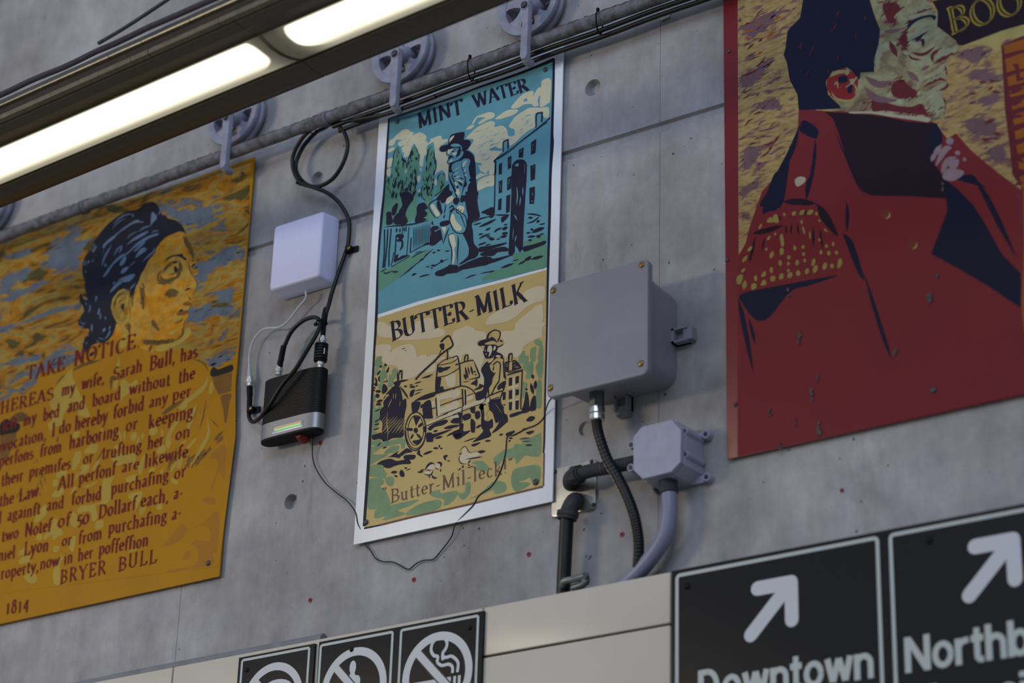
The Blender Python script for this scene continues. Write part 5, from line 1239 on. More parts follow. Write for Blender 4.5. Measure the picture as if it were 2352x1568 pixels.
# lower scene
VG = tf(840,760,7.841); VH = tf(1040,740,7.839); VI = tf(840,900,7.841); VJ = tf(1040,880,7.839); VK = tf(830,1020,5.3455)
draw(n, VG, '''l 30 1350,200 1420,130 1500,90 1570,230 1540,290 1460,340 1330,440 1240,540 1060,700 960,800 895,875
F 1330,240 1410,230 1400,340 1350,320
l 12 1355,340 1320,440
l 24 1465,330 1475,420 1465,520
l 12 1310,600 1400,530 1560,470 1650,460 1655,490 1560,560 1400,600 1310,610
l 26 1655,455 1690,640 1705,980
l 24 1300,600 1280,760 1265,900 1260,1090
l 14 1320,825 1480,790 1680,670
t 60 1300,680 1400,690 1530,640
F 1310,650 1370,650 1400,690 1370,740 1310,740
t 26 1610,620 1670,580
F 1275,840 1355,840 1350,900 1340,980 1300,1100 1260,1090
F 1330,1010 1390,1000 1400,1080 1330,1090
F 870,1260 1060,1150 1260,1090 1480,1040 1725,985 1600,1030 1450,1080 1260,1140 1240,1170 1080,1230 1000,1240
F 830,1290 900,1265 980,1280 970,1360 940,1430 880,1480 840,1480 825,1380
F 1040,1310 1090,1260 1150,1240 1180,1300 1200,1500 1200,1568 1040,1568 1030,1480 1020,1400
t 44 1030,1310 990,1390
l 22 1262,1205 1275,1380 1285,1530
l 14 1190,1400 1275,1375
l 14 1340,1340 1500,1280 1725,1210
l 12 1390,1500 1560,1430 1725,1370
t 40 580,730 580,930
t 40 590,730 665,715
t 30 655,720 645,880
t 24 610,780 610,740
t 40 500,930 600,910 770,875
F 500,920 620,920 600,990 530,980
t 22 310,1230 400,1110 520,980
t 34 610,990 700,1110 770,1225
F 420,1080 520,980 600,1000 640,1100 660,1250 600,1270 500,1260 420,1180
t 26 1000,850 1100,820 1215,775
t 30 1040,840 1170,810
d 715 995 26 18
t 22 780,975 850,960
t 22 870,950 1010,905
t 40 780,1010 900,1000
t 20 900,1000 940,970
F 810,1080 880,1050 860,1130 840,1180 790,1170
t 16 860,1080 1040,1045
t 16 860,1150 1000,1090
d 355 610 26 24 .3
t 34 250,660 285,615
t 30 380,760 415,640
d 390 720 22 22
t 34 200,800 270,700
t 30 250,920 235,860 250,800
t 18 380,930 385,870
d 348 908 14 14
t 34 180,1000 190,900 165,830
d 182 960 34 30
d 225 1085 50 26
d 210 1165 36 40
F 310,960 360,970 390,1030 380,1080 320,1130 290,1100
t 50 190,1280 310,1240
t 50 175,1325 285,1310
t 22 150,1455 275,1395
d 155 1020 20 16
d 150 1065 18 18''')
draw(n, VI, '''F 320,170 420,60 480,30 640,60 650,150 720,120 730,250 700,400 680,620 670,800 480,830 400,870 290,870 300,600 320,300
F 110,800 130,770 230,740 310,700 300,560 250,500 180,545 170,520 250,470 260,330 340,300 320,800 220,840 130,860
t 26 150,590 250,570
t 22 130,690 250,640
t 20 200,980 280,900
t 24 300,1015 380,985
t 16 390,920 400,890
F 330,1185 430,1160 520,1100 600,1060 560,1110 640,1130 600,1190 560,1180 440,1170
F 600,1120 680,1050 750,1010 820,1050 830,1080 720,1100 640,1150
F 200,1300 300,1230 450,1200 560,1240 740,1210 800,1240 800,1290 650,1300 520,1330 420,1370 330,1350 300,1310
F 700,1140 880,1130 890,1180 840,1215 700,1210
F 920,1090 970,1040 980,1110 1020,1150 1010,1170 940,1130
t 40 1030,1125 1120,1090 1205,1060
d 1260 1010 46 18
t 30 1330,950 1320,1000
d 1360 1015 22 16
F 1400,1150 1450,1130 1480,1150 1440,1180 1450,1220 1420,1220 1400,1180
d 1490 1238 22 12
t 50 450,1450 570,1435
F 610,1430 650,1400 690,1450 695,1510 650,1530 610,1490
d 720 1368 26 16
t 14 720,1415 815,1375
t 34 510,1500 575,1525
t 36 930,1445 1040,1430
t 24 980,1410 1060,1395
t 40 1060,1410 1120,1320 1180,1280 1240,1300
t 20 1090,1400 1180,1415
t 22 1045,1470 1120,1495 1180,1480 1220,1400
t 40 1280,1270 1350,1280 1350,1350
t 22 1350,1380 1345,1440
t 16 1250,1360 1310,1400
t 22 1140,1500 1150,1550
t 34 1190,1490 1220,1540 1290,1545
F 1120,650 1200,580 1400,500 1480,520 1400,590 1240,630 1170,690 1130,680
F 1530,520 1650,460 1690,490 1680,560 1560,560
F 1420,640 1520,600 1690,590 1560,650 1430,665
t 36 1210,715 1300,690
F 1100,740 1180,730 1240,750 1540,665 1480,710 1300,790 1220,830 1210,890 1140,900 1090,880
t 40 1240,840 1390,795
F 1560,740 1680,670 1720,690 1720,790 1650,850 1600,830
t 34 1450,800 1560,740 1640,730
l 12 1095,605 1300,520 1500,440 1725,380
l 12 1260,465 1480,380
l 34 1690,380 1705,700
F 1650,385 1725,370 1725,410 1700,430''')
n.line([(840+(895+200*math.cos(a)*.93)/7.841, 900+(705+345*math.sin(a)+(-math.cos(a)*14))/7.841) for a in [2*PI*k/28 for k in range(29)]], 22/7.84, 2)
n.line([(840+(900+142*math.cos(a)+math.sin(a)*-6)/7.841, 900+(690+270*math.sin(a))/7.841) for a in [2*PI*k/28 for k in range(29)]], 12/7.84, 2)
n.line([(840+(898+178*math.cos(a))/7.841, 900+(700+316*math.sin(a))/7.841) for a in [math.pi*(.2+.8*k/20) for k in range(21)]], 14/7.84, 2)
draw(n, VI, '''f 850,430 990,440 905,610
t 50 940,640 1030,550
F 740,650 830,650 845,680 830,700 740,690
d 900 690 38 48
t 40 905,740 1010,850
t 34 860,750 805,850
F 840,880 940,860 1010,830 980,900 930,940 880,930
F 1030,640 1090,620 1085,690 1050,720''')
draw(n, VH, '''l 22 0,1200 120,1150 230,1155 340,1210 410,1300 430,1400
l 26 170,1200 175,1350 185,1505
l 26 220,1210 228,1350 225,1490
t 12 240,1330 390,1270
l 12 0,1410 160,1355
l 16 0,640 80,610 115,800 135,1130
l 22 210,710 220,610 270,595 262,700
l 20 130,740 250,700 370,680
t 30 370,680 420,800 480,970 420,1000 260,1040
t 40 220,800 250,930 270,1010
t 24 270,790 300,950
t 34 320,780 360,950
t 40 200,920 240,1040
d 390 890 18 18
d 410 940 18 12
F 320,1110 380,1060 440,1020 430,1160 400,1130
F 380,1210 460,1160 480,1110 555,1140 500,1190 400,1220
t 14 170,1070 300,1065
F 450,390 480,340 560,310 600,300 620,220 680,160 760,128 850,160 860,230 820,340 800,330 840,240 830,170 760,150 690,180 640,260 660,290 700,260 760,300 800,370 740,330 660,340 570,380 600,400 760,400 820,430 900,390 905,400 860,440 820,450 800,500 790,540 880,570 920,680 930,800 960,1030 920,960 910,700 880,640 790,640 720,700 660,770 650,740 720,650 760,580 700,640 640,650 600,650 575,620 545,540 560,490 570,420 480,425
F 780,540 880,570 910,660 860,640 870,600 800,580 770,620
t 30 840,320 900,350
F 510,860 560,760 620,705 650,750 680,850 740,910 770,900 720,1000 700,1100 640,1200 600,1330 600,1350 430,1410 410,1280 480,1240 540,1210 560,1100 560,1000
l 20 720,770 790,710 850,740 850,850 830,1060
t 20 720,880 740,780
l 22 640,1200 650,1320 700,1280 760,1160 830,1060
l 14 905,700 920,1000
F 800,1170 850,1100 950,1050 940,1160 900,1250 890,1180 820,1220
l 22 690,1310 780,1270 890,1240 850,1380
l 14 680,1400 840,1340
l 24 600,1340 585,1430
F 500,1470 600,1500 660,1480 640,1380 700,1400 850,1370 870,1450 900,1568 500,1568
F 940,720 1050,700 1130,680 1230,800 1200,840 1000,890 950,880
l 30 1005,710 1015,580 1075,565
l 18 1070,570 1062,690
l 18 990,910 1240,860
l 22 980,950 1240,870
l 22 1250,840 1240,1100 1225,1400 1225,1568
f 1010,1000 1068,990 1065,1130 1005,1145
f 1130,980 1190,960 1185,1090 1130,1105
f 1010,1230 1068,1215 1065,1370 1005,1385
f 1130,1210 1190,1200 1185,1300 1130,1320
f 900,1260 955,1250 945,1390 895,1400
f 1010,1440 1065,1430 1060,1568 1010,1568
f 1130,1420 1190,1400 1180,1568 1130,1568
t 50 1430,930 1445,1020
t 60 1490,1040 1480,1210
t 60 1400,1090 1450,1300
t 40 1325,1180 1325,1230
F 1310,1260 1340,1260 1370,1400 1365,1568 1260,1568 1290,1400
F 1440,1340 1490,1330 1495,1568 1395,1568 1400,1440''')
draw(n, VJ, '''F 500,390 560,370 600,400 560,640 640,680 710,640 720,780 660,830 690,940 560,1000 380,1055 370,1040 540,870 510,780 510,560 490,440
F 670,340 830,320 900,430 930,540 975,570 990,680 940,730 800,850 700,895 780,790 830,690 770,710 720,540 680,500 660,420
F 620,220 690,300 680,400 640,370
F 120,720 190,730 190,860 320,850 180,960 80,1005 0,900 0,870 120,820
F 310,440 400,420 395,520 370,540 330,520
F 325,640 400,700 395,870 375,885 325,860
F 90,550 160,530 150,620 130,680 115,600
F 0,640 100,620 115,690 60,720 0,700
F 180,580 300,540 320,620 200,670
F 400,520 480,500 490,600 430,650 400,600
t 34 0,790 120,750
l 16 170,430 160,700
l 12 0,565 300,450 550,350
l 12 0,490 200,410
t 40 410,810 520,740
F 1020,590 1050,550 1230,500 1245,540 1060,610
F 1250,440 1310,410 1370,420 1380,500 1250,540
F 1380,420 1490,410 1480,480 1400,500
F 1320,660 1400,590 1480,610 1440,670 1370,690
f 1010,340 1060,340 1050,490 1010,480
f 1130,310 1185,310 1180,450 1130,450
t 34 830,935 905,910
F 960,900 1100,850 1110,880 1040,930 970,950
t 34 1000,980 1080,990
t 30 1000,1050 1040,1020
t 16 1230,830 1400,790
t 14 1100,910 1240,880
F 1320,880 1430,850 1460,870 1380,920 1330,900
t 20 1190,1000 1400,980
t 16 1220,1055 1410,1035
t 30 1300,1115 1440,1110
t 20 190,1055 430,970
F 340,1100 500,1060 400,1130 350,1130
t 34 570,1040 690,1030
t 12 100,1250 170,1160 230,1140 290,1230 340,1250 460,1205
t 22 110,1280 170,1250
t 16 130,1290 110,1370 150,1440 240,1450
t 50 440,1240 590,1220
t 22 220,1370 400,1340 540,1320
t 24 320,1380 270,1440
t 30 180,1470 180,1530
t 30 270,1460 300,1480
t 16 250,1525 380,1485
t 20 90,1568 150,1525
d 925 385 22 12''')
n.done('linework_print', NAVY, pc)
# brown, more worn print near the foot
b = Ink(CO+0.000512)
b.line(pp('1250,1040 1249,1080 1248,1116'), 3.5, 0); b.line(pp('870,1206 960,1184 1060,1162 1160,1138 1247,1117'), 4.5, 4)
serif(b, '“', (880,1150), (893,1147), (877,1120), wt=.14, seed=2); 
serif(b, 'Butter-Mil-leck!”', (896,1155), (1181,1081), (896,1124), wt=.14, thin=.06, ser=.09, track=.07, nib=15, seed=7, jit=.02)
b.done('worn_lettering', BROWN, pc)
# pale highlights over the linework
p = Ink(CO+0.000416)
draw(p, VF, '''F 140,760 230,750 300,800 400,770 440,900 400,930 170,920
F 560,800 640,740 740,700 840,710 840,800 960,840 970,900 900,930 640,962 380,962 480,900
F 1060,930 1180,820 1260,790 1360,850 1470,870 1440,962 1090,962
F 1940,380 2060,320 2190,310 2190,470 2100,500 1980,560 1780,720 1500,780 1480,740 1540,660 1700,560 1900,470
F 1680,880 1820,850 1860,740 2030,600 2100,540 2170,540 2180,700 2150,760 2170,860 2060,962 1700,962''')
draw(p, VG, '''F 170,270 300,240 440,250 460,330 430,400 480,350 620,270 800,235 880,290 915,400 920,470 1000,430 1100,430 1100,470 1200,430 1290,440 1100,640 960,760 850,840 700,870 660,800 690,700 600,690 560,640 470,610 400,610 330,560 290,540 290,450 200,460 170,380
F 1100,720 1200,600 1260,600 1250,720 1080,760
F 1560,130 1725,40 1725,520 1500,440 1500,380 1600,250
F 1320,500 1420,460 1420,500 1250,570''')
draw(p, VH, '''F 0,210 120,120 250,80 380,100 420,170 590,180 560,280 450,340 440,400 540,480 560,560 560,680 500,850 560,980 570,1110 480,1080 430,820 370,680 300,640 270,560 170,600 130,730 60,560 0,580
F 870,240 900,160 1120,140 1160,0 1640,0 1600,110 1540,160 1610,170 1600,260 1520,290 1300,420 1230,560 1130,640 1030,560 960,650 920,600 800,530 820,460 930,380
F 0,1240 100,1200 110,1330 0,1360
F 0,1420 90,1420 90,1540 0,1568
F 250,1210 280,1300 250,1310
F 260,1340 350,1310 360,1380 250,1420''')
draw(p, VG, '''F 1340,1160 1500,1090 1690,1070 1680,1150 1340,1240
F 1360,1380 1660,1280 1660,1370 1360,1480
F 1280,1180 1330,1180 1350,1480 1300,1520
F 1440,820 1600,760 1620,960 1500,1010 1440,900
f 1090,1568 1300,1540 1725,1390 1725,1568''')
draw(p, VI, '''f 1095,560 1300,480 1725,330 1725,375 1500,440 1300,515 1110,600
F 1190,170 1240,170 1240,260 1190,260
F 1100,1370 1180,1290 1240,1320 1250,1370 1160,1400
F 1060,1440 1190,1420 1170,1470 1100,1485
F 1270,1290 1330,1290 1340,1350 1290,1390 1260,1340''')
draw(p, VJ, '''F 170,1240 190,1170 240,1160 260,1250 380,1240 490,1250 440,1320 300,1350 310,1400 220,1440 130,1400 130,1320
f 0,490 200,400 550,260 580,290 550,350 200,460 0,560''')
p.done('pale_print', CLOUD, pc)
p = Ink(CO+0.000768)
draw(p, VB, '''F 1500,400 1510,330 1560,285 1600,270 1570,330 1530,380 1502,412
F 1470,560 1510,548 1590,530 1530,600 1495,640 1470,640
F 1560,620 1640,605 1630,655 1585,665
F 1500,780 1560,745 1550,785 1490,815
F 1755,890 1785,800 1850,770 1830,830 1785,895
F 1640,1350 1690,1340 1700,1450 1660,1465
F 1600,1200 1660,1230 1650,1270 1615,1260
t 18 1600,970 1710,895
t 18 1575,1060 1700,1000
t 26 1600,1120 1720,1080
t 30 1640,1150 1780,1215
t 24 1780,1010 1830,930
t 24 1800,1040 1850,1100''')
draw(p, VD, '''F 1285,190 1310,120 1390,75 1430,110 1400,160 1330,220 1290,215
F 1010,250 1070,225 1110,300 1180,410 1120,450 1060,350
F 1370,480 1400,400 1440,430 1460,500 1500,560 1570,640 1560,700 1480,700 1410,620 1370,540
F 1480,300 1530,250 1610,270 1615,330 1560,390 1510,340
F 1345,790 1430,770 1450,850 1470,960 1440,1030 1450,1150 1430,1290 1405,1290 1410,1150 1400,1020 1370,900
F 1210,650 1290,640 1260,760 1240,700
F 1460,0 1540,0 1520,60 1480,50''')
p.done('cream_highlight', CREAM, pc)
p = Ink(CO+0.000800)
draw(p, VH, '''f 1075,1010 1120,1000 1120,1568 1075,1568
f 970,1180 1190,1120 1190,1160 970,1210
f 970,1420 1190,1370 1190,1400 970,1440
F 590,1400 650,1350 660,1420 600,1470
F 640,430 690,420 710,480 690,560 640,620 660,540 620,520
F 740,440 770,430 770,480 730,510
F 790,590 860,600 840,630 780,620
t 22 575,500 590,520
t 18 590,580 610,560
t 20 640,620 690,560''')
draw(p, VH, '''t 26 660,730 740,640''')
p.done('pale_highlight', CLOUD, pc)
p = Ink(CO+0.000864)
q = [(1350,500),(1365,400),(1450,310),(1560,380),(1640,450),(1665,600),(1640,700),(1590,748),(1480,740),(1400,660)]
p.line([(860+a/7.8385, 440+b_/7.8385) for a, b_ in q+[q[0]]], 2.2, 5)
for k in range(12): draw(p, VD, 't 12 %d,%d %d,%d' % (1540+k*9, 410+k*22, 1575+k*7, 450+k*20))
draw(p, VD, '''t 12 1500,330 1530,300
t 12 1530,360 1580,320
t 18 1470,310 1480,370 1560,410''')
draw(p, VB, 't 14 1560,600 1600,580')
draw(p, VG, '''t 10 640,330 720,300
t 10 700,360 730,340''')
p.done('fine_linework', NAVY, pc)
p = Ink(CO+0.000800)
draw(p, VE, '''t 16 765,290 775,420 760,560
t 14 820,420 805,560
t 14 850,290 850,420
f 725,680 755,700 775,760 755,740
t 8 720,860 712,1030
t 14 740,1060 760,960
t 5 530,230 545,340
t 8 650,260 670,170
t 8 975,370 985,420
t 12 965,490 990,500''')
draw(p, VC, '''F 1000,1370 1080,1320 1080,1390
t 8 1205,1300 1230,1430 1210,1568
t 8 1390,960 1440,870
t 8 1410,1040 1405,980
t 8 1120,1080 1180,1000
t 8 870,1350 900,1200
t 8 1400,1450 1440,1380
t 7 590,1250 1000,950 1500,580 1700,420''')
p.done('teal_scratch', TEAL, pc)
g = Ink(CO+0.000320)
draw(g, VG, '''F 160,560 200,480 290,450 290,600 220,640 150,640
F 160,760 190,640 240,640 220,720 180,800
F 285,640 340,620 350,680 300,695
F 270,740 320,690 380,760 380,860 330,850 330,930 280,940 240,860
F 470,720 520,670 570,700 560,780 520,860 490,850
F 410,900 420,800 470,780 500,860 480,980 400,1010
F 220,980 280,940 300,1040 240,1050
F 110,1160 160,1140 180,1230 150,1290 115,1240
F 110,1350 150,1310 180,1400 290,1340 280,1568 100,1568''')
draw(g, VI, '''F 90,250 150,210 190,320 290,350 270,460 200,640 90,650
F 70,700 210,720 150,760 100,830
F 60,910 260,840 280,900 500,860 690,830 700,1000 640,1010 620,930 460,960 260,1010 160,1090 150,960 90,960
F 330,1090 460,980 600,970 560,1060 400,1110
F 60,1130 100,980 150,1010 150,1120 400,1120 280,1200 200,1240 50,1310
F 70,1500 80,1330 290,1300 330,1400 380,1480 320,1560 170,1530''')
draw(g, VH, '''F 1470,330 1540,300 1605,350 1600,420 1580,430 1490,400
F 1410,470 1500,440 1490,560 1480,700 1410,700 1390,600
F 1180,680 1230,530 1300,520 1300,600 1360,600 1350,700 1240,745 1190,730
F 1560,420 1620,430 1620,900 1560,1020 1520,940 1490,800 1540,700 1520,640 1540,560
F 1260,760 1400,700 1450,760 1440,900 1400,1000 1310,1010 1330,900 1280,860
F 1510,1100 1590,1050 1600,1400 1580,1540 1510,1500
F 1260,1080 1300,1100 1300,1250 1260,1350''')
draw(g, VJ, '''F 1200,1010 1400,980 1550,905 1590,920 1580,1280 1430,1320 1300,1300 1150,1450 1120,1360 1030,1330 880,1400 800,1500 730,1360 850,1250 920,1200 1080,1160 1120,1090 1220,1090 1320,1060
F 340,1440 400,1400 540,1400 560,1480 650,1500 640,1568 430,1568 420,1470
F 1250,0 1340,0 1340,60 1300,160 1280,250 1250,250
F 1510,20 1590,0 1590,380 1540,440 1500,400''')
draw(g, VK, '''F 90,430 240,420 280,470 230,520 290,560 350,700 330,750 100,800 75,700 80,560
F 290,420 380,395 400,450 380,510 320,500
F 160,850 200,790 470,720 700,680 580,760 440,810 540,850 370,910 260,930 300,880 170,910
F 540,860 700,740 960,680 950,790 680,860
F 830,600 960,560 980,600 1170,570 1160,650 1080,730 1010,750 1010,680 900,650
F 1180,600 1270,590 1280,480 1340,470 1330,600 1240,680
F 1330,670 1460,600 1620,460 1760,470 1770,570 1640,610 1620,560 1520,600
F 1840,470 1860,330 1960,280 2180,260 2190,450 2100,470 2070,410 2000,440 1930,460 2080,480 1900,580
F 1420,270 1400,210 1490,210 1560,280 1540,320 1420,320''')
g.done('sea_green_print', BGREEN, pc)
# hatched house tones, hatch lines over dark mass
p = Ink(CO+0.000768)
for k in range(26):
    x = 320+k*16; draw(p, VI, 't 5 %d,%d %d,%d' % (x-60, 560+((k*37) % 160), x+50, 420+((k*37) % 160)))
    draw(p, VI, 't 5 %d,%d %d,%d' % (x-50, 760-((k*23) % 90), x+30, 660-((k*23) % 90)))
draw(p, VI, '''t 12 395,340 380,560 400,700 390,860
t 12 470,120 400,280
t 10 545,20 535,130
t 9 500,20 495,130
t 8 620,160 610,260
t 30 350,70 420,60''')
draw(p, VJ, '''F 560,400 640,410 650,480 600,560 640,620 590,670 570,560
t 5 760,360 900,560''')
draw(p, VH, '''t 8 950,770 1000,740
t 8 955,800 1010,775
t 8 1080,730 1120,700
t 8 1080,790 1140,750
t 8 1100,820 1180,780
t 8 1130,830 1200,800
f 1020,720 1070,705 1065,860 1010,870
t 24 660,250 690,190''')
p.done('tan_scratch', TAN, pc)
# worn corner screws
for px, py, r in ((912,280,.0052),(1253,160,.0052),(841,1199,.0058),(1231,1107,.0064)):
    q = P(px, py, CO+.001); screw(pc, q.x, -(CO+.002), q.z, r, M['steelscrew'])
# ---------------------------------------------------------------- left poster: yellow, woman's head and red lettering
YO = .010
VYA = tf(170,450,7.84); VYB = tf(170,630,7.84); VYC = tf(0,700,4.2); VYD = tf(0,760,5.225); VYE = tf(0,1040,5.225); VYF = tf(220,1000,4.6133); VYG = tf(0,360,3.92)
yx1 = (P(585,362,YO).x + P(503.4,1323.4,YO).x)/2; yz1 = P(585,360,YO).z; yz0 = P(503.4,1323.4,YO).z
py_ = empty('enamel_poster', (yx1-.4, 0, yz0), 'large yellow poster with a dark-haired woman and red TAKE NOTICE lettering', 'poster')
def paint(name, stops, scale, stretch, rough=.5, detail=5, dist=1.2, kk=1.0, rot=-6):
    """several flat pigments broken up by a stretched noise, like loose brushwork"""
    m = bpy.data.materials.new(name); m.use_nodes = True; nt = m.node_tree; N = nt.nodes; L = nt.links; b = N['Principled BSDF']; b.inputs['Roughness'].default_value = rough; b.inputs['Specular IOR Level'].default_value = .15
    tc = N.new('ShaderNodeTexCoord'); mp = N.new('ShaderNodeMapping'); mp.inputs['Scale'].default_value = stretch; mp.inputs['Rotation'].default_value = (0, math.radians(rot), 0); L.new(tc.outputs['Object'], mp.inputs[0])
    nz = N.new('ShaderNodeTexNoise'); nz.inputs['Scale'].default_value = scale; nz.inputs['Detail'].default_value = detail; nz.inputs['Roughness'].default_value = .58; nz.inputs['Distortion'].default_value = dist; L.new(mp.outputs[0], nz.inputs['Vector'])
    r = N.new('ShaderNodeValToRGB'); r.color_ramp.interpolation = 'LINEAR'; el_ = r.color_ramp.elements
    while len(el_) < len(stops): el_.new(.5)
    for e, (p_, c_) in zip(el_, stops):
        e.position = p_; hc = hexc(c_); e.color = tuple(min(.9, x*k_*kk) for x, k_ in zip(hc[:3], ART_K)) + (1,)
    L.new(nz.outputs['Fac'], r.inputs[0])
    n2 = N.new('ShaderNodeTexNoise'); n2.inputs['Scale'].default_value = scale*5; n2.inputs['Detail'].default_value = 3; L.new(mp.outputs[0], n2.inputs['Vector'])
    r2 = N.new('ShaderNodeValToRGB'); r2.color_ramp.elements[0].position = .3; r2.color_ramp.elements[1].position = .6; r2.color_ramp.elements[0].color = (.72,.70,.66,1); r2.color_ramp.elements[1].color = (1,1,1,1); L.new(n2.outputs['Fac'], r2.inputs[0])
    mx = N.new('ShaderNodeMix'); mx.data_type = 'RGBA'; mx.blend_type = 'MULTIPLY'; mx.inputs[0].default_value = 1; L.new(r.outputs[0], mx.inputs[6]); L.new(r2.outputs[0], mx.inputs[7]); L.new(mx.outputs[2], b.inputs['Base Color'])
    return m
YELLOW = art('ochre_enamel', '#a47800', 1.05, noise=.10, nscale=7, rough=.5, spec=.12)
SKY = paint('brushed_sky_print', [(.30,'#5c5a26'),(.37,'#4c4a1c'),(.42,'#a87400'),(.47,'#b07c00'),(.50,'#a89650'),(.545,'#9c8a3c'),(.58,'#b58000'),(.64,'#62686a'),(.70,'#6c7d92')], 7.5, (1, 1, 3.0), kk=.80)
SKIN = paint('skin_print', [(.32,'#aa7400'),(.44,'#b58200'),(.54,'#b28c38'),(.66,'#ac883c')], 11, (1,1,1.3), kk=1.1)
HAIR = art('blue_black_print', '#15182a', .8, noise=.1); HIGH = art('steel_blue_print', '#627ea4', .95, noise=.2, nscale=60); YCREAM = art('straw_print', '#a8963c', 1.0, noise=.12); YRED = art('brick_red_print', '#781206', .85, noise=.35, nscale=70); YBROWN = art('brown_print', '#76541c', .95, noise=.1); SHADE = art('olive_shade_print', '#6c5620', .9, noise=.3, nscale=60); BLUEG = art('blue_grey_print', '#68788e', .8, noise=.25, nscale=30); OCHRE = art('orange_ochre_print', '#a0700a', .9, noise=.05); BLACKP = art('black_print', '#17150f', .8)
sheet(py_, yx1-1.25, yx1, yz0, yz1, YO, YELLOW)
def Y(n_): return Ink(YO + n_*9e-5)
i = Y(1)
i.fill(pp('-300,700 -300,560 0,545 300,455 575,372 573,500 560,640 545,790 541,815 500,845 470,845 440,800 400,802 355,805 300,765 262,775 215,790 190,815 167,840 150,846 100,861 86,872 79,884 55,905 29,905 0,921 -300,1000')); i.done('brushed_sky', SKY, py_)
i = Y(2)
draw(i, VYG, '''s -20 120 30 350,980 440,830 520,730 620,640 770,610 740,680 640,720 850,740 740,900 740,1020 600,1050 430,1070
s -20 120 30 60,900 200,830 290,830 290,880 120,930
s -20 120 30 0,1060 200,1020 300,1000 250,1090 100,1140 80,1220 0,1240
s -20 120 30 1420,430 1500,410 1560,470 1700,480 1980,420 1980,560 1800,620 1700,660 1640,590 1500,560
s -20 120 30 1740,960 1860,930 2040,830 2160,750 2170,870 2060,960 1940,1010 1870,1060 1800,1190 1740,1160 1730,1060
s -20 120 30 1930,1210 2100,1170 2110,1320 1960,1290
s -20 120 30 1700,1440 1760,1350 1880,1330 1960,1370 2100,1330 2090,1390 1880,1410 1760,1500
t 40 150,1520 450,1400 720,1330
s -20 120 30 20,1530 100,1500 120,1540 30,1568
s -20 120 30 0,1280 200,1190 420,1110 420,1130 230,1230 60,1290''')
draw(i, VYC, '''s -20 120 30 0,220 60,185 130,190 120,230 20,275 0,270
s -20 120 30 0,570 160,510 280,500 400,470 380,520 250,560 120,590 0,600
s -20 120 30 540,440 620,380 720,370 720,470 700,560 560,600 420,640 350,720 280,830 200,840 200,780 330,740 300,700 190,680 110,740 0,780 0,930 120,870 60,860 0,850 100,700 250,640 400,560
s -20 120 30 1960,540 2080,490 2240,470 2240,530 2120,570 2030,610
s -20 120 30 1850,120 1940,70 2040,20 2230,0 2240,70 2060,110 1900,180''')
draw(i, VYB, '''s -20 140 40 2010,640 2100,560 2300,600 2352,560 2352,760 2200,880 2020,840''')
i.done('blue_grey_cloud', BLUEG, py_)
# face and neck
i = Y(3)
i.fill([(170+x/7.84, 450+y/7.84) for x, y in pp('1160,1568 1200,1420 1280,1290 1340,1160 1450,1030 1480,940 1560,830 1650,740 1780,680 1900,640 1990,670 2060,780 2110,900 2150,1020 2165,1150 2110,1290 2130,1420 2200,1560')] + [(170+x/7.84, 630+y/7.84) for x, y in pp('2205,160 2215,220 2190,280 2110,390 2120,480 2130,530 2090,590 2060,680 2050,760 2000,830 1965,950 1955,1030 1920,1120 1850,1190 1700,1215 1500,1300 1420,1400 1250,1500 1000,1500 700,1400 640,1160 760,900 1020,800 1020,430 1120,200')])
i.done('face', SKIN, py_)
# plain yellow dress field
i = Y(4)
i.fill(pp('-300,1020 0,925 29,907 55,907 79,886 86,874 165,842 190,818 214,790 262,778 300,790 325,800 345,808 400,812 450,822 476,838 505,852 541,835 541,1000 503,1300 -300,1400'))
i.done('yellow_field', YELLOW, py_)
i = Y(5)
draw(i, VYB, '''F 1470,1370 1520,1290 1700,1240 1850,1190 1960,1110 2000,1010 2080,960 2100,1080 1950,1230 1800,1300 1600,1390''')
i.done('pale_collar', YCREAM, py_)
i = Y(6)
draw(i, VYC, '''F 480,960 500,880 560,760 690,620 700,690 760,830 860,1040 850,1080 760,1060 700,930 660,990 610,1060 600,1150 520,1165 500,1010
F 465,1140 520,1120 500,1210 470,1190
F 1160,760 1200,720 1260,760 1320,720 1330,800 1200,880 1170,940
F 700,1280 710,1230 770,1220 760,1270
t 30 1150,500 1140,600 1140,640
t 40 1130,700 1100,830
F 2040,730 2060,790 2050,850 2010,850
t 44 2010,690 1960,800 1800,930 1720,1000
F 1760,960 1810,960 1790,1000 1730,1010
F 810,1430 860,1360 940,1340 930,1420 860,1430
t 60 780,1400 720,1568
F 1080,1470 1100,1440 1300,1430 1280,1540 1090,1500
F 1510,1400 1570,1350 1600,1400 1530,1440
t 36 1790,1010 1640,1230 1600,1400
t 40 1900,950 1850,1080 1800,1250
t 34 2000,1100 2010,1250 1930,1400 1830,1568
t 30 1820,1080 1830,1190
F 1440,1210 1500,1170 1520,1230 1460,1260
F 1260,1250 1320,1230 1310,1300 1270,1310
t 26 1150,1200 1170,1330
t 24 1200,1200 1200,1310
t 30 1340,1260 1320,1390
t 26 1380,1230 1370,1300
t 24 1560,1180 1570,1300
t 24 980,1180 990,1250
F 1100,1370 1160,1340 1140,1400
t 30 1560,1440 1520,1540''')
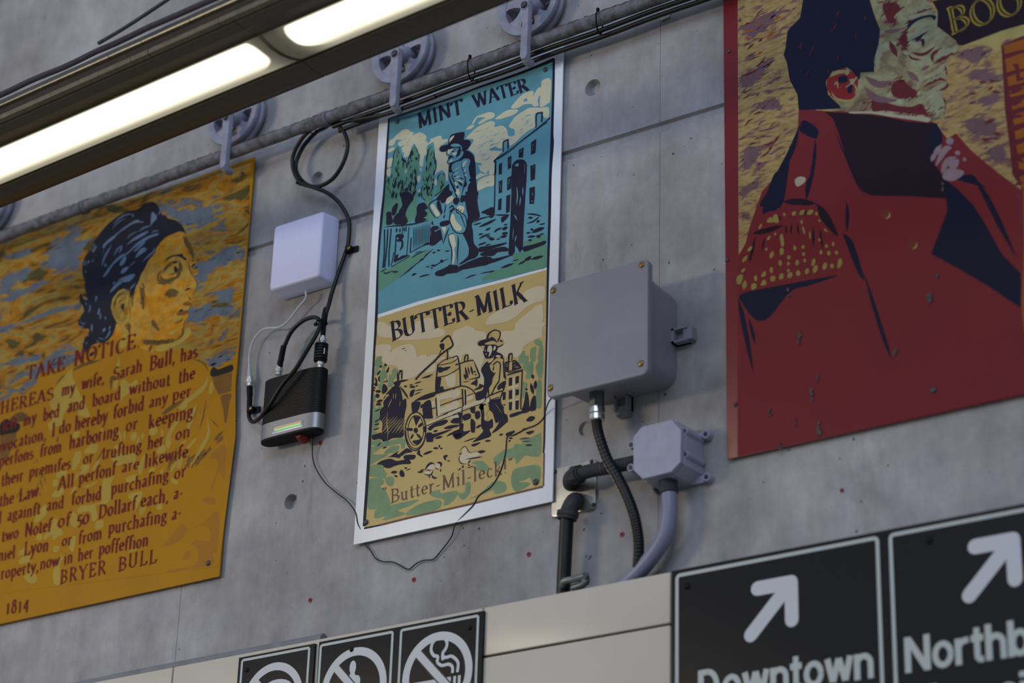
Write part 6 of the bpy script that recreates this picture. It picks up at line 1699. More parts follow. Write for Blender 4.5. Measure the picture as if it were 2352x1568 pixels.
draw(i, VYE, '''F 860,170 900,0 970,0 930,150 890,210
F 945,240 990,140 1080,150 1040,240 960,260
F 670,260 720,215 800,215 780,280 690,300
F 630,400 640,330 690,310 700,380 660,405
F 620,520 650,460 740,420 770,470 700,530
F 840,490 900,400 920,440 870,480
F 1010,400 1090,370 1170,340 1160,360 1050,415
F 1240,320 1300,310 1380,270 1330,370 1340,480 1300,600 1160,620 1150,640 1170,760 1140,820 1100,800 1080,700 930,720 960,640 1080,620 1215,580 1215,480
F 480,680 550,620 570,700 520,780 420,840 420,780
F 850,780 880,710 920,740 940,840 900,900 850,850
F 520,1000 600,920 640,800 690,800 680,880 750,930 750,990 700,1000 640,1050 620,980 540,1040
F 440,1040 450,980 500,970 500,1040
F 1140,900 1160,830 1240,810 1220,900 1160,915
F 640,1180 650,1120 710,1120 700,1180 660,1190
F 820,1120 860,1010 910,1010 880,1180
F 225,1230 230,1170 280,1150 330,1080 320,1180 280,1220
F 230,1330 230,1280 300,1230 370,1240 340,1310 260,1330
F 640,1400 700,1330 740,1230 760,1260 720,1340 720,1568 650,1568
F 290,1490 320,1440 340,1350 380,1420 440,1480 440,1540 380,1568 320,1540
F 1340,60 1390,30 1390,100 1350,90
t 40 1200,60 1100,240
t 26 980,180 890,340''')
draw(i, VYF, '''F 220,320 230,250 290,230 410,190 400,280 290,300
F 170,230 210,230 210,280 180,270
F 330,490 330,440 440,410 400,490
F 350,660 350,620 480,590 490,640 440,760 410,810 410,720
F 460,830 470,770 530,760 520,800 480,840
F 640,780 650,730 700,720 700,780
F 0,980 0,920 60,900 80,960 40,990
F 560,390 580,350 630,340 620,380
F 810,500 800,440 870,480 860,520
F 450,380 450,330 520,180 500,360 470,420
F 650,180 650,150 720,110 740,40 710,180
F 350,1220 400,1200 430,1215 360,1232
F 880,110 920,60 960,60 900,110
t 34 940,170 1080,10
t 40 1090,190 1190,0
t 34 780,400 860,270
F 860,330 870,240 930,230 900,340
t 26 680,420 720,340
t 30 760,160 800,20''')
i.done('straw_patches', YCREAM, py_)
i = Y(5)
draw(i, VYC, '''f 2040,670 2240,640 2230,830 2110,868 2060,760
F 2130,880 2230,860 2210,960 2190,1100 2170,1140 2150,1000
f 0,1260 165,1225 150,1300 70,1480 0,1500''')
dabs(i, VYF, '740,390 800,130 1060,180 1370,30 1150,220 1000,400 900,340', 22, (80,220), (14,30), -56, 12, 5, .3)
dabs(i, VYC, '1980,1340 2170,1200 2170,1300 2000,1440', 7, (60,140), (14,26), -50, 10, 6, .3)
i.done('brown_bands', YBROWN, py_)
i = Y(7)
draw(i, VYC, '''F 2030,640 2060,600 2110,620 2230,575 2250,600 2230,640 2050,692
F 0,1150 60,1100 110,1120 190,1150 170,1220 40,1250 0,1255''')
i.done('black_ink', BLACKP, py_)
i = Y(4.6)
draw(i, VYF, '''F 720,1150 800,1060 900,940 950,950 960,1030 860,1130 740,1170
F 980,1000 1130,930 1300,800 1290,1200 1240,1250 1240,1370 1000,1410 780,1450 780,1420 1050,1370 1080,1200 1010,1150 1060,1110 1200,1110 1200,980 1080,960
F 1130,690 1180,650 1270,660 1260,720 1200,730
F 1200,230 1370,100 1360,450 1300,380 1240,570 1220,560 1300,280
F 920,1310 960,1230 1010,1230 970,1310''')
i.done('orange_wash', OCHRE, py_)
# olive shading strokes
i = Y(5.5)
draw(i, VYA, '''t 26 1640,1185 1700,1110 1830,1070
t 36 1590,1400 1640,1300 1750,1200 1880,1165
t 60 1870,1300 1880,1420 1800,1500
t 40 1960,700 2010,850 2060,950
t 26 2080,820 2130,1000 2150,1150
t 30 2060,1200 2090,1330 2140,1450
s 20 90 22 1520,1380 1560,1470 1700,1500 1850,1440 1840,1500 1700,1568 1540,1540
s 70 90 18 1880,1180 1960,1200 1960,1330 1900,1420 1860,1400 1880,1300
s 75 110 18 1960,700 2010,720 2100,900 2150,1080 2110,1100 2040,900
t 30 1520,1568 1510,1430 1580,1340''')
draw(i, VYB, '''s 10 110 26 1510,60 1620,90 1800,60 1760,150 1620,200 1520,160
s -20 90 26 1620,330 1780,270 1880,300 1820,400 1680,420
s 70 120 20 1180,230 1260,180 1280,420 1250,640 1200,500
s -8 130 26 1200,1180 1500,1200 1750,1170 1900,1120 1800,1210 1500,1270 1300,1260
s 60 90 18 940,960 1010,900 1020,1060 960,1080
s 55 80 18 1380,800 1440,820 1540,980 1500,1000 1400,920
t 90 1640,340 1760,300 1880,330
t 30 1220,380 1250,480 1230,640
t 50 1400,820 1440,900 1530,1000
t 24 1940,390 1930,320 1990,230 2120,170
t 26 2070,390 2100,470
t 30 1800,880 1900,850 1960,800
t 40 1940,970 1960,1050 1880,1180
t 70 1230,1180 1500,1220 1800,1180
t 50 1400,1250 1350,1400
t 40 900,950 990,900 1010,1020
t 20 1050,600 1050,450 1100,300
t 40 720,640 740,480 840,350 920,340
t 26 860,640 850,560 890,510''')
draw(i, VYC, '''t 30 690,640 800,580 980,530
t 40 1560,1060 1640,1000 1780,910
t 30 1070,820 1080,700 1160,720
t 20 540,770 600,700 660,660
t 16 1850,520 1960,560 2010,640
t 12 1900,950 1880,1060 1800,1200
t 12 1990,900 1960,1080 1920,1200
t 12 2030,1100 2110,1180
t 12 1000,1380 900,1568
t 16 560,1260 550,1340
F 100,1090 200,1030 280,1080 240,1120 120,1130''')
dabs(i, VYE, '400,0 660,0 640,300 560,560 0,640 0,480 400,420', 16, (40,120), (8,18), -75, 30, 12, .45)
draw(i, VYA, 't 10 1990,690 2090,870 2150,1020 2160,1150')
draw(i, VYB, '''t 10 2140,20 2215,170 2195,270 2110,390
t 10 2120,480 2125,540 2080,600 2055,700
t 12 2050,760 1990,850 1965,960 1950,1060 1900,1140 1800,1190 1650,1220''')
i.done('olive_shading', SHADE, py_)
i = Y(6.5)
draw(i, VYB, '''F 1790,790 1850,760 1950,740 1960,770 1860,820 1800,840
F 1700,1060 1840,980 1860,1020 1780,1090
F 1960,600 2080,580 2060,620 1970,630
F 2110,150 2160,140 2200,200 2170,240 2120,200
t 30 1900,420 1940,300 2050,170
F 1950,300 1990,300 1970,350 1940,350
F 2010,400 2050,400 2060,470 2000,480
t 44 680,700 690,500 790,330 900,275 960,290
t 50 720,760 800,850 900,880 960,830 990,720 960,600
t 40 780,580 790,460 850,400
t 34 850,820 860,740 900,670
t 40 930,600 960,470 960,330
F 880,1060 940,990 980,1020 960,1130 880,1150
F 820,1230 870,1160 960,1180 930,1300 830,1330''')
draw(i, VYA, '''F 1670,1340 1740,1270 1800,1290 1800,1370 1720,1400
t 50 2010,1230 1990,1400 1940,1500
t 30 1720,830 1660,1000''')
i.done('straw_highlight', YCREAM, py_)
i = Y(6.8)
draw(i, VYB, '''F 1950,540 2010,495 2110,510 2090,560 2000,560
F 1850,700 1880,680 2040,640 2040,700 1960,730 1860,735''')
i.done('lip_print', art('russet_print', '#7c4a18', 1.0), py_)
# hair
i = Y(7)
i.fill([(170+x/7.84, 450+y/7.84) for x, y in pp('205,1568 150,1400 150,1240 190,1100 270,1000 320,960 350,850 420,730 500,620 600,510 700,430 820,340 950,270 1110,248 1180,210 1250,150 1330,115 1400,100 1480,130 1545,200 1580,340 1640,345 1700,410 1820,430 1930,510 1985,600 2012,680 1960,640 1880,640 1780,680 1650,740 1560,830 1480,940 1450,1030 1340,1160 1280,1290 1200,1420 1150,1568')] + [(170+x/7.84, 630+y/7.84) for x, y in pp('1120,200 1060,330 1010,430 1000,290 890,258 800,300 700,430 665,580 690,720 762,870 740,960 700,1080 640,1160 540,1230 400,1240 300,1290 250,1380 215,1450 200,1370 150,1360 160,1250 200,1130 260,1060 275,985 130,970 80,920 75,840 120,750 180,660 160,570 100,480 95,380 130,330 165,440 230,470 255,440 180,380 150,340 230,350 200,280 185,160')])
draw(i, VYB, '''t 20 1120,200 1050,400 1060,560
F 280,1450 300,1410 370,1390 340,1460 290,1475
t 30 430,1330 480,1270
t 34 2000,300 2050,260 2110,260
F 850,600 880,520 900,560 890,640
F 1880,670 1940,620 1960,660''')
draw(i, VYA, '''F 1690,1110 1760,1070 1870,1050 1960,1040 1960,1080 2020,1120 2010,1160 1950,1120 1880,1085 1780,1090 1680,1150 1640,1185
F 1800,1290 1830,1260 1860,1300 1850,1370 1810,1370
t 12 1640,1390 1680,1290 1800,1210
t 14 1700,1410 1860,1390
t 34 1780,1210 1870,1180
t 30 2100,1280 2190,1215
t 24 2120,1130 2150,1180''')
i.done('hair', HAIR, py_)
i = Y(8)
draw(i, VYA, '''t 26 700,510 830,390 960,330 1080,330
F 1050,360 1080,330 1060,380
t 14 680,600 800,470 950,390
F 860,600 1060,460 1160,430 1180,460 1240,460 1230,480 1180,475 1060,500 900,600 780,690 700,780 560,900 520,1060 540,960 520,890 640,770 740,700
F 1385,400 1400,300 1440,300 1490,370 1480,420 1430,470 1380,530 1340,545 1380,510
t 18 1500,160 1550,230 1545,300 1490,350
t 22 1160,640 1260,570 1380,535
t 14 950,780 1020,700 1160,630
F 950,880 1100,740 1300,640 1330,650 1200,740 1060,810
t 16 1390,660 1450,630 1530,625
F 1500,670 1510,700 1400,740 1250,820 1100,920 980,1030 900,1080 830,1130 700,1240 600,1400 520,1460 640,1270 820,1080 960,1020 1120,860 1300,740
F 1070,1000 1180,880 1280,810 1250,870 1120,980
F 1100,1120 1160,1000 1240,930 1310,950 1260,1010 1160,1080
t 26 1440,920 1430,1000 1340,1080 1220,1190
t 26 500,1260 560,1080 680,880
F 820,1230 900,1100 940,1100 920,1180 860,1250
F 840,1390 880,1310 990,1270 920,1370
t 14 1000,1270 1110,1160
F 850,1480 1080,1400 1060,1480 980,1540 880,1530 800,1568 770,1568
F 330,1000 360,940 410,900 380,960 350,1010
t 14 350,930 380,850
t 22 720,1080 780,960 880,880
t 22 800,1030 850,960 860,900
t 20 240,1220 280,1150
t 16 180,1270 215,1150
t 18 205,1390 215,1340
F 545,1270 560,1220 590,1240
F 320,1190 345,1140 350,1170''')
draw(i, VYB, '''F 650,330 680,260 780,140 860,90 880,130 780,220
F 870,100 950,50 1080,0 1090,30 980,120 900,140
t 26 700,180 740,130
t 24 990,290 1110,150
t 26 390,500 400,390 415,450
t 30 430,740 460,600
t 20 470,820 480,680
t 22 260,700 290,600 280,540
F 110,800 140,870 220,880 140,890
F 80,930 180,940 130,960
t 26 320,1040 320,880
t 22 240,1120 260,1080
F 510,1020 550,960 570,990 540,1030
t 24 630,1000 655,920
F 450,1140 560,1150 640,1010 650,1060 580,1150 480,1165
t 16 400,1190 460,1230
t 20 560,820 570,750
t 16 210,1260 235,1210
t 14 210,500 230,560''')
i.done('hair_highlight', HIGH, py_)
# lettering
r = Y(9); big = dict(wt=.225, thin=.08, ser=.12, track=.12, nib=12)
def wd(t, x0, y0, x1, y1, h=29, **k):
    kk = dict(wt=.215, thin=.105, ser=.07, track=.05, nib=16, jit=.035, seed=len(r.v)); kk.update(k)
    serif(r, t, (x0, y0), (x1, y1), (x0 + h*.07, y0-h), **kk)
wd('TAKE', 60,873,150,849,31,**big); wd('NOTICE.', 169,841,325,796,33,**big)
wd('W', -22,958,0,953,27,**big); wd('HEREAS', 0,951,125,915,28,**big); wd('my',141,910,173,901); wd('wife,',187,895,240,880,30); wd('Sarah',259,873,327,851,29); wd('Bull,',342,851,403,832,33); wd('has',413,832,454,818,30)
wd('left',5,992,39,982,28); wd('my',53,978,84,969,28); wd('bed',98,966,137,954,28); wd('and',154,948,195,937); wd('board',211,934,277,916); wd('without',296,906,391,884); wd('the',409,880,448,868,30)
wd('ovocation,',-9,1040,107,1008,28); wd('I',117,1002,128,999,30); wd('do',135,996,163,988,28); wd('hereby',171,987,248,967,31); wd('forbid',259,961,331,940,31); wd('any',342,936,386,925,28); wd('per',395,921,440,908,28)
wd('perfons',-3,1072,77,1051,28); wd('from',91,1049,142,1035); wd('harboring',158,1031,273,1001,31); wd('or',288,991,317,983); wd('keeping',340,984,444,956,31)
wd('their',2,1116,54,1103,28); wd('premifes',66,1097,163,1075,28); wd('or',190,1066,215,1059,26); wd('trufting',233,1055,326,1034); wd('her',338,1032,376,1021); wd('on',402,1011,437,1002)
wd('the',-2,1163,32,1154,28); wd('Law.',42,1153,96,1137,30); wd('All',132,1126,170,1115,30); wd('perfonf',180,1110,266,1088); wd('are',279,1085,320,1075,27); wd('likewife',331,1073,432,1048,30)
wd('l',-4,1202,4,1200,28); wd('againft',16,1195,93,1180,28); wd('and',106,1173,147,1165,27); wd('forbid',163,1160,233,1146,29); wd('purchafing',254,1136,388,1103,29); wd('or',399,1100,428,1092,27)
wd('two',3,1244,43,1235,28); wd('Notef',56,1232,118,1218,30); wd('of',132,1212,162,1204,30); wd('50',175,1208,205,1199,34); wd('Dollarf',225,1190,313,1168,31); wd('each,',322,1165,388,1151,31); wd('a-',398,1146,421,1141)
wd('niel',-5,1289,35,1280,28); wd('Lyon',54,1276,112,1263,31); wd('or',141,1254,166,1249,27); wd('from',179,1249,235,1235); wd('purchafing',248,1226,384,1196,30); wd('a-',394,1194,417,1188)
wd('roperty,',1,1330,90,1310,28); wd('now',91,1308,137,1296,28); wd('in',146,1295,167,1290,28); wd('her',178,1289,214,1280,28); wd('poffeffion',226,1275,341,1252,30)
wd('BRYER',137,1340,246,1316,30,wt=.2,ser=.10,track=.16); wd('BULL',270,1311,363,1289,31,wt=.2,ser=.10,track=.14)
wd('1814',13,1410,68,1399,37,track=.16,wt=.15)
r.done('red_lettering', YRED, py_)
for px, py, rr in ((556,400,.0058),(479,1293,.0062)):
    q = P(px, py, YO); screw(py_, q.x, -(YO+.0005), q.z, rr, M['steelscrew'])
# ---------------------------------------------------------------- right poster: red coat, profile head
RO = .010
VR = tf(1552,0,2.94); V1 = tf(1640,0,1.8862); V2 = tf(1640,400,1.8862); V3 = tf(1660,440,3.447); V4 = tf(1980,0,3.199); V5 = tf(1640,640,1.8862)
rx0 = (P(1660,0,RO).x + P(1671,1054,RO).x)/2; rz0 = (P(1671,1054,RO).z + P(2352,906,RO).z)/2
prd = empty('enamel_poster', (rx0+.4, 0, rz0), 'large dark red poster with a man in profile wearing a red coat with epaulette', 'poster')
def rart(n_, h, k=1.0, **kw): return art(n_, h, k*1.0, **kw)
RED = rart('dark_red_enamel', '#6e1c24', 1.0, rough=.30, noise=.10, nscale=6, spec=.25); RNAVY = rart('ink_blue_print', '#12183a', .75, rough=.28, noise=.15, nscale=18); RPURP = rart('plum_print', '#261426', .7, rough=.28, noise=.15)
RBG = paint('brushed_cream_print', [(.30,'#5c2c3c'),(.38,'#73565c'),(.45,'#938058'),(.56,'#a09062'),(.64,'#97865c'),(.70,'#7c6260')], 13, (1,1,3.2), kk=1.05, rot=20, dist=2.0)
RFACE = paint('pale_green_skin_print', [(.30,'#64434a'),(.42,'#767058'),(.52,'#878a70'),(.66,'#929a84')], 14, (1,1,1.2), kk=1.1)
RCREAM = rart('cream_brush_print', '#a29a62', 1.0, noise=.15); RWHITE = rart('off_white_print', '#a0a295', 1.0); ROR = rart('orange_brush_print', '#93540f', 1.0, noise=.2); RMAR = rart('maroon_print', '#5c1c26', 1.0, noise=.12, nscale=30); LIL = rart('lilac_print', '#8a7c8c', 1.0, noise=.2); YEL = rart('yellow_letter_print', '#9c8a30', 1.0, noise=.25, nscale=60); RGREY = rart('purple_grey_print', '#6c5460', 1.0, noise=.2, nscale=60); DUST = mat('dust_fluff', '#5a5450', .95, noise=.4, nscale=200)
sheet(prd, rx0, rx0+.95, rz0, rz0+1.45, RO, RED)
def Rk(n_): return Ink(RO + n_*9e-5)
i = Rk(1); i.fill(pp('1694,-60 2420,-60 2420,520 2352,440 2200,330 2000,400 1740,480 1697,640')); i.done('brushed_background', RBG, prd)
i = Rk(1.6)
dabs(i, V1, '108,0 380,0 320,140 320,260 370,480 330,640 240,760 180,896 108,896', 22, (24,80), (5,12), -32, 14, 3, .5)
dabs(i, V1, '1080,210 1240,200 1260,560 1270,780 1100,640 980,540 1020,420', 14, (24,90), (5,12), -20, 20, 4, .5)
draw(i, V1, '''s -32 50 10 120,640 180,620 200,680 130,760
s -32 50 10 120,330 200,280 260,260 180,360 120,400
s -32 50 10 170,450 280,420 300,470 200,480
s -32 50 10 110,120 200,60 300,30 260,110 140,180
s -32 50 10 110,820 190,770 200,800 120,860
s -20 60 12 1080,320 1160,300 1250,330 1240,360 1120,350
s -30 60 12 1060,230 1140,200 1200,230 1120,290
s -20 60 12 1060,540 1150,500 1240,540 1230,600 1120,590
s -30 60 12 1140,430 1220,400 1240,430 1180,470
s -30 50 12 1170,640 1260,620 1270,700 1220,720''')
i.done('purple_brushwork', RGREY, prd)
i = Rk(1.9)
dabs(i, V1, '108,30 360,30 300,300 108,360', 14, (24,70), (5,12), -32, 20, 13, .5); dabs(i, V1, '108,260 340,500 280,700 108,860', 14, (24,70), (5,10), -32, 18, 14, .5); dabs(i, V1, '1080,300 1250,320 1250,620 1080,600', 10, (30,70), (8,16), -15, 25, 15, .5)
i.done('maroon_brushwork', RMAR, prd)
i = Rk(1.9); dabs(i, V1, '108,60 300,60 260,240 108,300', 10, (20,50), (6,14), -32, 20, 23, .5); i.done('orange_brushwork', ROR, prd)
# dark title block and orange side strip, top right
i = Rk(2); i.fill([(1980+x/3.199, y/3.199) for x, y in pp('480,-60 1300,-60 1300,150 1190,180 1030,225 860,290 740,335 700,330 690,300 550,190 555,80')]); i.done('title_block', RPURP, prd)
i = Rk(2); draw(i, V4, 'F 740,335 1030,225 1190,180 1300,150 1300,230 1190,262 1040,300 1010,360 970,365 920,330 800,330'); i.done('cream_ribbon', RCREAM, prd)
i = Rk(2.4)
i.fill(pp('2300,105 2330,90 2420,60 2420,480 2352,470 2345,430 2325,400 2318,330 2308,250')); i.done('strip_ground', RMAR, prd)
i = Rk(3)
for k, (y0, y1) in enumerate(((96,122),(126,164),(168,196),(200,222),(228,250),(256,285),(292,318),(324,352),(358,392),(396,428))):
    xx = 2304 + k*4.2; i.fill([(xx, y0+10), (xx+18, y0+3), (2420, y0-26), (2420, y1-22), (xx+22, y1-3), (xx+4, y1+2), (xx+2, (y0+y1)/2)])
i.fill(pp('2350,430 2420,410 2420,760 2352,760 2346,700 2352,560')); i.done('orange_side_strip', ROR, prd)
i = Rk(4); draw(i, V4, '''l 22 1110,480 1150,478
l 30 1135,475 1150,590
l 18 1135,592 1190,575
t 30 1075,690 1190,640
t 40 1080,780 1190,720
t 24 1080,860 1190,850'''); 
draw(i, V1, '''t 12 1285,560 1343,540
t 16 1290,640 1320,690 1343,700
t 12 1290,740 1343,735
t 12 1300,800 1343,790'''); i.done('strip_lettering_print', RMAR, prd)
i = Rk(3); serif(i, 'BOOK', (2182,79), (2420,8), (2170,21), wt=.20, thin=.07, ser=.10, track=.08, nib=20, seed=9, jit=.02)
i.line(pp('2141,2 2160,-3'), 3, 0); i.done('yellow_title', YEL, prd)
i = Rk(3.3); serif(i, 'BOOK', (2182,79), (2420,8), (2170,21), wt=.06, thin=.03, ser=0, track=.08, nib=20, seed=9, jit=.02); i.done('title_inline', RPURP, prd)
# coat
i = Rk(2.6)
i.fill(pp('1835,250 1910,256 1950,252 2080,268 2130,272 2150,285 2175,318 2196,306 2230,345 2290,395 2322,425 2338,470 2346,560 2350,640 2346,760 2420,760 2420,880 2352,903 1694,1048 1694,590 1712,560 1722,520 1736,480 1750,440 1790,395 1822,340 1832,300'))
i.done('red_coat', RED, prd)
i = Rk(3.4)
i.fill([(1552+x/2.94, y/2.94) for x, y in pp('1010,755 1180,765 1400,785 1560,820 1700,830 1760,830 1800,900 1730,980 1740,1100 1830,1220 1830,1340 1600,1325 1320,1320 1260,1290 1180,1150 1100,900 1060,800')])
i.done('dark_collar', RPURP, prd)
i = Rk(3.5)
draw(i, V2, '''f 1000,20 1050,60 1120,130 1160,190 1200,260 1250,350 1330,430 1330,580 1180,480 1060,410 940,345 980,240 1010,160
t 26 1120,0 1180,100 1240,220 1310,360
F 1050,20 1110,0 1140,30 1180,60 1110,40
F 210,160 260,0 310,0 280,140 240,160
F 300,120 350,105 430,120 480,160 500,230 540,260 490,220 440,130 360,130
t 22 400,110 410,40 430,0
t 16 575,120 578,180 575,250
F 560,260 600,290 640,410 650,460 620,420 580,320
t 18 650,430 690,560 740,720 770,800
F 115,520 240,490 400,460 540,437 420,480 330,510 240,620 180,630 130,570
t 22 105,540 130,650 170,860
t 14 150,620 180,740''')
draw(i, V1, '''t 26 370,545 340,640 290,740 240,830
F 370,560 390,520 450,560 440,600 390,580
t 16 440,600 430,720 400,870
F 200,880 260,790 310,710 330,650 320,760 290,896 215,896
F 600,760 640,830 520,560
F 960,540 990,600 950,700 930,600''')
i.done('blue_shadow_print', RNAVY, prd)
# face
i = Rk(3.0)
i.fill([(1552+x/2.94, y/2.94) for x, y in pp('1280,-120 1600,-120 1690,0 1740,60 1770,100 1765,180 1850,240 1910,305 1905,345 1830,400 1820,460 1835,520 1820,540 1840,570 1810,600 1800,640 1825,700 1820,760 1790,800 1700,825 1400,770 1180,755 1080,750 1100,700 1200,650 1200,500 1250,470 1340,480 1340,400 1380,200 1350,100')]); i.done('face', RFACE, prd)
i = Rk(3.2)
draw(i, V4, '''s -35 60 12 0,700 120,730 260,770 400,780 500,750 560,860 490,860 300,840 120,820 0,825
s -35 60 12 180,640 220,570 300,560 360,620 440,680 420,720 300,750 200,720
s -35 60 12 130,0 270,0 300,60 240,130 260,180 200,200 150,120
s -35 60 12 250,330 290,250 340,150 380,130 330,230 340,300 320,380
t 30 390,300 440,300 450,350
t 24 360,385 450,400 540,340
t 26 520,460 520,400 590,350
s -35 60 12 520,455 560,470 640,410 700,385 640,395 580,430
t 24 450,640 520,600 570,580 625,595
t 18 560,670 620,640 630,605
t 14 610,480 625,560
t 14 590,700 610,760 600,850
t 16 340,400 370,430 440,440
t 14 340,110 420,90 520,60
t 40 200,300 260,420''')
i.done('maroon_shading', RMAR, prd)
i = Rk(3.4)
draw(i, V4, '''s -35 60 12 300,200 330,130 440,30 470,0 500,50 545,90 550,110 430,120 350,200 320,215
s -35 60 12 355,300 400,240 490,220 440,260 380,305
s -35 60 12 530,445 530,400 600,350 690,340 640,390 570,430
s -35 60 12 600,460 560,500 520,540 560,560 600,550 605,490
s -35 60 12 490,720 560,670 600,720 610,800 560,870 530,840
t 26 470,690 560,640 620,610
s -35 60 12 90,480 100,400 140,300 160,350 120,500 110,530
s -35 60 12 380,200 440,160 510,150 480,180 420,210
d 425 315 14 14
t 24 300,380 350,400
t 30 680,340 700,360
s -35 60 12 450,620 520,560 570,560 500,600''')
draw(i, V1, '''t 16 505,325 540,312 585,310
s -35 60 12 585,350 610,345 600,365
t 10 500,390 530,425 590,430
t 10 545,380 540,350''')
i.done('pale_face_highlight', RWHITE if False else rart('pale_sage_print', '#8f9781', 1.0, noise=.15), prd)
i = Rk(3.3)
draw(i, V4, '''t 50 20,560 120,620 220,600
t 50 20,640 100,720 260,740
t 30 160,230 220,230 300,210
t 26 430,520 500,480
t 40 330,520 420,600''')
i.done('lilac_brushwork', RGREY, prd)
# ear
i = Rk(3.6); draw(i, VR, 'F 1020,580 1040,510 1110,465 1180,480 1230,520 1225,600 1200,670 1120,690 1060,660'); i.done('ear', rart('brick_ear_print', '#7a1c20', 1.0), prd)
i = Rk(3.9); draw(i, VR, '''t 22 1040,520 1090,490 1170,485
F 1150,470 1172,475 1165,505 1145,500
t 18 1050,620 1090,670 1180,680 1220,640
t 14 1070,575 1090,555 1095,600
F 1170,540 1200,530 1200,550
t 12 1200,560 1220,600 1210,640'''); i.done('ear_highlight', rart('sage_print', '#8e8a62', 1.0), prd)
i = Rk(3.95); draw(i, VR, '''F 1100,520 1150,510 1160,550 1110,560
F 1160,590 1190,570 1190,620 1165,630'''); 
# hair
i.fill([(1552+x/2.94, y/2.94) for x, y in pp('880,-120 1280,-120 1310,0 1340,100 1380,200 1370,300 1340,400 1340,485 1250,490 1240,540 1190,480 1160,455 1060,480 1012,550 1030,640 1100,705 1120,732 1000,738 830,742 822,640 770,540 750,420 728,370 740,330 755,210 780,180 840,120 850,60')])
draw(i, V4, '''F 330,220 350,160 420,125 500,108 545,118 530,150 500,125 420,145 370,180
t 14 380,310 420,280 450,260
t 18 440,330 455,280
t 14 355,300 420,270 490,225''')
i.done('hair', RNAVY, prd)
i = Rk(4.2); dabs(i, VR, '860,60 1280,60 1320,300 1200,440 1000,500 860,600 800,300', 14, (20,60), (4,9), -70, 25, 77, .5); i.done('red_hair_fleck', rart('bright_red_fleck', '#661820', 1.0), prd)
i = Rk(4)
draw(i, V1, '''F 585,485 640,482 720,485 800,498 925,508 928,528 880,522 760,505 680,492 600,492
F 350,780 370,765 395,770 392,790 360,808''')
i.done('white_collar_print', RWHITE, prd)
i = Rk(4); draw(i, V1, '''F 1005,610 1020,595 1038,605 1030,625 1010,622
t 24 950,680 985,625
t 26 960,720 1000,650 1030,640
t 26 985,750 1010,700 1050,680
F 1020,700 1060,690 1050,730 1020,725
F 990,770 1010,730 1080,740 1070,765 1030,785
d 1055 662 12 10
d 1085 690 8 8
t 20 940,700 960,660'''); i.done('lilac_frill', LIL, prd)
# epaulette: rope head and bullion drops
i = Rk(4.2)
draw(i, V3, '''F 110,720 115,670 155,655 158,690 135,735
t 34 165,775 180,700
F 225,770 230,730 262,728 268,755 245,775
F 300,740 320,700 342,705 340,735
F 305,670 320,635 342,635 335,670
F 375,690 385,668 415,672 410,705 385,710
F 445,690 455,650 480,652 478,688
F 512,680 520,645 550,640 545,678
d 597 645 18 22
d 667 630 16 24 .3
d 732 612 17 32 .3
d 808 590 17 30 .3
d 865 588 15 20
F 908,600 915,540 940,530 945,570 925,600
d 718 558 14 32 .3
F 452,350 475,340 485,420 465,430
F 455,450 480,450 480,490 455,500
t 30 375,530 400,470
t 20 350,385 378,350
t 24 195,475 235,430
t 26 155,560 195,505
t 20 145,640 180,605
d 523 520 14 18 .4
d 590 562 14 22 .2
d 570 445 11 20
d 636 437 11 17 .3
d 625 240 10 16
d 840 487 14 18
d 778 480 11 17
d 900 483 13 16
d 768 382 11 12
d 820 430 10 14
d 640 493 12 14
d 455 565 14 24
d 385 620 13 24
d 260 685 13 24
t 16 630,270 650,340
t 12 690,310 692,380
F 400,190 430,180 445,240 400,240
F 350,230 380,200 400,240 360,245
t 30 550,190 580,155
t 30 605,185 650,145
t 34 665,180 720,145
t 22 740,190 745,160
t 20 490,195 485,165
t 18 285,300 310,250
t 18 755,225 775,235
t 14 800,290 830,320
d 520 570 12 14
d 650 545 10 16
d 520 625 12 14
d 345 455 9 12
d 415 335 10 10
d 875 415 9 18''')
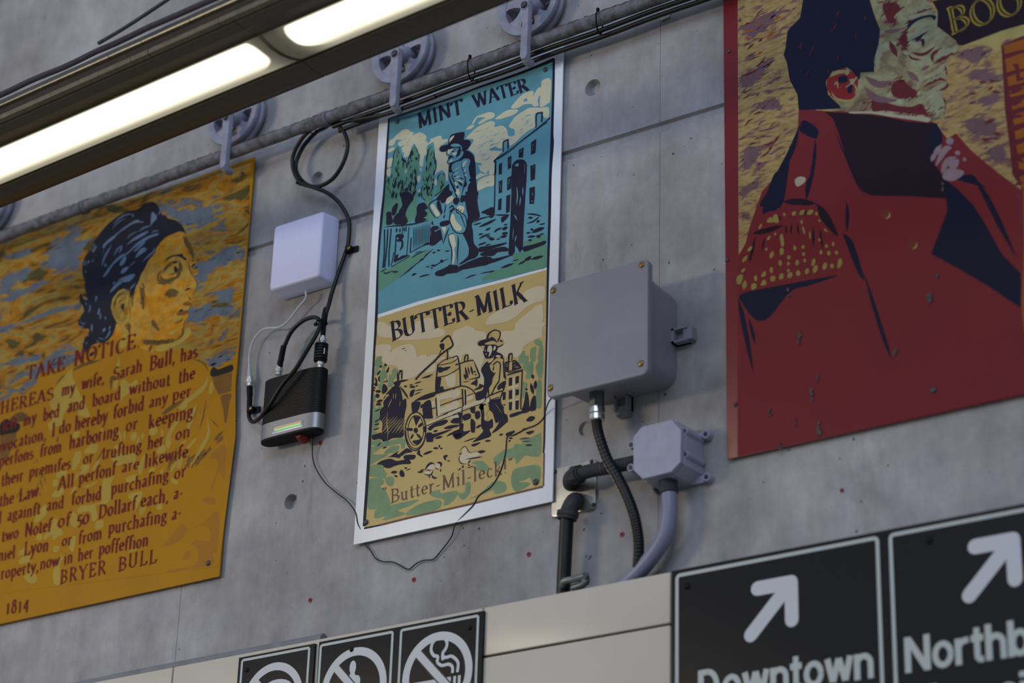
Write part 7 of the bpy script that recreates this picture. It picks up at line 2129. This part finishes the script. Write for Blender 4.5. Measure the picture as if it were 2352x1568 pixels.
i.done('epaulette_drops', rart('dull_gold_print', '#8a8246', 1.0, noise=.15), prd)
i = Rk(3.9)
draw(i, V3, '''t 40 235,330 340,310 480,265
t 22 260,350 230,480 210,560
t 14 330,360 310,480
t 14 545,250 540,340
t 14 590,250 600,350
t 14 500,265 505,340
t 18 715,270 720,440
t 16 770,290 790,460
t 50 500,90 620,80 720,100
F 750,110 800,130 850,200 910,330 900,350 820,270 770,200
t 26 450,190 440,240
t 26 640,180 660,150''')
i.done('epaulette_shadow', RPURP, prd)
for nm, x, y in (('coat_button', 742, 172), ('coat_button', 858, 303)):
    i = Rk(4.0); i.dot(1640+x/1.8862, 400+y/1.8862, 12, 13); i.done(nm, rart('button_brown', '#6a2c1c', 1.0), prd)
    i = Rk(4.3); i.line([(1640+(x+20*math.cos(a))/1.8862, 400+(y+20*math.sin(a))/1.8862) for a in [-.4, .1, .6, 1.1, 1.6]], 3.4, 4, .4); i.done('button_glint', RCREAM, prd)
# clots of dust caught on the sheet
random.seed(11)
for px, py, s in ((1966+25,640+90,13),(2138,690,14),(1836,775,10),(1880,870,7),(1862,905,10),(1880,985,11),(1768,948,6),(2058,812,9),(1828,968,6),(1690,925,6),(2152,628,7),(1810,672,7),(2166,430,7),(1793,1026,6)):
    if s < 1 or (px, py) == (1991, 730): continue
    bm = bmesh.new(); c = P(px, py, RO)
    for k in range(4):
        o_ = Vector((random.uniform(-.003,.003)*s/8, 0, random.uniform(-.009,.009)*s/8)); m_ = Matrix.Translation(Vector((c.x, -RO-.0015, c.z))+o_) @ Matrix.Diagonal((random.uniform(.25,.5), .22, random.uniform(.5,1.0), 1))
        bmesh.ops.create_icosphere(bm, subdivisions=2, radius=.0062*s/9, matrix=m_)
    for v in bm.verts: v.co += Vector([random.uniform(-.0007,.0007) for _ in range(3)])
    o = fromb('dust_clot', bm, DUST, prd)
for px, py, rr in ((1674,118,.0045),(2144,896,.0062),(1670,598,.004)):
    q = P(px, py, RO); screw(prd, q.x, -(RO+.0005), q.z, rr, M['steelscrew'])
